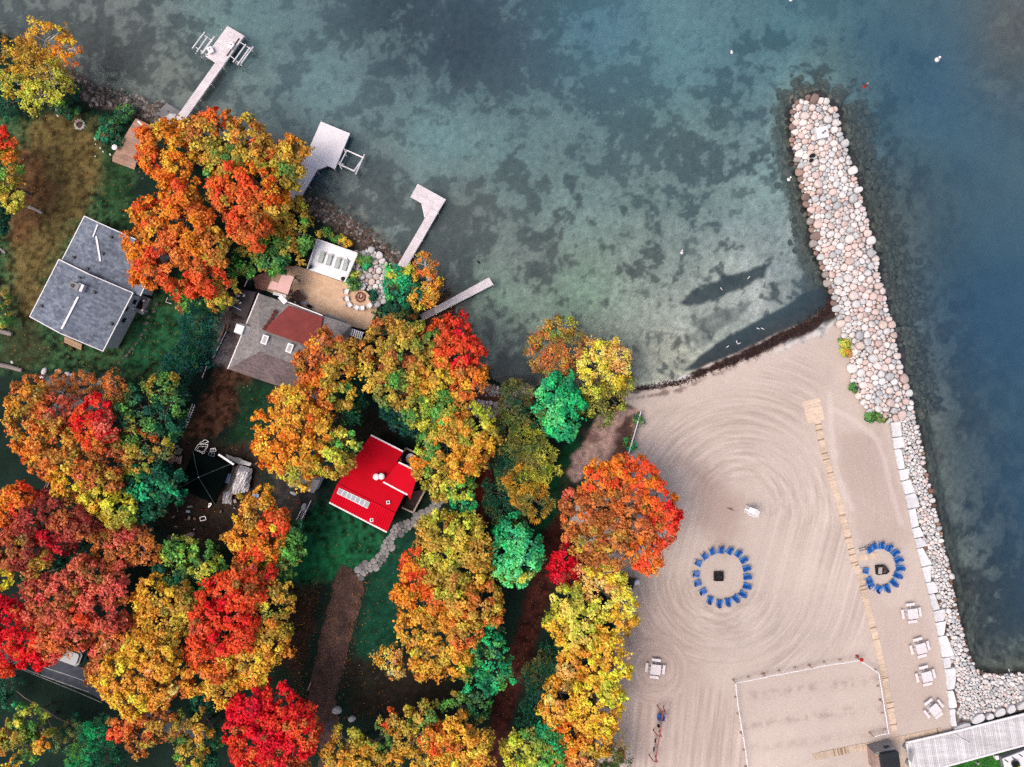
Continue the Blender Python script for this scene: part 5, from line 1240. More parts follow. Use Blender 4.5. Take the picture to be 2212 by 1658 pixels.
dock('dock', 'short straight pale dock in three sections by the scarlet orange maple', (990, 645), [([(1056.5, 600), (1065.7, 615), (974.3, 661.8), (967.3, 649.2)], ((1056.5, 600), (1065.7, 615))), ([(966.6, 649.5), (973.6, 662.1), (942.4, 677.8), (936.5, 665.6)], ((1056.5, 600), (1065.7, 615))), ([(936, 665.9), (941.8, 678.1), (913, 692.3), (907, 680.5)], ((1056.5, 600), (1065.7, 615)), (.62, .58, .57))],
     posts=((1057, 601), (1066, 617), (975, 664), (968, 649), (943, 680), (913, 694), (906, 681)), m=m_dock)
# pale wide pier
PIER = [(1958, 1605), (2057, 1583), (2330, 1514), (2330, 1577), (2034, 1657), (1990, 1700), (1972, 1690)]
pr = thing('pier', 'wide pale grey boardwalk pier with white edge boards', 'pier', P(2100, 1600, 0))
mb = MB(); q = [(v.x, v.y) for v in PP(PIER, .5)]
a, b = P(1962, 1612, .5), P(1974, 1680, .5)
planks(mb, q, math.atan2(b.y - a.y, b.x - a.x), .2, .024, .42, .5, (1, 1, 1), .14, 5)
mb.build('deck_boards', mat('pale grey pier boards', C(210, 206, 208), .8, .2, .35, stretch=(math.atan2(b.y - a.y, b.x - a.x) * -1, .35, 3), fine=.08), pr, w=True)
for (x0, y0), (x1, y1) in (((1957, 1605), (2057, 1582)), ((2057, 1582), (2330, 1513)), ((2330, 1578), (2034, 1658)), ((1958, 1605), (1972, 1688))):
    MB().bar(P(x0, y0, .5), P(x1, y1, .5), .2, .12).build('edge_board', m_white, pr, w=True)
mb = MB()
for t in range(9):
    for (x0, y0), (x1, y1) in (((1962, 1610), (2320, 1520)), ((1990, 1690), (2320, 1585))):
        p = P(x0 + (x1 - x0) * t / 8, y0 + (y1 - y0) * t / 8, .4); mb.box((p.x, p.y, 0), (.2, .2, .8))
mb.build('footings', m_grey, pr, w=True)
for x, y in ((2190, 1563), (2128, 1577)):
    MB().lathe([(.09, 0), (.09, .08), (.04, .11)], tuple(P(x, y, .5)), 10).build('cap_light', m_white, pr, w=True)
o = thing('pier_bar', 'pale metal bar lying across the deck boards of the wide pier', 'bar', P(2076, 1595, .5))
MB().bar(P(2060, 1585, .58), P(2093, 1606, .58), .1, .06).build('rail', m_alu, o, w=True); MB().box(P(2093, 1606, .62), (.18, .12, .1), -.5).build('foot', m_alu, o, w=True)
o = thing('information_board', 'small angled grey board at the sand end of the wide pier', 'sign', P(1966, 1630, .5))
MB().slab([P(1964, 1624, 1.2), P(1974, 1628, 1.3), P(1970, 1648, 1.3), P(1963, 1642, 1.2)], .06).build('panel', m_grey, o, w=True)
for x, y in ((1966, 1627), (1967, 1644)): MB().tube([P(x, y, .45), P(x, y, 1.16)], .04, 6).build('post', m_steel, o, w=True)
for y in (1610, 1645, 1665):
    boulder(1955 + (y - 1610) * .15, y, 6, 8, {1610: 'small grey block beside the white corner of the pier', 1645: 'small grey block halfway along the sand end of the pier', 1665: 'small grey block at the photo edge by the pier'}[y], (170, 168, 170), True, .4, name='stone_block', m=m_slab, cat='stone block')

# concrete boat ramp and the weathered deck by the first dock
o = MB(); pts = tl(0, 0, (1370, 850), (1490, 920), (1450, 1000), (1325, 1045), (1215, 1000)); o.prism([(v.x, v.y) for v in PP(pts, -.28)], -.9, -.28)
one(o, 'boat_ramp', mat('wet concrete', C(112, 110, 114), .5, .3, .7, bump=.2), 'dark wet concrete ramp sloping into the water beside the long dock', 'boat ramp', None)
sn = MB(); pts = tl(0, 0, (1400, 935), (1450, 940), (1430, 985), (1415, 1030), (1360, 1030), (1375, 1005), (1345, 1000), (1360, 965)); sn.prism([(v.x, v.y) for v in PP(pts, -.26)], -.3, -.262)
one(sn, 'sand_patch', mat('pale washed sand', C(196, 194, 192), .9, .4, 2.5), 'pale washed patch on the dark concrete ramp', 'sand patch', None)
dk = thing('wooden_deck', 'weathered brown plank deck with steps half hidden by the bright orange maple', 'deck', P(285, 310, 0))
DP = [(293, 256), (332, 274), (294, 353), (245, 335)]
mb = MB(); q = [(v.x, v.y) for v in PP(DP, .6)]; a, b = P(245, 335), P(294, 353)
planks(mb, q, math.atan2(b.y - a.y, b.x - a.x), .15, .012, .54, .6, (1, 1, 1), .16, 8); mb.build('deck_boards', m_wood, dk, w=True)
mb = MB(); mb.prism([(P(0, 0, .6).x * 0 + (v[0] + q[0][0] * 0), v[1]) for v in [(sum(p[0] for p in q) / 4 + (p[0] - sum(r[0] for r in q) / 4) * .97, sum(p[1] for p in q) / 4 + (p[1] - sum(r[1] for r in q) / 4) * .97) for p in q]], -.1, .53); mb.build('skirt', m_brown, dk, w=True)
for k, (d, z) in enumerate(((6.5, .4), (13, .2))):
    MB().prism([(v.x, v.y) for v in PP([(244 - d * .08, 335 + d * .95 - 6), (294 - d * .3 + 1.5, 353 + d * .95 - 6), (293 - d * .3 + 1.5, 354.5 + d * .95), (243.5 - d * .08, 336.5 + d * .95)], z)], z - .2, z).build('step', m_wood, dk, w=True)
mb = MB(); mb.bar(P(300, 316, 1.0), P(286, 346, 1.0), .05); mb.bar(P(304, 318, 1.3), P(290, 348, 1.3), .06)
for x, y in ((303, 318), (296, 332), (289, 346)): mb.bar(P(x, y, .6), P(x, y, 1.3), .06)
mb.build('railing', m_wood, dk, w=True)
o = thing('garden_lamp', 'little white disc lamp on the corner of the weathered deck', 'lamp', P(253, 322, .6))
MB().lathe([(.05, 0), (.05, .5)], (0, 0, 0), 8).build('stem', m_white, o); MB().lathe([(.28, .5), (.3, .54), (.1, .62), (.03, .64)], (0, 0, 0), 14).build('lamp_shade', m_white, o)
o = thing('plank', 'loose grey plank lying across the weathered deck', 'plank', P(307, 270, .6)); MB().bar(P(297, 262, .63), P(318, 279, .63), .16, .05).build('board', m_alu, o, w=True)
# fallen logs on the brown lawn
for x0, y0, x1, y1, r1, lab in ((62, 447, 92, 461, .2, 'grey split log lying on the brown lawn below the scarlet tipped maple'), (-8, 715, 26, 723, .28, 'grey fallen trunk at the photo edge level with the grey shingled house'), (-8, 787, 48, 801, .27, 'pale fallen trunk at the photo edge above the brown cypresses'), (-4, 535, 12, 548, .15, 'short grey log at the photo edge above the grey shingled house')):
    mb = MB(); p, q_ = P(x0, y0, r1), P(x1, y1, r1)
    mid = (p + q_) / 2 + Vector((0, .05, 0)); mb.tube([p, p * .6 + mid * .4, mid, q_ * .6 + mid * .4, q_], r1, 9, r1 * .75)
    d = (q_ - p).normalized(); s_ = mid * .3 + q_ * .7
    mb.tube([s_, s_ + Vector((.1, .35, .25))], .05, 5, .02); mb.tube([s_ - d * .3, s_ - d * .2 + Vector((.05, -.3, .1))], .05, 5, .02)
    one(mb, 'fallen_log', mat('weathered log', C(150, 138, 132), .95, .3, 1.5, bump=.5, bscale=14, stretch=(.4, 1, 5)), lab, 'log', None)
# ---------------------------------------------------------------- buildings
def plane(a, b, c):
    n = (b - a).cross(c - a).normalized()
    if n.z < 0: n = -n
    return n, n.dot(a)
def onp(px, py, pl, up=0.0):
    n, d = pl; d = d + up * n.z
    ax, ay = (px - CX) / S, (CY - py) / S
    g = n.x * ax + n.y * ay
    z = (d - g) / (n.z - g / CAMH)
    return P(px, py, z)
def lerp(a, b, t): return a + (b - a) * t
def inset2(pts, s):
    cx_ = sum(p[0] for p in pts) / len(pts); cy_ = sum(p[1] for p in pts) / len(pts)
    out = []
    for p in pts:
        d = math.hypot(p[0] - cx_, p[1] - cy_); k = (d - s) / d
        out.append((cx_ + (p[0] - cx_) * k, cy_ + (p[1] - cy_) * k))
    return out
def window(parent, p, q, z0, z1, out, m_f=None):
    """a window on the wall p-q (world xy), between z0 and z1"""
    d = Vector((q[0] - p[0], q[1] - p[1], 0)); n = Vector((out[0], out[1], 0))
    a, b = Vector((*p[:2], 0)) + n * .03, Vector((*q[:2], 0)) + n * .03
    f = MB()
    for z in (z0, z1): f.bar(a + Vector((0, 0, z)), b + Vector((0, 0, z)), .09, .09)
    for v in (a, b): f.bar(v + Vector((0, 0, z0 + .045)), v + Vector((0, 0, z1 - .045)), .09, .09)
    fr = f.build('window', m_f or m_white, parent, w=True)
    g = MB(); g.poly([a + Vector((0, 0, z0)) - n * .01, b + Vector((0, 0, z0)) - n * .01, b + Vector((0, 0, z1)) - n * .01, a + Vector((0, 0, z1)) - n * .01])
    off = parent.location
    g.v = [(v[0] - off.x, v[1] - off.y, v[2] - off.z) for v in g.v]
    g.build('pane', m_glass, fr)
m_glass = mat('dark window glass', C(52, 62, 72), .08, .1, 1, spec=.6)
m_skyl = mat('frosted skylight glass', C(168, 170, 178), .2, .1, 1, spec=.5)

m_skd = mat('dim skylight glass', C(120, 122, 130), .2, .15, 1, spec=.5)
# --- grey shingled house
HA = thing('house', 'house with blue grey shingled roof in two sections under the large orange maple', 'house', P(185, 600, 0))
ang = math.atan2(-(633.2 - 561), 287.4 - 127.3)
ra = lambda rot, k=1: shingle
m_rA = shingle('blue grey shingles', C(132, 140, 154), C(98, 105, 120), -ang, .5, .24, .6, .2)
a, b, c, d = [P(x, y, 3.3) for x, y in ((127.3, 561), (287.4, 633.2), (222.6, 759.2), (64.3, 684.4))]
r1, r2 = lerp(a, b, .5), lerp(d, c, .5); r1.z = r2.z = 4.4
plL, plR = plane(a, r1, d), plane(r1, b, c)
o = MB(); o.slab([a, d, r2, r1], .14); o.slab([r1, r2, c, b], .14)
roofA = o.build('roof', m_rA, HA, w=True)
f = MB()
for u, v in ((a, d), (d, r2), (r2, c), (c, b), (b, r1), (r1, a)): f.bar(u + Vector((0, 0, -.06)), v + Vector((0, 0, -.06)), .09, .17)
f.build('fascia', m_white, HA, w=True)
def vent_strip(pts, w, up=.05):
    mb = MB(); mb.bar(pts[0] + Vector((0, 0, up)), pts[1] + Vector((0, 0, up)), w, .07); return mb.build('ridge_vent', m_white, HA, w=True)
vent_strip((lerp(r1, r2, .38), lerp(r1, r2, .93)), .2)
a2, b2, c2, d2 = [P(x, y, 2.9) for x, y in ((182.4, 467.4), (349, 542.7), (303, 640), (134, 562))]
e1, e2 = lerp(a2, b2, .24), lerp(d2, c2, .3); e1.z = e2.z = 3.7; m1 = lerp(e1, e2, .38)
pl2 = plane(e1, b2, c2); pl2L = plane(a2, e1, d2)
o = MB(); o.slab([a2, d2, e2, e1], .14); o.slab([e1, e2, c2, b2], .14); o.build('roof', m_rA, HA, w=True)
f = MB()
for u, v in ((d2, a2), (a2, e1), (e1, b2), (b2, c2)): f.bar(u + Vector((0, 0, -.06)), v + Vector((0, 0, -.06)), .09, .17)
f.build('fascia', m_white, HA, w=True)
vent_strip((lerp(e1, e2, .04), lerp(e1, e2, .30)), .13)
vent_strip((onp(208.5, 511, pl2, .02), onp(217.5, 565, pl2, .02)), .18)
wl = MB(); q = [(v.x, v.y) for v in (a, b, c, d)]
wl.prism(inset2(q, .5), -.1, 3.25); qq = [(v.x, v.y) for v in (a2, b2, c2, d2)]; wl.prism(inset2(qq, .45), -.1, 2.84)
wl.build('wall', m_wall, HA, w=True)
iq = inset2(q, .5)
e = Vector((iq[2][0] - iq[1][0], iq[2][1] - iq[1][1], 0)); nrm = Vector((-e.y, e.x, 0)).normalized()
if nrm.x < 0: nrm = -nrm
for t0, t1, z0 in ((.06, .16, 1.0), (.22, .31, 1.9), (.42, .52, 1.2)):
    p0 = (iq[1][0] + e.x * t0, iq[1][1] + e.y * t0); p1 = (iq[1][0] + e.x * t1, iq[1][1] + e.y * t1); window(HA, p0, p1, z0, z0 + 1.0, nrm)
ch = onp(171, 620, plL, .0)
o = MB(); o.box((ch.x, ch.y, ch.z + .25), (.95, .7, 1.2), ang); cb = o.build('chimney', m_grey, HA, w=True)
o = MB(); o.box((-.18 + ch.x - HA.location.x, ch.y - HA.location.y, ch.z + .9), (.34, .34, .14), ang); o.build('flue', m_darkmetal, cb)
p = onp(180, 623, plR, .0); MB().box((p.x, p.y, p.z + .3), (.6, .75, .55), ang).build('chimney_cover', m_white, HA, w=True)
for px_, py_, pl in ((91, 661.5, plL), (173.5, 600, plR), (205, 632, plR), (241.5, 700, plR)):
    p = onp(px_, py_, pl); o = MB(); o.box((p.x, p.y, p.z + .1), (.28, .24, .26), ang); o.build('roof_vent', m_darkmetal, HA, w=True)
for px_, py_, pl in ((241, 513, pl2), (223, 549, pl2), (190, 581, pl2), (160, 556, pl2L)):
    p = onp(px_, py_, pl); o = MB(); o.box((p.x, p.y, p.z + .1), (.26, .24, .24), ang); o.build('roof_vent', m_darkmetal, HA, w=True)
# its side steps, rear step and fuel cupboard
st = thing('side_porch', 'small side porch with a dark mat by the grey shingled house', 'porch', P(302, 657, 0))
o = MB(); o.box((*P(303, 657, .5).xy, .3), (1.6, 1.9, .6), ang); o.build('landing', m_grey, st, w=True)
o = MB(); o.box((*P(302, 656, .62).xy, .61), (.9, 1.2, .03), ang); o.build('mat', m_black, st, w=True)
o = MB()
for x, y in ((299, 645), (311, 650), (308, 671), (289, 667)): o.box((*P(x, y, 1).xy, .55), (.22, .22, 1.1), ang)
o.build('post', m_white, st, w=True); MB().bar(P(312, 651, 1.05), P(308, 670, 1.05), .08).build('rail', m_wood, st, w=True)
st = thing('back_steps', 'tan wooden back steps against the lower wall of the grey shingled house', 'steps', P(158, 739, 0))
for k, (dy, z) in enumerate(((0, .5), (4, .34), (8, .17))):
    o = MB(); planks(o, [(v.x, v.y) for v in PP([(140, 727 + dy), (177, 744 + dy), (175, 749 + dy), (138, 732 + dy)], z)], ang, .12, .01, z - .12, z, (1, 1, 1), .15, k); o.build('step', mat('tan step wood', C(176, 146, 118), .85, .2, 3), st, w=True)

# --- brown and grey roofed house
HB = thing('house', 'house with weathered grey roof and a brown red roof panel beside the tan patio', 'house', P(620, 745, 0))
angB = math.atan2(-(703 - 634), 760 - 559)
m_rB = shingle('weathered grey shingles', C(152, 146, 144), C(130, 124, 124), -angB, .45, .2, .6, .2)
m_rBd = shingle('grey shingles with shade in colour', C(128, 112, 112), C(106, 92, 94), -angB, .45, .2, .6, .2)  # darker copy of the roof shingles; the back slope's shade is in the colour
m_rBr = mat('brown red roofing felt', C(142, 66, 62), .9, .2, .7, bump=.2)
a, b, c, d = [P(x, y, 3) for x, y in ((559, 634.5), (760, 703), (693, 866), (492, 797.5))]
ap1, ap2 = P(560, 760, 5.2), P(664, 797, 5.2)
plF = plane(a, b, ap1)
o = MB(); o.slab([a, ap1, ap2, b], .14); o.slab([a, d, ap1], .14); o.slab([b, ap2, c], .14); o.build('roof', m_rB, HB, w=True)
o = MB(); o.slab([d, c, ap2, ap1], .14); tag(o.build('roof_back', m_rBd, HB, w=True), 'back slope of the roof, its shade put into the brown grey colour')
f = MB()
for u, v in ((a, d),): f.bar(u + Vector((0, 0, -.05)), v + Vector((0, 0, -.05)), .1, .17)
f.build('gutter', m_white, HB, w=True)
o = MB(); o.prism(inset2([(v.x, v.y) for v in (a, b, c, d)], .6), -.1, 2.94); o.build('wall', m_wall, HB, w=True)
o = MB(); o.slab([onp(x, y, plF, .2) for x, y in ((623.5, 661), (697, 686), (690.4, 729), (656.3, 744.8), (568.4, 713.3))], .3); tag(o.build('roof_panel', m_rBr, HB, w=True), 'brown red felt roof panel')
MB().bar(onp(614, 650, plF, .15), onp(697, 682, plF, .2), .1, .12).build('gutter', m_white, HB, w=True)
o = MB()
for i in range(60):
    u = r_.random(); p = onp(570 + 26 * u + r_.gauss(0, 2), 712 - 40 * u + r_.gauss(0, 2), plF, .24); o.box(p, (.16, .1, .03), r_.uniform(0, 3), C(96, 34, 28))
o.build('leaf_litter', m_litter, HB, w=True)
for x, y in ((572.3, 734.3), (626, 752.7)):
    p = onp(x, y, plF, .1); o = MB(); o.box(p, (.62, .95, .22), angB); sk = o.build('skylight', m_white, HB, w=True)
    o = MB(); o.box((p.x - HB.location.x, p.y - HB.location.y, p.z + .115), (.34, .7, .03), angB); o.build('pane', m_skd, sk)
p = P(519, 712, 3.6); o = MB(); o.box((p.x + .35, p.y - .1, 2.7), (1.3, 1.15, 1.9), angB); o.build('chimney', m_grey, HB, w=True); o = MB(); o.box((p.x, p.y, 3.75), (.85, .9, .35), angB); o.build('chimney_cap', m_white, HB, w=True)
o = MB(); pw = [P(x, y, 2.4) for x, y in ((706, 677), (748, 694), (744, 704), (702, 688))]; o.slab(pw, .15); tag(o.build('porch_roof', mat('dark flashing', C(96, 98, 104), .6, .2), HB, w=True), 'dark grey porch roof')
o = MB(); o.bar(P(605, 641, 3.2), P(618, 655, 3.2), .5, .3); o.build('chimney_saddle', m_white, HB, w=True)
pg = thing('pergola', 'white slatted pergola at the corner of the tan patio', 'pergola', P(770, 721, 0))
for i in range(7):
    t = i / 6; p0 = (758.5 + 25 * t, 709.5 + 9 * t); p1 = (755 + 25 * t, 723.5 + 9.5 * t); MB().bar(P(*p0, 2.5), P(*p1, 2.5), .11, .14).build('slat', m_white, pg, w=True)
for (x0, y0), (x1, y1) in (((757, 710), (786, 720)), ((754, 723), (781, 734))): MB().bar(P(x0, y0, 2.38), P(x1, y1, 2.38), .1, .12).build('beam', m_white, pg, w=True)
for x, y in ((757, 710), (785, 719), (755, 723), (780, 733)): MB().bar(P(x, y, 0), P(x, y, 2.32), .12).build('post', m_white, pg, w=True)
# patio
pt = MB(); PAT = [(590, 590), (640, 574), (664, 583), (745, 611), (766, 618), (790, 630), (817, 660), (806, 690), (794, 714), (760, 706), (640, 655), (612, 645), (575, 628)]
q = [(v.x, v.y) for v in PP(PAT, .05)]; pt.prism(q, -.1, .05)
m_pat = shingle('tan patio pavers', C(222, 188, 158), C(208, 172, 142), -math.radians(-24), .62, .42, .72, .08)
tag(pt.build('patio', m_pat), kind='structure')
pt = MB(); pt.prism([(v.x, v.y) for v in PP([(545, 600), (612, 572), (636, 576), (590, 592), (573, 629), (552, 624)], .04)], -.1, .04)
tag(pt.build('terrace', mat('terracotta terrace', C(176, 126, 112), .9, .2, 1.2, bump=.2)), kind='structure')
# white deck with four loungers
wd_ = thing('deck_platform', 'raised white deck with rails and four grey loungers by the rockery', 'deck', P(720, 565, 0))
WD = [(687.8, 519.5), (773.5, 549.3), (746.8, 610.5), (666.3, 582.8)]
z = .8; q = [P(x, y, z) for x, y in WD]
o = MB(); planks(o, [(v.x, v.y) for v in q], math.atan2(q[1].y - q[0].y, q[1].x - q[0].x), .3, .005, z - .12, z, (1, 1, 1), .02, 4); o.build('deck_boards', mat('bright white decking', C(255, 252, 255), .7, .05, 1), wd_, w=True)
o = MB(); o.prism(inset2([(v.x, v.y) for v in q], .12), -.1, z - .13); o.build('skirt', m_white, wd_, w=True)
for i, j in ((0, 1), (1, 2), (3, 0)):
    n_ = 6
    o = MB(); o.bar(q[i] + Vector((0, 0, .5)), q[j] + Vector((0, 0, .5)), .12, .08)
    o.bar(lerp(q[i], q[j], .01) + Vector((0, 0, .12)), lerp(q[i], q[j], .99) + Vector((0, 0, .12)), .06, .06)
    for k in range(n_ + 1): p = lerp(q[i], q[j], .01 + .98 * k / n_); o.bar(p, p + Vector((0, 0, .46)), .06)
    o.build('railing', m_white, wd_, w=True)
for (x, y), lab in (((671, 578), 'dark round planter at the corner of the white deck by the pink gazebo'), ((743, 604, ), 'dark round planter at the corner of the white deck by the clipped bush')):
    o = thing('planter', lab, 'planter', P(x, y, z)); MB().lathe([(.16, 0), (.22, .35), (.25, .38), (.2, .38), (.18, .3)], (0, 0, 0), 12).build('pot', m_darkmetal, o)
    o2 = MB()
    for k in range(26): an = k * 2.4; o2.bar((0, 0, .32), (.24 * math.cos(an), .24 * math.sin(an), .45 + .1 * (k % 3)), .03, .01, C(40, 70, 46))
    o2.build('leaves', m_litter, o)
m_lounge = mat('grey green mesh', C(182, 190, 184), .8, .15, 5)
ORDW = ('first', 'second', 'third', 'last')
def lounger(label):
    r = thing('sun_lounger', label, 'sun lounger', (0, 0, 0), 0, 'loungers on the white deck')
    MB().box((0, -.3, .3), (.62, 1.25, .06)).build('seat', m_lounge, r)
    MB().slab([(-.31, .35, .33), (.31, .35, .33), (.31, .98, .66), (-.31, .98, .66)], .05).build('backrest', m_lounge, r)
    o = MB()
    for s in (-.34, .34): o.bar((s, -.95, .3), (s, .4, .3), .05); o.bar((s, .4, .3), (s, 1.0, .63), .05)
    o.bar((-.31, -.95, .3), (.31, -.95, .3), .05); o.build('frame', m_steel, r)
    for s in (-.3, .3):
        for y in (-.8, .35): MB().bar((s, y, 0), (s, y, .27), .05).build('leg', m_steel, r)
    MB().box((0, .62, .54), (.5, .3, .05), M=Matrix.Rotation(R(27), 3, 'X')).build('pillow', m_lounge, r)
    return r
base_l = None
for i, (x, y) in enumerate(tl(1, 1, (543, 572), (607, 592), (676, 618), (738, 636))):
    lab = f'grey sun lounger on the white deck, {ORDW[i]} of four counted from the pink gazebo end'
    if base_l is None: base_l = lounger(lab); base_l.location = P(x, y, z + .35); base_l.location.z = z; base_l.rotation_euler.z = R(-18); base_l.scale = (.66, .62, .62)
    else:
        p = P(x, y, z + .35); p.z = z; dup(base_l, p, R(-18), lab)
# white patio chairs
def patio_chair(label):
    r = thing('patio_chair', label, 'chair', (0, 0, 0), 0, 'white chairs round the patio fire ring')
    o = MB(); n = 9
    pts = [(-.3, .3), (.3, .3), (.33, -.1), (.24, -.34), (-.24, -.34), (-.33, -.1)]; o.prism(pts, .36, .42); o.build('seat', m_white, r)
    o = MB()
    arc = [(.36 * math.cos(t), -.08 - .34 * math.sin(t)) for t in [math.pi * k / (n - 1) for k in range(n)]]
    for k in range(n - 1):
        (x0, y0), (x1, y1) = arc[k], arc[k + 1]
        h0 = .5 + .38 * math.sin(math.pi * k / (n - 1)); h1 = .5 + .38 * math.sin(math.pi * (k + 1) / (n - 1))
        o.slab([Vector((x0, y0, .43)), Vector((x1, y1, .43)), Vector((x1 * 1.2, y1 * 1.2, h1)), Vector((x0 * 1.2, y0 * 1.2, h0))], .035)
    o.build('backrest', m_white, r)
    for s in (-.3, .3): MB().box((s * 1.15, .08, .56), (.08, .5, .04)).build('armrest', m_white, r)
    for s in (-.26, .26):
        for y in (.24, -.28): MB().tube([(s, y, .37), (s * 1.12, y * 1.12, 0)], .025, 6).build('leg', m_white, r)
    return r
bc_ = None
for i, (x, y) in enumerate(tl(1, 1, (747, 852), (750, 912), (772, 960), (828, 982), (875, 987), (935, 967))):
    lab = f'white tub chair round the patio fire ring, {ORD[i]} of six starting by the clipped bush'
    p = P(x, y, .6); p.z = .05; c0 = P(779, 642, 0); rz = math.atan2(c0.y - p.y, c0.x - p.x) - math.pi / 2
    if bc_ is None: bc_ = patio_chair(lab); bc_.location = p; bc_.rotation_euler.z = rz; bc_.scale = (.74, .74, .74)
    else: dup(bc_, p, rz, lab)
gz_ = thing('gazebo', 'gazebo with pink canvas canopy in panels beside the tan patio', 'gazebo', P(607, 610, 0))
m_pink = mat('pink canvas', C(226, 182, 176), .85, .08, 1.5)
G = [(611, 589), (635.5, 599), (621.5, 637), (596, 627.5)]; zg = 2.5; mid0, mid1 = P(623.5, 593, zg + .3), P(608, 632, zg + .3)
o = MB(); q = [P(x, y, zg) for x, y in G]; ca_, cb_ = lerp(q[0], q[3], .5), lerp(q[1], q[2], .5); ca_.z = cb_.z = zg + .12
o.slab([q[0], q[1], cb_, ca_], .05); o.build('canopy_panel', m_pink, gz_, w=True)
o = MB(); o.slab([ca_ - Vector((0, 0, .03)), cb_ - Vector((0, 0, .03)), q[2], q[3]], .05); o.build('canopy_panel', m_pink, gz_, w=True)
o = MB(); o.slab([P(587, 607, 2.3), P(601, 612, 2.35), P(596, 627.5, 2.35), P(578, 624, 2.3)], .05); o.build('canopy_panel', m_pink, gz_, w=True)
for x, y in G + [(581, 622)]: MB().bar(P(x, y, 0), P(x, y, 2.28), .09).build('post', m_darkmetal, gz_, w=True)
MB().bar(P(635.5, 599, 2.3), P(621.5, 637, 2.3), .1).build('beam', m_darkmetal, gz_, w=True); MB().bar(P(590, 634, 1.6), P(618, 641, 1.6), .3, .06).build('shelf', m_wall, gz_, w=True)
for lab, nm, x0, y0, x1, y1 in (('black patio lamp arm sticking out from the pink gazebo', 'lamp_post', 635, 598, 646, 607),):
    o = thing(nm, lab, 'lamp', P(x0, y0, 0)); MB().bar(P(x0, y0, 2.0), P(x1, y1, 2.2), .12).build('arm', m_darkmetal, o, w=True); MB().tube([P(x0, y0, .05), P(x0, y0, 2.05)], .05, 6).build('post', m_darkmetal, o, w=True); MB().lathe([(.06, .1), (.16, 0), (.16, -.04)], tuple(P(x1, y1, 2.2)), 10).build('lamp_shade', m_darkmetal, o, w=True)
o = thing('patio_table', 'square dark brown table set askew on the tan patio', 'table', P(647, 642.5, .05), R(38))
mb = MB(); planks(mb, [(-.52, -.6), (.52, -.6), (.52, .6), (-.52, .6)], R(90), .13, .012, .7, .74, (1, 1, 1), .15, 2); mb.build('table_top', m_brown, o)
for sx in (-.44, .44):
    for sy in (-.52, .52): MB().bar((sx, sy, 0), (sx, sy, .7), .07).build('leg', m_brown, o)
o = thing('barbecue', 'dark barbecue between the askew table and the roof gutter', 'barbecue', P(634, 652, .05), R(-30)); MB().lathe([(.05, .5), (.25, .55), (.32, .72), (.3, .82), (.12, .95), (.04, .98)], (0, 0, 0), 14).build('lid', m_darkmetal, o)
for k in range(3): a_ = k * 2.1; MB().tube([(.15 * math.cos(a_), .15 * math.sin(a_), .55), (.3 * math.cos(a_), .3 * math.sin(a_), 0)], .02, 5).build('leg', m_steel, o)
MB().box((.45, 0, .72), (.3, .32, .03)).build('side_shelf', m_steel, o)
o = MB(); boulder(657, 655, 13, 5, 'grey tarpaulin heap along the gutter beside the tan patio', (168, 168, 170), h=.5, rot=.35, name='tarpaulin', z=.05, cat='tarpaulin')
boulder(668, 662, 8, 4, 'dark grey cushion on the tarpaulin heap by the tan patio', (96, 96, 98), h=.8, rot=.35, name='cushion', z=.3, m=m_black, cat='cushion')
o = thing('garden_stool', 'small brown red stool on the tan patio between gazebo and table', 'stool', P(626.5, 631, .05)); MB().box((0, 0, .4), (.32, .32, .06), .2).build('seat', mat('red brown wood', C(128, 58, 46), .8, .2, 3), o)
for k in range(4): MB().bar(((k % 2 - .5) * .24, (k // 2 - .5) * .24, 0), ((k % 2 - .5) * .24, (k // 2 - .5) * .24, .37), .05).build('leg', m_brown, o)
# flat dark roof terrace west of that house
rt = thing('shed', 'flat dark roofed shed with white pipework beside the terracotta terrace', 'shed', P(524, 662, 0))
q = [(v.x, v.y) for v in PP([(506, 622), (553, 632), (532, 690), (494, 672)], 2.2)]
o = MB(); o.prism(q, 2.05, 2.2); o.build('roof', mat('dark roofing', C(66, 58, 60), .9, .3, 1, bump=.2), rt, w=True); o = MB(); o.prism(inset2(q, .25), -.1, 2.04); o.build('wall', m_brown, rt, w=True)
for pa, pb in ((514, 632), (530, 637)), ((513, 634), (504, 662)), ((504, 662), (521, 671)): MB().bar(P(*pa, 2.3), P(*pb, 2.3), .06).build('pipe', mat('pale blue pipe', C(190, 204, 226), .5, .1), rt, w=True)
for x, y in ((516, 640), (527, 640), (514, 650), (519, 655)): MB().box(P(x, y, 2.3), (.25, .12, .12), .4).build('roof_vent', m_white, rt, w=True)
o = thing('loft_hatch', 'dark skylight hatch with a white rim between the terracotta terrace and the dark shed', 'hatch', P(538, 614, 0))
MB().slab([P(537, 602, .9), P(545, 609, .9), P(536, 627, .9), P(529, 621, .9)], .8).build('cover', m_black, o, w=True); MB().bar(P(537, 601, .95), P(528, 620, .95), .1).build('rim', m_white, o, w=True)
lad = thing('ladder', 'white ladder with round rungs lying beside the dark shed', 'ladder', P(511, 672, 0))
for pa, pb in (((496, 664), (520, 671)), ((504, 672), (519, 679))): MB().tube([P(*pa, 1.0), P(*pb, 1.0)], .03, 6).build('rail', m_white, lad, w=True)
for t in (.35, .55, .75, .95): MB().tube([P(496 + 24 * t, 664 + 7 * t, 1.0), P(504 + 15 * t, 672 + 7 * t, 1.0)], .025, 6).build('rung', m_white, lad, w=True)
fn = thing('fence', 'thin dark fence along the drive of the brown and grey roofed house', 'fence', P(470, 740, 0))
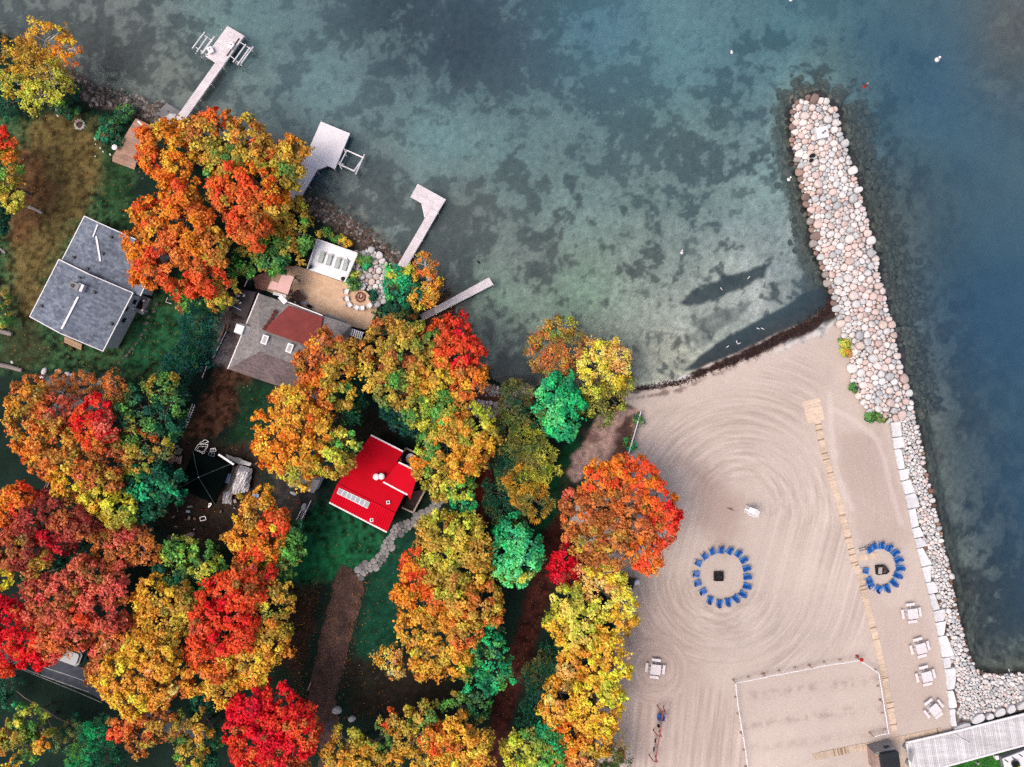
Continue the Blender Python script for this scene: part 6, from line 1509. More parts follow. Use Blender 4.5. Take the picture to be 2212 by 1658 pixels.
for (x0, y0), (x1, y1) in (((489, 716), (460, 775)), ((447, 790), (436, 818))):
    MB().bar(P(x0, y0, 1.2), P(x1, y1, 1.2), .06, .1).build('rail', m_wall, fn, w=True); MB().bar(P(x0, y0, .6), P(x1, y1, .6), .04, 1.05).build('panel', m_brown, fn, w=True)
    for t in (0, .5, 1): MB().bar(P(x0 + (x1 - x0) * t, y0 + (y1 - y0) * t, 0), P(x0 + (x1 - x0) * t, y0 + (y1 - y0) * t, 1.3), .09).build('post', m_brown, fn, w=True)
for x0, y0, x1, y1 in ((486, 702, 478, 733), (493, 698, 489, 727)):
    mb = MB(); mb.bar(P(x0, y0, .1), P(x1, y1, .1), .16, .1); mb.bar(P(x0, y0, .2), P(x1, y1, .2), .06, .06); one(mb, 'timber', m_wood, 'pinkish timber lying on the drive beside the ' + ('white capped chimney' if x0 > 490 else 'thin dark fence'), 'timber', None)
o = thing('goal_frame', 'thin white pipe frame on the lawn below the large orange maple', 'frame', P(366, 655, 0)); MB().tube([P(362, 643, .6), P(358, 653, .6), P(371, 657, .6)], .035, 6).build('frame', m_white, o, w=True)
for x, y in ((362, 643), (358, 653), (371, 657)): MB().tube([P(x, y, 0), P(x, y, .6)], .03, 6).build('leg', m_white, o, w=True)
o = thing('ball', 'white ball on the lawn beside the cedars', 'ball', P(395.5, 677.5, .14)); mb = MB(); mb.lathe([(.02, -.14), (.1, -.1), (.14, 0), (.1, .1), (.02, .14)], (0, 0, 0), 12); mb.build('ball', m_white, o, smooth=True); o.children[0].name = 'shell'

# --- red roofed house
HC = thing('house', 'house with bright red metal roof and a strip of roof windows', 'house', P(800, 1045, 0))
m_red = mat('red metal roof', C(204, 2, 30), .75, .12, .5, spec=.08, fine=.05)
m_red2 = mat('red metal roof lower', C(206, 2, 32), .75, .12, .5, spec=.08, fine=.05)
A_, B_ = P(801.2, 940.2, 3.2), P(871, 975.6, 3.2)
I_, F_ = P(728.5, 1046, 4.3), P(853, 1110.3, 4.3)
H_, G_ = P(711.4, 1086, 3.1), P(835.5, 1150, 3.1)
Bx = P(893, 1020, 3.6)
plU = plane(A_, I_, F_); plW = plane(I_, F_, H_)
Br = onp(893, 1029, plU); Bl = onp(870.7, 975.6, plU)
o = MB(); o.slab([onp(801.2, 940.2, plU), I_, F_, onp(882, 1052, plU), onp(858, 997, plU), Bl], .16); roofC = o.build('roof', m_red, HC, w=True)
o = MB(); o.slab([I_, H_, G_, F_], .16); o.build('roof_lower', m_red2, HC, w=True)
MB().bar(lerp(I_, F_, 0) + Vector((0, 0, .03)), F_ + Vector((0, 0, .03)), .16, .08).build('ridge_cap', m_red2, HC, w=True)
for u, v in ((H_, G_), (onp(801.2, 940.2, plU), Bl)): MB().bar(u - Vector((0, 0, .02)), v - Vector((0, 0, .02)), .15, .16).build('gutter', m_white, HC, w=True)
f = MB()
for i in range(1, 26):
    t = i / 26; f.bar(lerp(onp(801.2, 940.2, plU), I_, 0) * 0 + lerp(I_, F_, t) + Vector((0, 0, .05)), lerp(H_, G_, t) + Vector((0, 0, .05)), .035, .05)
f.build('standing_seams', m_red, HC, w=True)
zt = 4.7; Q = [P(x, y, zt) for x, y in ((861, 999), (904, 1020), (886, 1080), (880, 1069.5), (827.5, 1041.5))]
o = MB(); o.slab([Q[0], Q[1], Q[2], Q[3], Q[4]], .16); o.build('roof_upper', m_red2, HC, w=True)
for u, v in ((Q[0], Q[1]), (Q[4], Q[3])): MB().bar(u + Vector((0, 0, -.06)), v + Vector((0, 0, -.06)), .15, .16).build('fascia', m_white, HC, w=True)
o = MB(); o.prism(inset2([(v.x, v.y) for v in (Q[0], Q[1], Q[2], Q[3], Q[4])], .35), 3.0, zt - .17); o.build('wall_upper', mat('dark red siding', C(112, 26, 34), .8, .2, 1), HC, w=True)
wl = MB(); wl.prism(inset2([(v.x, v.y) for v in (A_, B_, P(884, 1052, 3), P(853, 1110, 3), G_, H_, P(728.5, 1046, 3))], .5), -.1, 3.0); wl.build('wall', mat('brown siding', C(96, 60, 52), .8, .2, 1), HC, w=True)
sk = [onp(x, y, plW, .12) for x, y in tl(1, 2, (690, 922), (943, 1042), (922, 1093), (670, 968))]
fr = MB(); fr.slab([v + Vector((0, 0, -.02)) for v in sk], .14); skf = fr.build('roof_window', m_white, HC, w=True)
for i in range(7):
    t0, t1 = (i + .1) / 7, (i + .9) / 7
    g_ = [lerp(lerp(sk[0], sk[1], t), lerp(sk[3], sk[2], t), u) + Vector((0, 0, .012)) - HC.location for t, u in ((t0, .1), (t1, .1), (t1, .9), (t0, .9))]
    MB().slab(g_, .02).build('pane', m_skyl, skf)
for x, y in tl(1, 2, (1003, 827), (1045, 823)):
    p = onp(x, y, plU); o = MB(); o.lathe([(.16, -.1), (.16, .35), (.32, .38), (.33, .5), (.2, .58)], p, 14); o.build('chimney_cowl', m_white, HC, w=True)
for (x, y), pl in zip(tl(1, 2, (1095, 1040), (960, 1185)), (plU, plW)):
    p = onp(x, y, pl); o = MB(); o.box(p + Vector((0, 0, .06)), (.34, .34, .2), .1); v = o.build('roof_vent', m_wall, HC, w=True); MB().box(p + Vector((0, 0, .17)) - HC.location, (.2, .2, .04), .1).build('vent_cap', m_darkmetal, v)
MB().bar(P(782, 967, 2.6), P(770, 964, 2.6), .08).build('aerial', m_white, HC, w=True)
def sundeck(label, pl, z, rails, a0, a1, ramp_=None):
    r = thing('wooden_deck', label, 'deck', P(pl[0][0], pl[0][1], 0)); q = [P(x, y, z) for x, y in pl]; s, e_ = P(*a0, z), P(*a1, z)
    o = MB(); planks(o, [(v.x, v.y) for v in q], math.atan2(e_.y - s.y, e_.x - s.x), .15, .012, z - .06, z, (1, 1, 1), .16, 4); o.build('deck_boards', m_brown, r, w=True)
    for u, v in rails:
        u, v = P(*u, z), P(*v, z); o = MB(); o.bar(u + Vector((0, 0, .9)), v + Vector((0, 0, .9)), .16, .05)
        for k in range(6): p = lerp(u, v, k / 5); o.bar(p, p + Vector((0, 0, .87)), .08)
        o.build('railing', mat('pale railing wood', C(176, 158, 146), .8, .2, 2), r, w=True)
    for p in q: MB().bar((p.x, p.y, -.1), (p.x, p.y, z - .07), .12).build('post', m_brown, r, w=True)
    return r
sundeck('dark brown sun deck with a round white table at the red roofed house', [(879, 967), (905, 979), (893, 1016), (863, 1000)], .9, (((879, 967), (905, 979)), ((879, 967), (869, 984))), (879, 967), (905, 979))
o = thing('round_table', 'round white table on the dark brown sun deck, half under a maple', 'table', P(888.5, 989.5, .9)); MB().lathe([(.5, .7), (.52, .72), (.5, .74), (.05, .745)], (0, 0, 0), 24).build('table_top', m_white, o); MB().lathe([(.3, 0), (.3, .03), (.05, .06), (.05, .69)], (0, 0, 0), 10).build('pedestal', m_white, o)
o = thing('deck_chair', 'pale chair edge showing by the railing of the dark brown sun deck', 'chair', P(886, 1007, .9), .4); MB().box((0, 0, .42), (.5, .5, .05)).build('seat', m_white, o); MB().box((0, -.26, .7), (.5, .05, .5)).build('backrest', m_white, o)
for k in range(4): MB().bar(((k % 2 - .5) * .42, (k // 2 - .5) * .42, 0), ((k % 2 - .5) * .42, (k // 2 - .5) * .42, .4), .05).build('leg', m_white, o)
sundeck('dark brown lower deck with a pale handrail at the red roofed house', [(889, 1062), (920, 1058), (896, 1105), (871, 1093)], .7, (((919, 1059), (895, 1104)), ((895, 1105), (871, 1094))), (871, 1093), (896, 1105))
# black canopy and the junk round it
bcn = thing('canopy_tent', 'black square canopy tent with sagging seams among the junk', 'canopy', P(440, 1030, 0))
K = [(417, 975), (500, 1002), (464, 1089), (388, 1055)]; zc_ = 2.4; top = P(429, 1031.5, 3.3); q = [P(x, y, zc_) for x, y in K]
o = MB()
for i in range(4):
    a_, b_ = q[i], q[(i + 1) % 4]; m_ = (a_ + b_) / 2 + Vector((0, 0, .1)); o.slab([a_, m_, top], .03); o.slab([m_, b_, top], .03)
    o.slab([a_ + Vector((0, 0, -.01)), b_ + Vector((0, 0, -.01)), b_ + Vector((0, 0, -.3)), a_ + Vector((0, 0, -.3))], .02)
o.build('canopy', mat('black canvas', C(5, 12, 13), .9, .3, .6, bump=.3, bscale=2, spec=.02), bcn, w=True)
for i in range(4): MB().bar(q[i] + Vector((0, 0, .02)), top + Vector((0, 0, .03)), .035).build('seam', mat('worn grey seam', C(86, 96, 100), .8, .5, 3), bcn, w=True)
for x, y in K: MB().tube([P(x, y, 0), P(x, y, zc_ - .05)], .03, 6).build('leg', m_steel, bcn, w=True)
MB().lathe([(.07, 0), (.05, .05), (.01, .07)], tuple(top + Vector((0, 0, .02))), 8).build('cap', m_white, bcn, w=True)
tp = thing('tarpaulin', 'crumpled pale tarpaulin over a woodpile beside the black canopy', 'tarpaulin', P(525, 1035, 0))
rg = np.random.default_rng(3)
def cloth(pts, z, amp, seed, nx_=26, ny_=26):
    a_, b_, c_, d_ = [Vector((*p, 0)) for p in pts]; vs = []; fs = []; r0 = random.Random(seed)
    ph = [(r0.uniform(.5, 3), r0.uniform(.5, 3), r0.uniform(0, 6)) for _ in range(6)]
    for j in range(ny_):
        for i in range(nx_):
            u, v = i / (nx_ - 1), j / (ny_ - 1); p = lerp(lerp(a_, b_, u), lerp(d_, c_, u), v)
            w_ = P(p.x + r0.uniform(-.7, .7), p.y + r0.uniform(-.7, .7), z)
            f_ = sum(abs(math.sin(x_ * u * 7 + y_ * v * 5 + t_)) for x_, y_, t_ in ph) / 6
            ed = min(u, 1 - u, v, 1 - v) * 5
            vs.append((w_.x, w_.y, .05 + z * min(1, ed + .15) + amp * f_ + r0.uniform(-.03, .03)))
    for j in range(ny_ - 1):
        for i in range(nx_ - 1): k = j * nx_ + i; fs.append((k, k + 1, k + nx_ + 1, k + nx_))
    return MB().add(vs, fs)
m_tarp = mat('pale tarpaulin', C(232, 228, 230), .6, .3, 2.2)
cloth([(516, 1004), (544, 1014), (536, 1062), (496, 1072)], .8, .7, 4).build('sheet', m_tarp, tp, w=True); cloth([(482, 1062), (502, 1054), (500, 1090), (480, 1088)], .5, .5, 6, 16, 16).build('loose_corner', m_tarp, tp, w=True)
wp = thing('lumber_stack', 'stack of brown and grey boards between the black canopy and the pale tarpaulin', 'lumber stack', P(498, 1042, 0))
for i in range(13):
    x0 = 497 + i * 1.7; x1 = 477 + i * 1.7; MB().bar(P(x0 + 8, 1007 + r_.uniform(-3, 3), .5 + r_.uniform(0, .3)), P(x1 + 5, 1078 + r_.uniform(-12, 3), .5 + r_.uniform(0, .3)), .09, .05, C(*r_.choice([(176, 150, 136), (150, 136, 130), (190, 180, 176), (112, 84, 72)]))).build('board', mat('old board', (1, 1, 1), .85, .3, 2) if i == 0 else bpy.data.materials['old board'], wp, w=True)
o = thing('sheet_panel', 'pale blue sheet leaning on the stack of boards', 'panel', P(492, 1034, 0)); MB().slab([P(491, 1023, .95), P(500, 1025, .95), P(494, 1045, .95), P(486, 1043, .95)], .05).build('sheet', mat('pale blue sheet', C(168, 194, 228), .5, .1), o, w=True); MB().bar(P(491, 1026, .86), P(488, 1042, .86), .06).build('batten', m_steel, o, w=True)
for pl, lab, cc, z in (([(488, 982), (510, 990), (518, 999), (490, 992)], 'grey board at the far corner of the black canopy', (172, 168, 166), .9), ([(507, 988), (521, 991), (517, 1003), (499, 996)], 'tan hinged board beside the grey board at the canopy corner', (186, 180, 172), .8), ([(521, 993), (543, 1001), (540, 1007), (516, 1002)], 'long pale board above the crumpled tarpaulin', (190, 188, 188), .9),
                       ([(349, 964), (385, 962), (388, 966), (352, 972)], 'grey corrugated sheet on the ground at the end of the woodpile', (112, 112, 116), .3), ([(386, 968), (396, 971), (388, 984), (378, 981)], 'short grey board by the woodpile', (120, 116, 112), .25)):
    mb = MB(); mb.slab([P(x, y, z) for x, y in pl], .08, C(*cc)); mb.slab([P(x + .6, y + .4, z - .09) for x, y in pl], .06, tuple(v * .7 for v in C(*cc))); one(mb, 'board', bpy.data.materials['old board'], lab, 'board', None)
o = thing('white_plank', 'long white plank lying along the edge of the black canopy', 'plank', P(488, 995, .8)); MB().bar(P(472, 982, 2.5), P(505, 1004, 2.5), .2, .06).build('board', m_white, o, w=True)
def frame_obj(label, pts, z, nm='window_frame', cat='window frame', w_=.07, inner=None):
    r = thing(nm, label, cat, P(*pts[0], 0)); o = MB()
    for i in range(len(pts)): o.bar(P(*pts[i], z), P(*pts[(i + 1) % len(pts)], z), w_)
    o.build('frame', m_alu, r, w=True)
    if inner:
        o = MB()
        for u, v in inner: o.bar(P(*u, z + .01), P(*v, z + .01), w_ * .8)
        o.build('bars', m_alu, r, w=True)
    return r
frame_obj('large white frame with nested rims on the ground above the black canopy', tl(0, 2, (1605, 610), (1630, 565), (1715, 565), (1680, 640)), .5, inner=[(tl(0, 2, (1620, 608))[0], tl(0, 2, (1640, 580))[0]), (tl(0, 2, (1640, 580))[0], tl(0, 2, (1700, 580))[0]), (tl(0, 2, (1700, 580))[0], tl(0, 2, (1675, 628))[0]), (tl(0, 2, (1675, 628))[0], tl(0, 2, (1620, 608))[0])])
frame_obj('white pipe tangle behind the large nested frame', tl(0, 2, (1635, 560), (1690, 525), (1720, 545), (1670, 558)), .7, 'pipe_frame', 'pipe frame')
frame_obj('small square barred frame nearest the tarpaulin boards', tl(0, 2, (1722, 625), (1768, 640), (1762, 665), (1715, 655)), .4, inner=[(tl(0, 2, (1745, 632))[0], tl(0, 2, (1738, 660))[0])])
frame_obj('small cross barred frame behind the square barred frame', tl(0, 2, (1730, 600), (1770, 595), (1780, 620), (1738, 625)), .6, inner=[(tl(0, 2, (1750, 597))[0], tl(0, 2, (1758, 622))[0]), (tl(0, 2, (1733, 612))[0], tl(0, 2, (1775, 606))[0])])
frame_obj('small white triangle frame at the corner leg of the black canopy', tl(0, 2, (1722, 1050), (1742, 1052), (1716, 1088)), .4, 'triangle_frame', 'frame')
frame_obj('bent white wire frame at the end of the scattered junk', tl(0, 2, (1645, 1165), (1690, 1155), (1695, 1185), (1650, 1195)), .4, 'wire_frame', 'frame')
lad = thing('ladder', 'white metal ladder standing at the edge of the dark green maple', 'ladder', P(410, 900, 0))
for dx in (0, 5): MB().tube([P(420 + dx - 4, 873 + dx * .3, 1.2), P(399 + dx - 3, 925, .8)], .035, 6).build('rail', m_white, lad, w=True)
for t in range(9): x0 = 416 - 17 * t / 8; y0 = 880 + 42 * t / 8; MB().tube([P(x0, y0, 1.1), P(x0 + 6, y0 + 1, 1.1)], .025, 5).build('rung', m_white, lad, w=True)
wpile = thing('woodpile', 'pinkish split woodpile beyond the black canopy', 'woodpile', P(376, 994, 0))
for i in range(7):
    x = 366 + i * 4; MB().tube([P(x + 2, 985 + r_.uniform(-4, 3), .3), P(x - 1, 1000 + r_.uniform(-3, 4), .3)], r_.uniform(.07, .11), 6, col=C(*r_.choice([(190, 150, 136), (150, 116, 104), (206, 176, 164)]))).build('log', bpy.data.materials['old board'], wpile, w=True)
JUNK = ((1565, 1075, 34, 12, (150, 150, 150), 'grey lid among the scattered junk below the black canopy'), (1550, 1115, 24, 16, (190, 206, 226), 'pale blue bucket on its side in the scattered junk'), (1660, 1098, 20, 8, (120, 40, 40), 'dark red crate in the scattered junk'), (1558, 1168, 14, 22, (186, 176, 168), 'pale box in the scattered junk'),
        (1605, 1175, 18, 14, (180, 120, 100), 'pinkish bricks in the scattered junk'), (1530, 1180, 16, 10, (140, 80, 64), 'rusty tin in the scattered junk'), (1430, 1160, 18, 8, (190, 160, 150), 'pinkish scrap at the tree end of the scattered junk'), (1465, 1110, 5, 12, (176, 160, 140), 'short tan stick at the tree end of the scattered junk'), (1450, 1240, 8, 6, (230, 230, 230), 'white cup apart from the scattered junk'), (1600, 1262, 8, 7, (226, 226, 224), 'white ball of paper above the brown grey boulder'),
        (1820, 1115, 6, 16, (180, 150, 130), 'small tan post end below the pale tarpaulin'), (1935, 1030, 16, 22, (196, 170, 160), 'pinkish bag below the pale tarpaulin'), (1660, 1250, 14, 14, (60, 66, 66), 'dark green pail below the scattered junk'), (1930, 1085, 5, 5, (236, 236, 236), 'white scrap near the golden maple dotted with orange'))
for tx, ty, sx, sy, cc, lab in JUNK:
    x, y = tl(0, 2, (tx, ty))[0]; mb = MB(); a_ = r_.uniform(-.6, .6); p = P(x, y, .15); sx *= .0131 * 1.2; sy *= .0131 * 1.2
    mb.box((p.x, p.y, .14), (sx, sy, .26), a_, C(*cc)); mb.box((p.x + .02, p.y, .29), (sx * 1.08, sy * 1.08, .05), a_ + .05, tuple(v * .85 for v in C(*cc))); mb.box((p.x - sx * .6, p.y - sy * .3, .05), (sx * .5, sy * .4, .08), a_ + .7, tuple(v * .7 for v in C(*cc)))
    one(mb, lab.split(' in ')[0].split(' a')[0].split(' ')[-1] if False else 'junk_item', bpy.data.materials['old board'], lab, 'junk', 'scattered junk below the black canopy')
# garage roof and trailer beyond the golden orange maple
sh = thing('shed', 'dark grey shed roof under the big golden orange maple', 'shed', P(660, 1050, 0))
q = [(v.x, v.y) for v in PP([(632, 1030), (692, 1038), (678, 1066), (630, 1052)], 2.4)]
o = MB(); o.prism(q, 2.28, 2.4); o.build('roof', mat('grey shed roof', C(112, 112, 118), .85, .25, 1), sh, w=True); o = MB(); o.prism(inset2(q, .2), -.1, 2.27); o.build('wall', m_wall, sh, w=True); MB().box((*P(629, 1048, 2.3).xy, 2.2), (.3, .5, .5)).build('gutter_box', m_white, sh, w=True)
tr = thing('utility_trailer', 'grey metal trailer with long bars below the dark grey shed', 'trailer', P(655, 1110, 0))
o = MB(); o.slab([P(660, 1090, .7), P(668, 1093, .7), P(652, 1130, .7), P(643, 1126, .7)], .15); o.build('bed', m_steel, tr, w=True); MB().bar(P(672, 1082, .8), P(646, 1134, .8), .08).build('rail', m_alu, tr, w=True); MB().bar(P(658, 1088, .85), P(640, 1124, .85), .08).build('rail', m_alu, tr, w=True)
for x, y in ((648, 1108), (664, 1112)): mb = MB(); p = P(x, y, .3); mb.tube([p - Vector((.1, 0, 0)), p + Vector((.1, 0, 0))], .3, 14); mb.build('wheel', m_black, tr, w=True)
boulder(657, 1095, 6, 10, 'pale grey bag on the metal trailer', (186, 186, 190), h=.5, rot=.4, name='bag', z=.75, cat='bag')
o = thing('sawhorse', 'small rusty frame beside the metal trailer', 'frame', P(642, 1081, 0)); 
for a_, b_ in (((634, 1079), (649, 1081)), ((635, 1086), (650, 1087))): MB().bar(P(*a_, .5), P(*b_, .5), .06).build('bar', m_redmetal, o, w=True)
for x, y in ((635, 1079), (648, 1081), (636, 1086), (649, 1087)): MB().bar(P(x, y, 0), P(x, y, .5), .05).build('leg', m_redmetal, o, w=True)
boulder(635, 1066, 9, 4, 'crumpled white bag beside the dark grey shed', (222, 222, 224), h=.6, rot=.4, name='bag', cat='bag')
o = thing('tarp_tent', 'pale blue tarpaulin under the golden maple dotted with orange', 'tarpaulin', P(556, 1073, 0)); MB().slab([P(545, 1066, .6), P(560, 1068, .7), P(557, 1084, .6), P(544, 1080, .5)], .04).build('sheet', mat('blue tarpaulin', C(120, 146, 186), .5, .2), o, w=True); MB().bar(P(545, 1068, .3), P(538, 1086, .3), .05).build('pole', m_steel, o, w=True)
# white roofs between the red maples by the road
o = thing('van', 'rounded grey vehicle end showing under the coral pink maple', 'van', P(172, 1406, 0), R(-20))
mb = MB(); mb.prism([(-1.2, -.8), (.9, -.8), (1.15, -.5), (1.15, .5), (.9, .8), (-1.2, .8)], .5, 1.7); mb.build('body', mat('grey van paint', C(150, 150, 154), .4, .05), o); mb = MB(); mb.prism([(-1.1, -.65), (.8, -.65), (.95, -.4), (.95, .4), (.8, .65), (-1.1, .65)], 1.7, 1.95); mb.build('roof', mat('grey van roof', C(170, 170, 174), .4, .05), o); MB().box((1.16, 0, 1.35), (.04, 1.0, .5)).build('window', m_glass, o)
for s in (-.7, .7): mb = MB(); mb.tube([(.5, s, .32), (.5, s + (.2 if s > 0 else -.2), .32)], .32, 14); mb.build('wheel', m_black, o)
o = thing('shed', 'small white shed roof between the coral pink and rust brown maples', 'shed', P(223, 1389, 0)); mb = MB(); mb.slab([P(217, 1381, 2.3), P(230, 1382, 2.6), P(228, 1400, 2.6), P(215, 1397, 2.3)], .1); mb.build('roof', m_white, o, w=True); mb = MB(); mb.prism([(v.x, v.y) for v in PP([(218.5, 1383), (228.5, 1384), (226.5, 1398), (217, 1396)], 2)], -.1, 2.15); mb.build('wall', m_wall, o, w=True)
o = MB(); o.box((0, 0, 0), (.1, .1, .1))
# --- the road
rd = MB(); RD = [(-60, 1395), (10, 1415), (100, 1418), (190, 1455), (240, 1480), (330, 1530), (460, 1600), (440, 1630), (310, 1580), (210, 1520), (60, 1462), (-60, 1420)]
rd.prism([(v.x, v.y) for v in PP([(-60, 1380), (60, 1400), (180, 1444), (330, 1516), (460, 1580), (440, 1618), (310, 1562), (200, 1502), (40, 1438), (-60, 1410)], .012)], -.2, .012)
tag(rd.build('road', mat('dark asphalt', C(74, 78, 88), .95, .3, 1.5, bump=.3)), kind='structure')
ml = MB()
for line in (tl(0, 3, (160, 835), (460, 945), (735, 1040)), tl(0, 3, (360, 835), (560, 900), (735, 960))):
    for a_, b_ in zip(line[:-1], line[1:]):
        p, q_ = P(*a_, .02), P(*b_, .02); ml.bar(p, q_, .07, .012)
tag(ml.build('road_marking', mat('worn road paint', C(176, 176, 178), .8, .3, 3)), kind='structure')
gr = thing('roadside_rail', 'thin grey cable rail along the verge of the asphalt road', 'rail', P(140, 1480, 0)); L_ = tl(0, 3, (160, 845), (430, 955), (640, 1040), (840, 1128))
for a_, b_ in zip(L_[:-1], L_[1:]): MB().tube([P(*a_, .7), P(*b_, .7)], .035, 5).build('cable', m_steel, gr, w=True)
for x, y in L_: MB().tube([P(x, y, 0), P(x, y, .75)], .05, 6).build('post', m_steel, gr, w=True)
# driveway of crushed bark
dw = MB(); DW = tl(1, 3, (690, 15), (760, 10), (835, 60), (895, 140), (870, 300), (800, 560), (740, 800), (690, 960), (660, 1150), (690, 1290), (640, 1560), (600, 1700), (480, 1700), (540, 1560), (490, 1300), (440, 1100), (470, 900), (505, 720), (560, 470), (640, 200))
q = np.array([(v.x, v.y) for v in PP(DW, .03)]); sm = []
for i in range(len(q)):
    for t in (0, .11, .22, .33, .44, .56, .67, .78, .89):
        p0, p1, p2, p3 = q[i - 1], q[i], q[(i + 1) % len(q)], q[(i + 2) % len(q)]
        sm.append(tuple(.5 * ((2 * p1) + (-p0 + p2) * t + (2 * p0 - 5 * p1 + 4 * p2 - p3) * t * t + (-p0 + 3 * p1 - 3 * p2 + p3) * t ** 3) + np.array([r_.gauss(0, .09), r_.gauss(0, .09)])))
dw.prism(sm, -.2, .035)
tag(dw.build('driveway', mat('brown gravel', C(84, 62, 56), .95, .6, .7, bump=.8, bscale=14, fine=.5)), kind='structure')
boulder(628 * 0 + 716, 1568, 15, 15, 'patch of grey gravel spilt at the foot of the driveway', (140, 138, 140), True, .02, name='gravel_patch', z=.035, cat='gravel patch', m=mat('grey gravel', C(150, 148, 152), .95, .6, 4, bump=.5, fine=.4))
for pl, lab in (([(392 * 0 + 116, 884), (0, 0)], ''),): pass
o = MB(); o.bar(P(116, 1022, 1.2), P(101, 1054, 1.2), .1, .08); o.bar(P(116, 1022, .6), P(101, 1054, .6), .05, .9); one(o, 'fence', m_wood, 'short thin fence between the brown orange maple and the dark red maple', 'fence', None)
o = MB(); o.bar(P(258 * 0 + 672, 1475, .2), P(666, 1490, .2), .1, .1); o.bar(P(671, 1474, .1), P(664, 1492, .1), .05, .2); one(o, 'timber', m_wood, 'short grey timber above the crimson maple', 'timber', None)
# ---------------------------------------------------------------- beach furniture
def adirondack(label, group):
    r = thing('beach_chair', label, 'chair', (0, 0, 0), 0, group)
    MB().slab([(-.27, .42, .38), (-.27, -.2, .24), (.27, -.2, .24), (.27, .42, .38)][::-1], .04).build('seat', m_blue, r)
    o = MB(); n = 7                       # fan of slats with a rounded top, leaning back
    for i in range(n):
        u0, u1 = -1 + 2 * i / n + .02, -1 + 2 * (i + 1) / n - .02
        um = (u0 + u1) / 2; hh = .82 * math.sqrt(1 - (um * .72) ** 2)
        o.slab([(u0 * .26, -.2, .26), (u1 * .26, -.2, .26), (u1 * .33, -.2 - hh * .48, .26 + hh * .84), (u0 * .33, -.2 - hh * .48, .26 + hh * .84)], .03)
    o.bar((-.28, -.36, .55), (.28, -.36, .55), .05); o.build('backrest', m_blue, r)
    for s in (-1, 1):
        o = MB(); o.prism([(s * .27, .42), (s * .43, .4), (s * .41, -.1), (s * .36, -.42), (s * .29, -.42), (s * .27, 0)], .55, .59); o.build('armrest', m_bluel, r)
        MB().bar((s * .33, .36, 0), (s * .33, .36, .55), .06, .09).build('leg', m_bluel, r)
        MB().bar((s * .31, .3, .32), (s * .31, -.6, .02), .05, .09).build('leg', m_bluel, r)
    return r
m_bluel = mat('lighter blue plastic', C(52, 126, 206), .4, .08, 2, spec=.4)
CH1 = tl(2, 2, (1738, 1440), (1807, 1447), (1877, 1470), (1920, 1522), (1943, 1590)) + tl(2, 3, (1948, 95), (1945, 172), (1910, 235), (1855, 272), (1792, 298), (1721, 310), (1645, 282), (1588, 215), (1545, 145), (1532, 72)) + tl(2, 2, (1550, 1545), (1602, 1490), (1665, 1452))
CH2 = tl(3, 2, (945, 1435), (985, 1408), (1047, 1402), (1105, 1425), (1153, 1465), (1178, 1522), (1190, 1587)) + tl(3, 3, (672, 47), (655, 82), (622, 105), (585, 110), (548, 93), (540, 70), (523, 25))
first = None
for grp, pts, cc, name in (('blue chairs of the big ring', CH1, (1553, 1243), 'big fire pit ring'), ('blue chairs of the small ring', CH2, (1905, 1230), 'small fire pit ring')):
    c0 = P(*cc, 0)
    for i, (x, y) in enumerate(pts):
        lab = f'blue beach chair of the {name}, {ORD[i]} clockwise from the ' + ('top' if grp.endswith('big ring') else 'path branch')
        p = P(x, y, .45); p.z = 0; rz = math.atan2(c0.y - p.y, c0.x - p.x) - math.pi / 2 + r_.uniform(-.22, .22)
        if first is None: first = adirondack(lab, grp); first.location = p; first.rotation_euler.z = rz; first.scale = (.76, .8, .8)
        else: dup(first, p, rz, lab, grp)
m_fire = mat('charred steel', C(40, 36, 36), .8, .4, 4)
fp = thing('fire_pit', 'square black fire pit in the middle of the big chair ring', 'fire pit', P(1551, 1244, 0))
o = MB()
for s in (-.46, .46): o.box((s, 0, .22), (.05, .97, .44)); o.box((0, s, .22), (.87, .05, .44))
o.build('walls', m_fire, fp); MB().box((0, 0, .1), (.86, .86, .12)).build('ash_bed', mat('wet ash', C(48, 44, 42), .95, .5, 6), fp)
o = MB(); r_2 = random.Random(3)
for k in range(7): a_ = r_2.uniform(0, 3); o.tube([(-.3 * math.cos(a_), -.3 * math.sin(a_), .2), (.3 * math.cos(a_) + .05, .3 * math.sin(a_), .26)], .04, 6)
o.build('charred_logs', m_fire, fp)
fp = thing('fire_pit', 'five sided dark fire pit with a folded lid inside the small chair ring', 'fire pit', P(1902, 1230, 0))
PK_ = [(-.6, .42), (.25, .48), (.72, -.12), (.45, -.38), (-.52, -.5)]
o = MB()
for i in range(5): a_, b_ = PK_[i], PK_[(i + 1) % 5]; o.bar((*a_, .25), (*b_, .25), .06, .5)
o.build('walls', m_fire, fp); o = MB(); o.prism([(x * .93, y * .93) for x, y in PK_], .05, .3); o.build('ash_bed', mat('brown ash', C(104, 86, 80), .95, .4, 5), fp)
o = MB(); o.slab([(-.45, .3, .5), (-.1, .35, .62), (-.15, -.4, .62), (-.5, -.4, .5)], .03); o.build('lid', m_steel, fp); o = MB(); o.bar((-.1, .3, .6), (.5, -.2, .55), .07); o.lathe([(.18, .3), (.2, .4), (.05, .45)], (0, 0, 0), 10); o.build('grate', m_fire, fp)
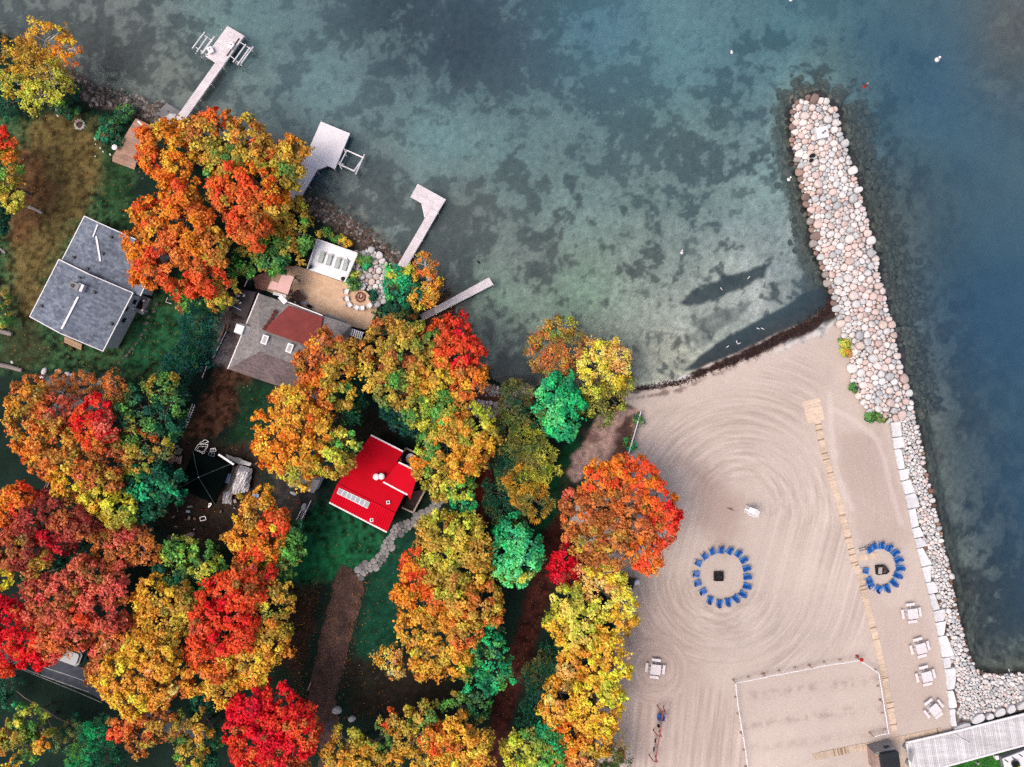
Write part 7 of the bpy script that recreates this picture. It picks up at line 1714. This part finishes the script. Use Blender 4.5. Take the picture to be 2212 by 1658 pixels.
# picnic tables
m_pic = mat('white picnic table boards', C(232, 222, 224), .7, .08, 1.2)
def picnic(label):
    r = thing('picnic_table', label, 'picnic table', (0, 0, 0), 0, 'square white picnic tables')
    o = MB(); planks(o, [(-.54, -.54), (.54, -.54), (.54, .54), (-.54, .54)], 0, .135, .008, .72, .77, (1, 1, 1), .05, 1); o.build('table_top', m_pic, r)
    for k in range(4):
        a_ = k * math.pi / 2; m_ = Matrix.Rotation(a_, 3, 'Z'); c_ = m_ @ Vector((0, .93, .44)); o = MB(); o.box(c_, (.98, .28, .06), M=m_); o.build('bench', m_pic, r)
        o = MB(); o.bar(m_ @ Vector((.0, .15, .3)), m_ @ Vector((.0, .93, .38)), .08); o.build('arm', m_alu, r)
    MB().box((0, 0, .36), (.16, .16, .71)).build('pedestal', m_alu, r); MB().box((0, 0, .03), (.8, .8, .06)).build('foot', m_alu, r)
    return r
first_t = None
for (x, y), rz, lab in (((1416.6, 1447.6), -7, 'white square picnic table standing alone beside the yellow maples'), ((1972.5, 1327), 8, 'white square picnic table nearest the small chair ring'), ((1990.8, 1402), 15, 'white square picnic table second from the small chair ring'), ((2003, 1463), 14, 'white square picnic table third from the small chair ring'), ((2020.5, 1534.6), 38, 'white square picnic table nearest the wide pier, turned askew')):
    p = P(x, y, .77); p.z = 0
    if first_t is None: first_t = picnic(lab); first_t.location = p; first_t.rotation_euler.z = R(rz)
    else: dup(first_t, p, R(rz), lab)
# board paths on the sand
def board_path(label, line, w_, seed, pale=1.0, ragged=0):
    r = thing('board_path', label, 'board path', P(*line[0], 0), group='wooden board paths on the sand'); rr = random.Random(seed); o = MB(); W = w_ / S
    for a_, b_ in zip(line[:-1], line[1:]):
        p, q_ = P(*a_, 0), P(*b_, 0); d = (q_ - p); L_ = d.length; d.normalize(); n_ = Vector((-d.y, d.x, 0)); s_ = 0; sec = rr.uniform(.9, 1.1); sj = rr.uniform(.92, 1.06)
        while s_ < L_ - .06:
            m_ = p + d * (s_ + .075) + n_ * rr.uniform(-.02, .02) * (1 + ragged); sec -= .15
            if sec < 0: sec = rr.uniform(1.2, 2.6); sj = rr.uniform(.86, 1.08)
            dk = .55 if rr.random() < .06 else 1
            z0 = ground_z(*(a_[0] + (b_[0] - a_[0]) * s_ / L_, a_[1] + (b_[1] - a_[1]) * s_ / L_))
            o.box((m_.x, m_.y, max(z0, 0) + .03), (W * rr.uniform(.95, 1.02 + .05 * ragged), .138, .04), math.atan2(n_.y, n_.x) + rr.uniform(-.015, .015), tuple(sj * dk * pale * rr.uniform(.9, 1.07) for _ in range(1)) * 3 if False else (lambda k: (k, k * (1 if dk == 1 else .85), k * (1 if dk == 1 else .7)))(sj * dk * pale * rr.uniform(.9, 1.07)))
            s_ += .15
    o.build('boards', m_mat, r, w=True)
    o = MB()
    for k in (-.32, .32):
        for a_, b_ in zip(line[:-1], line[1:]):
            p, q_ = P(*a_, .005), P(*b_, .005); d = (q_ - p).normalized(); n_ = Vector((-d.y, d.x, 0)) * W * k; o.bar(p + n_, q_ + n_, .06, .03)
    o.build('rail', m_wood, r, w=True)
MP = tl(3, 2, (508, 372), (540, 520), (580, 670), (628, 860), (680, 1010), (712, 1130), (745, 1260), (785, 1420), (820, 1560)) + tl(3, 3, (492, 40), (527, 180), (570, 350), (610, 520), (660, 803))
board_path('long pale board path running down the beach to the wide pier', MP, 14, 1, 1.0, 1)
board_path('square pale board landing at the top of the long path', [(1752, 864), (1762.5, 909)], 39, 2)
board_path('short board branch leading into the small chair ring', tl(3, 2, (850, 1500), (1010, 1475)), 12, 3, .98, 2)
board_path('tan board path crossing from the black hut to the wide pier', tl(3, 3, (272, 905), (440, 868), (600, 838), (880, 780)), 15, 4, .82, 1)
board_path('tan board stub running down beside the black hut', tl(3, 3, (655, 840), (690, 960)), 15, 5, .8)
# rope fence round the court
m_rope = mat('white rope', C(244, 238, 238), .8, .05, 3)
rf = thing('rope_fence', 'white rope fence on short posts round the trodden court', 'fence', P(1750, 1440, 0))
for L_ in (tl(3, 3, (560, 808), (630, 792), (618, 715), (607, 650), (597, 585), (583, 508), (495, 447), (415, 460), (340, 470), (270, 485), (200, 498), (125, 513), (45, 525)) + tl(2, 3, (2110, 918), (1980, 943), (1855, 966), (1870, 1112), (1890, 1250), (1918, 1405), (1940, 1550), (1958, 1690)),):
    pts = []
    for i, (a_, b_) in enumerate(zip(L_[:-1], L_[1:])):
        A1, B1 = P(*a_, .95), P(*b_, .95)
        for t in (0, .25, .5, .75): v = lerp(A1, B1, t); v.z -= .25 * t * (1 - t); pts.append(v)
    pts.append(P(*L_[-1], .95))
    MB().tube(pts, .055, 5).build('rope', m_rope, rf, w=True)
    for i, (x, y) in enumerate(L_):
        p = P(x, y, .95); mb = MB(); mb.tube([(p.x, p.y, 0), (p.x, p.y, 1.0)], .045, 6); mb.build('post', m_rope if i % 3 else m_wood, rf, w=True)
        mb = MB(); mb.lathe([(.16, 0), (.16, .04), (.06, .07)], (p.x, p.y, .0), 9); mb.build('foot', m_wood, rf, w=True)
o = thing('traffic_cone', 'red marker on the corner post of the rope fence', 'marker', P(1851, 1418, 0)); mb = MB(); mb.lathe([(.05, .0), (.05, 1.0), (.2, 1.0), (.22, 1.06), (.12, 1.3), (.06, 1.42)], (0, 0, 0), 12); mb.build('body', mat('red plastic', C(196, 44, 44), .5, .1), o); MB().box((0, 0, .02), (.34, .34, .04)).build('foot', m_redmetal, o)
# swing set
sw = thing('swing_set', 'red metal swing set with a blue bucket seat and black seats on the sand', 'swing set', P(1425, 1570, 0))
HZ = 2.1
TOPS = tl(2, 3, (1258, 1200), (1228, 1402), (1194, 1612))
FEET = [tl(2, 3, (1207, 1147), (1257, 1157)), tl(2, 3, (1174, 1350), (1222, 1362)), tl(2, 3, (1140, 1555), (1190, 1566))]
apex = []
for (x, y), ft in zip(TOPS, FEET):
    t0 = P(x, y, HZ); f0, f1 = P(*ft[0], 0), P(*ft[1], 0); d = (f1 - f0).normalized(); apex.append(t0)
    b0, b1 = t0 - d * .22, t0 + d * .22
    MB().tube([f0, lerp(f0, b0, .92), b0 + d * .04, t0, b1 - d * .04, lerp(f1, b1, .92), f1], .055, 8).build('frame', m_redmetal, sw, w=True)
for i in range(2): MB().tube([apex[i], apex[i + 1]], .05, 8).build('top_bar', m_redmetal, sw, w=True)
for (tx, ty), kind in (((1230, 1240), 'bucket'), ((1218, 1314), 'toddler'), ((1193, 1440), 'belt'), ((1182, 1510), 'belt')):
    s = P(*tl(2, 3, (tx, ty))[0], .55)
    t = max(0, min(1, (s - apex[0]).dot(apex[2] - apex[0]) / (apex[2] - apex[0]).length_squared)); hook = lerp(apex[0], apex[2], t)
    d = (apex[2] - apex[0]).normalized(); w_ = .3 if kind == 'bucket' else .2
    o = MB(); n_ = Vector((-d.y, d.x, 0))
    if kind == 'bucket':
        o.slab([s - d * .28 - n_ * .3, s + d * .28 - n_ * .3, s + d * .28 + n_ * .3, s - d * .28 + n_ * .3], .05); o.slab([s - d * .28 + n_ * .28, s + d * .28 + n_ * .28, s + d * .26 + n_ * .42 + Vector((0, 0, .6)), s - d * .26 + n_ * .42 + Vector((0, 0, .6))], .05)
        for k in (-1, 1): o.bar(s + d * .3 * k - n_ * .25 + Vector((0, 0, .2)), s + d * .3 * k + n_ * .35 + Vector((0, 0, .25)), .05, .3)
        o.build('bucket_seat', m_blue, sw, w=True)
    elif kind == 'toddler':
        o.lathe([(.1, -.08), (.16, .0), (.17, .2), (.13, .2), (.1, .02)], s, 12); o.build('toddler_seat', m_black, sw, w=True)
    else: o.bar(s - d * .24, s + d * .24, .16, .04); o.build('belt_seat', m_black, sw, w=True)
    o = MB()
    for k in (-1, 1): o.tube([s + d * w_ * .85 * k + Vector((0, 0, .05)), hook + d * w_ * k], .016, 4)
    o.build('chains', m_steel, sw, w=True)
# lifeguard chair
lg = thing('lifeguard_chair', 'tall white lifeguard chair standing alone on the raked sand', 'lifeguard chair', P(1617, 1102, 0), R(-20)); lg.scale = (.85, .85, .85)
for sx in (-1, 1):
    for sy in (-1, 1): MB().bar((sx * .55, sy * .5, 0), (sx * .38, sy * .34, 1.5), .09).build('leg', m_white, lg)
o = MB(); planks(o, [(-.55, -.45), (.5, -.45), (.5, .45), (-.55, .45)], 0, .15, .01, 1.46, 1.52, (1, 1, 1), .03, 2); o.build('seat', m_white, lg)
o = MB(); o.slab([(.3, -.45, 1.52), (.3, .45, 1.52), (.62, .4, 2.3), (.62, -.4, 2.3)], .06); o.build('backrest', m_white, lg)
for s in (-.45, .45): o = MB(); o.box((0, s, 1.8), (.95, .1, .06)); o.bar((-.35, s, 1.52), (-.35, s, 1.78), .07); o.build('armrest', m_white, lg)
for k, z in enumerate((.4, .8, 1.15)): MB().bar((-.55 + .05 * k, -.42, z), (-.55 + .05 * k, .42, z), .1, .05).build('rung', m_white, lg)
MB().bar((-.55, 0, 1.4), (-1.0, .0, 1.42), .22, .05).build('footrest', m_white, lg)
o = MB(); o.tube([P(1571, 1098, .05), P(1579, 1100, .1), P(1586, 1104, .04)], .05, 5, .02); o.tube([P(1578, 1100, .08), P(1583, 1098, .1)], .03, 4, .015); o.tube([P(1576, 1099, .08), P(1580, 1104, .06)], .03, 4, .01); one(o, 'driftwood', m_bark, 'dark twig of driftwood on the raked sand beside the lifeguard chair', 'driftwood', None)
o = thing('side_stand', 'low grey folding stand at the open end of the small chair ring', 'stand', P(1863, 1185, 0))
for a_, b_ in (((1855, 1186), (1872, 1181)), ((1857, 1191), (1874, 1186))): MB().bar(P(*a_, .5), P(*b_, .5), .06).build('rail', m_steel, o, w=True)
for x, y in ((1856, 1186), (1871, 1181), (1858, 1191), (1873, 1186)): MB().bar(P(x, y, 0), P(x, y, .5), .05).build('leg', m_steel, o, w=True)
# white rail at the beach edge and the sheltered hut behind it
br = thing('beach_rail', 'long straight white rail between the sand and the brown scrub', 'rail', P(1371, 935, 0)); MB().bar(P(1384.7, 889, 1.0), P(1357.5, 981, 1.0), .1, .1).build('rail', m_white, br, w=True)
MB().bar(P(1384, 890, .5), P(1357.5, 980, .5), .04, .8).build('panel', m_brown, br, w=True)
for t in (0, .2, .4, .6, .8, 1): p = P(1384.2 - 27 * t, 890 + 90 * t, 0); MB().bar(p, p + Vector((0, 0, .95)), .09).build('post', m_wood, br, w=True)
o = MB(); o.bar(P(1362, 921, .1), P(1371, 915, .15), .16, .1); o.bar(P(1364, 922, .2), P(1368, 917, .25), .07, .07); one(o, 'timber', m_wood, 'short pale timber in the scrub beside the white rail', 'timber', None)
hb = thing('shelter', 'small shelter with a black ribbed roof under the pale yellow maple', 'shelter', P(1352, 1258, 0))
m_roofk = mat('black ribbed roof', C(40, 44, 50), .6, .15, 2)
def ribbed(px4, z, parent, n_=11):
    q = [P(x, y, z) for x, y in px4]; o = MB(); o.slab(q, .08)
    for k in range(n_ + 1): t = k / n_; o.bar(lerp(q[0], q[1], t) + Vector((0, 0, .02)), lerp(q[3], q[2], t) + Vector((0, 0, .02)), .06, .07)
    o.build('roof', m_roofk, parent, w=True)
ribbed([(1330, 1262), (1343, 1244), (1374, 1250), (1367, 1273)], 2.3, hb)
for x, y in ((1334, 1261), (1345, 1247), (1370, 1252), (1365, 1270)): MB().bar(P(x, y, 0), P(x, y, 2.2), .12).build('post', m_wood, hb, w=True)
o = MB(); o.prism([(v.x, v.y) for v in PP([(1335, 1260), (1345, 1248), (1350, 1249), (1341, 1263)], 1.5)], 0, 2.1); o.build('wall', m_wood, hb, w=True)
o = thing('cool_box', 'white box beside the small shelter with the black ribbed roof', 'box', P(1374, 1256, 0), .2); MB().box((0, 0, .25), (.5, .4, .5)).build('body', m_white, o); MB().box((0, 0, .53), (.54, .44, .06)).build('lid', m_white, o)
ht = thing('hut', 'small hut with a black ribbed roof at the sand end of the wide pier', 'hut', P(1915, 1642, 0))
HT = [(1902, 1630), (1940, 1624), (1945, 1662), (1908, 1668)]
ribbed(HT, 2.5, ht, 12); o = MB(); o.prism(inset2([(v.x, v.y) for v in PP(HT, 2.4)], .1), -.1, 2.4); o.build('wall', mat('charcoal siding', C(58, 58, 62), .8, .15, 2), ht, w=True)
o = MB(); o.prism([(v.x, v.y) for v in PP([(1889, 1627), (1934, 1615), (1940, 1623), (1899, 1631)], 1.9)], .0, 1.9); o.build('counter', m_grey, ht, w=True)
o = MB(); o.prism([(v.x, v.y) for v in PP([(1889, 1628), (1899, 1631.5), (1906, 1668), (1893, 1668)], 1.7)], .0, 1.7); o.build('side_store', mat('pinkish boards', C(176, 150, 140), .85, .3, 2), ht, w=True)
o = MB(); o.slab([P(1908, 1612, 1.5), P(1920, 1611, 1.5), P(1926, 1617, 1.7), P(1913, 1620, 1.7)], .08); o.build('sign_panel', m_darkmetal, ht, w=True)
o = MB(); o.bar(P(1910, 1612, 0), P(1912, 1615, 1.45), .07); o.bar(P(1921, 1612, 0), P(1922, 1615, 1.45), .07); o.build('sign_post', m_steel, ht, w=True)
# lawn corner: white slatted counter with a planter, plus a lawn light
ct = thing('bench_counter', 'white slotted counter with a dark planter at the grassy corner below the pier', 'counter', P(2195, 1645, 0))
q = [(v.x, v.y) for v in PP([(2166, 1640), (2240, 1612), (2252, 1650), (2175, 1680)], .9)]
o = MB(); o.prism(q, .78, .9); o.build('counter_top', m_white, ct, w=True); o = MB(); o.prism(inset2(q, .15), -.1, .77); o.build('body', m_grey, ct, w=True)
for k in range(4): x = 2170 + k * 15.5; y = 1641 - k * 5.8; MB().bar(P(x, y, .91), P(x + 8, y + 6, .91), .1, .03).build('slot', m_black, ct, w=True)
o = thing('planter', 'dark planter with a yellow flower on the white slotted counter', 'planter', P(2190, 1649, .9)); MB().lathe([(.3, 0), (.42, .3), (.45, .34), (.36, .34), (.34, .25)], (0, 0, 0), 12).build('pot', m_darkmetal, o); mb = MB()
for k in range(40): an = k * 2.4; l = .15 + .3 * ((k * 7) % 10) / 10; mb.bar((0, 0, .3), (l * math.cos(an), l * math.sin(an), .42 + .12 * (k % 3)), .05, .015, C(44, 60, 44))
mb.box((.15, -.1, .6), (.14, .14, .08), .4, C(236, 200, 60)); mb.build('leaves', m_litter, o)
o = thing('lawn_light', 'small white lawn light on the grass below the pier', 'light', P(2148, 1633, 0)); MB().box((0, 0, .2), (.3, .38, .4), .2).build('body', m_white, o); MB().box((0, 0, .43), (.36, .44, .05), .2).build('cap', m_white, o)
gl = MB(); rr = random.Random(6)
for i in range(9000):
    x, y = rr.uniform(2030, 2260), rr.uniform(1600, 1700)
    if (y - 1657) < (x - 2034) * -.262 + 3 or (x > 2160 and y > 1632): continue
    p = P(x, y, 0); h = rr.uniform(.05, .14); a_ = rr.uniform(0, 6.28); w_ = .03
    dx, dy = math.cos(a_), math.sin(a_); hd = x > 2135 and y < 1632 + (2170 - x) * .25
    cc = C(*rr.choice([(70, 140, 60), (50, 116, 48), (92, 160, 66), (40, 96, 44)])) if not (hd and rr.random() < .4) else C(*rr.choice([(92, 70, 56), (60, 92, 50)]))
    gl.add([(p.x - dy * w_, p.y + dx * w_, 0), (p.x + dy * w_, p.y - dx * w_, 0), (p.x + dx * h * .8, p.y + dy * h * .8, h)], [(0, 1, 2)], cc)
tag(gl.build('grass', m_litter), kind='stuff')
# ---------------------------------------------------------------- buoys and birds
m_redb = mat('red buoy plastic', C(176, 40, 40), .4, .08)
def buoy(x, y, r0, label, m, small=None, smallm=None):
    b = thing('buoy', label, 'buoy', P(x, y, WZ)); mb = MB(); mb.lathe([(r0 * .3, -r0 * .5), (r0 * .85, -r0 * .2), (r0, .1 * r0), (r0 * .85, r0 * .55), (r0 * .4, r0 * .85), (r0 * .1, r0 * .95)], (0, 0, 0), 16); mb.build('float', m, b, smooth=True)
    MB().lathe([(r0 * .15, r0 * .9), (r0 * .15, r0 * 1.3), (r0 * .05, r0 * 1.35)], (0, 0, 0), 8).build('eye', m_steel, b)
    if small:
        p = P(*small, WZ) - P(x, y, WZ); mb = MB(); r1 = r0 * .62; mb.lathe([(r1 * .3, -r1 * .5), (r1, 0), (r1 * .8, r1 * .6), (r1 * .1, r1 * .95)], p, 12); mb.build('pick_up_float', smallm or m, b, smooth=True)
        MB().tube([(0, 0, .05), p * .5 + Vector((0, 0, .03)), p + Vector((0, 0, .05))], .025, 5).build('rope', m_rope, b)
buoy(2023.6, 130, .27, 'white mooring buoy with a small second float on the dark blue water', m_white, (2029.8, 124.6))
buoy(1708, 0, .22, 'white buoy cut by the top photo edge', m_white)
buoy(1703.6, 388.5, .2, 'white buoy with a small float against the sheltered side of the breakwater', m_white, (1708, 383.8))
buoy(1580.7, 114, .17, 'small pale buoy alone in the teal water above the weed beds', m_white, (1580, 110.5))
buoy(1472.8, 546.5, .18, 'white buoy with a small float in the shallow bay off the beach', m_white, (1474, 542))
b = thing('buoy', 'red marker buoy leaning beyond the tip of the breakwater', 'buoy', P(1867, 188, WZ)); b.scale = (.7, .7, .7); MB().tube([(0, 0, -.3), (.06, .1, .25), (.1, .16, .7)], .13, 10, .1).build('spar', m_redb, b); MB().tube([(.1, .16, .7), (.12, .2, .95)], .05, 8).build('top_mark', m_white, b); MB().lathe([(.22, -.12), (.26, 0), (.2, .1)], (0, 0, 0), 12).build('collar', m_redb, b)
m_gull = mat('gull plumage', C(244, 242, 242), .8, .05, 6)
def gull(x, y, rz, label, z=None, wing=(150, 152, 158)):
    p = P(x, y, max(ground_z(x, y), WZ)); g_ = thing('gull', label, 'gull', p, rz, 'gulls on the beach and shallows')
    mb = MB(); mb.lathe([(.01, -.24), (.05, -.16), (.085, -.02), (.08, .08), (.045, .15), (.05, .19), (.045, .23), (.012, .26), (.006, .31)], (0, 0, 0), 10)
    mb.v = [(v[0], v[2], .16 + v[1] * .9 + (.05 if v[2] > .12 else 0)) for v in mb.v]; mb.build('body', m_gull, g_, smooth=True)
    mb = MB()
    for s in (-1, 1): mb.slab([(s * .03, .08, .245), (s * .09, .05, .2), (s * .06, -.24, .19), (s * .015, -.22, .22)][::s], .015, C(*wing))
    mb.build('wings', m_litter, g_)
    for s in (-.03, .03): MB().tube([(s, 0, .1), (s, .01, 0)], .008, 4).build('leg', m_redmetal, g_)
    g_.scale = (.8, .8, .8)
    return g_
GU = (((2037, 1160), 1.2, 'white gull at the waterline edge of the dark wet sand'), ((1862, 1275), .3, 'white gull of the pair standing on the dark wet sand, nearer the willow'), ((1883, 1280), 2.0, 'white gull of the pair standing on the dark wet sand, nearer the boulders'), ((1783, 1309), -1, 'white gull alone at the narrow end of the dark wet sand'), ((2013, 1418), 1.8, 'white gull on the washed up seaweed'), ((1735, 835), .6, 'gull wading below the dark weed bar'), ((1957, 741), -.7, 'gull wading on the dark weed bar'), ((1960, 742), 1, ''))
for (tx, ty), rz, lab in GU[:7]:
    x, y = tl(2, 1, (tx, ty))[0]; gull(x, y, rz, lab)
for x, y, rz, lab in ((1713, 325, .8, 'white gull perched at the dark waterline of the breakwater'), (1720, 354, 2.2, 'white gull floating by the sheltered side of the boulders'), (1647, 711, 1.1, 'white gull standing in the middle of the dark wet sand'), (2094, 1450, 1, 'white gull at the corner of the small round stones'), (2118, 1451, -.5, 'white gull floating off the small round stones by the corner'), (2178, 1448, .4, 'white gull floating off the small round stones near the photo edge')): gull(x, y, rz, lab)
o = thing('duck', 'small dark duck swimming in the bay off the bent dock', 'duck', P(1034, 567, WZ), .8); mb = MB(); mb.lathe([(.01, -.26), (.09, -.14), (.12, 0), (.08, .14), (.04, .18)], (0, 0, 0), 10); mb.v = [(v[0], v[2], .06 + v[1] * .7) for v in mb.v]; mb.build('body', m_black, o, smooth=True); mb = MB(); mb.lathe([(.02, .0), (.06, .06), (.05, .14), (.02, .17)], (0, .2, .06), 8); mb.build('head', m_darkmetal, o, smooth=True)
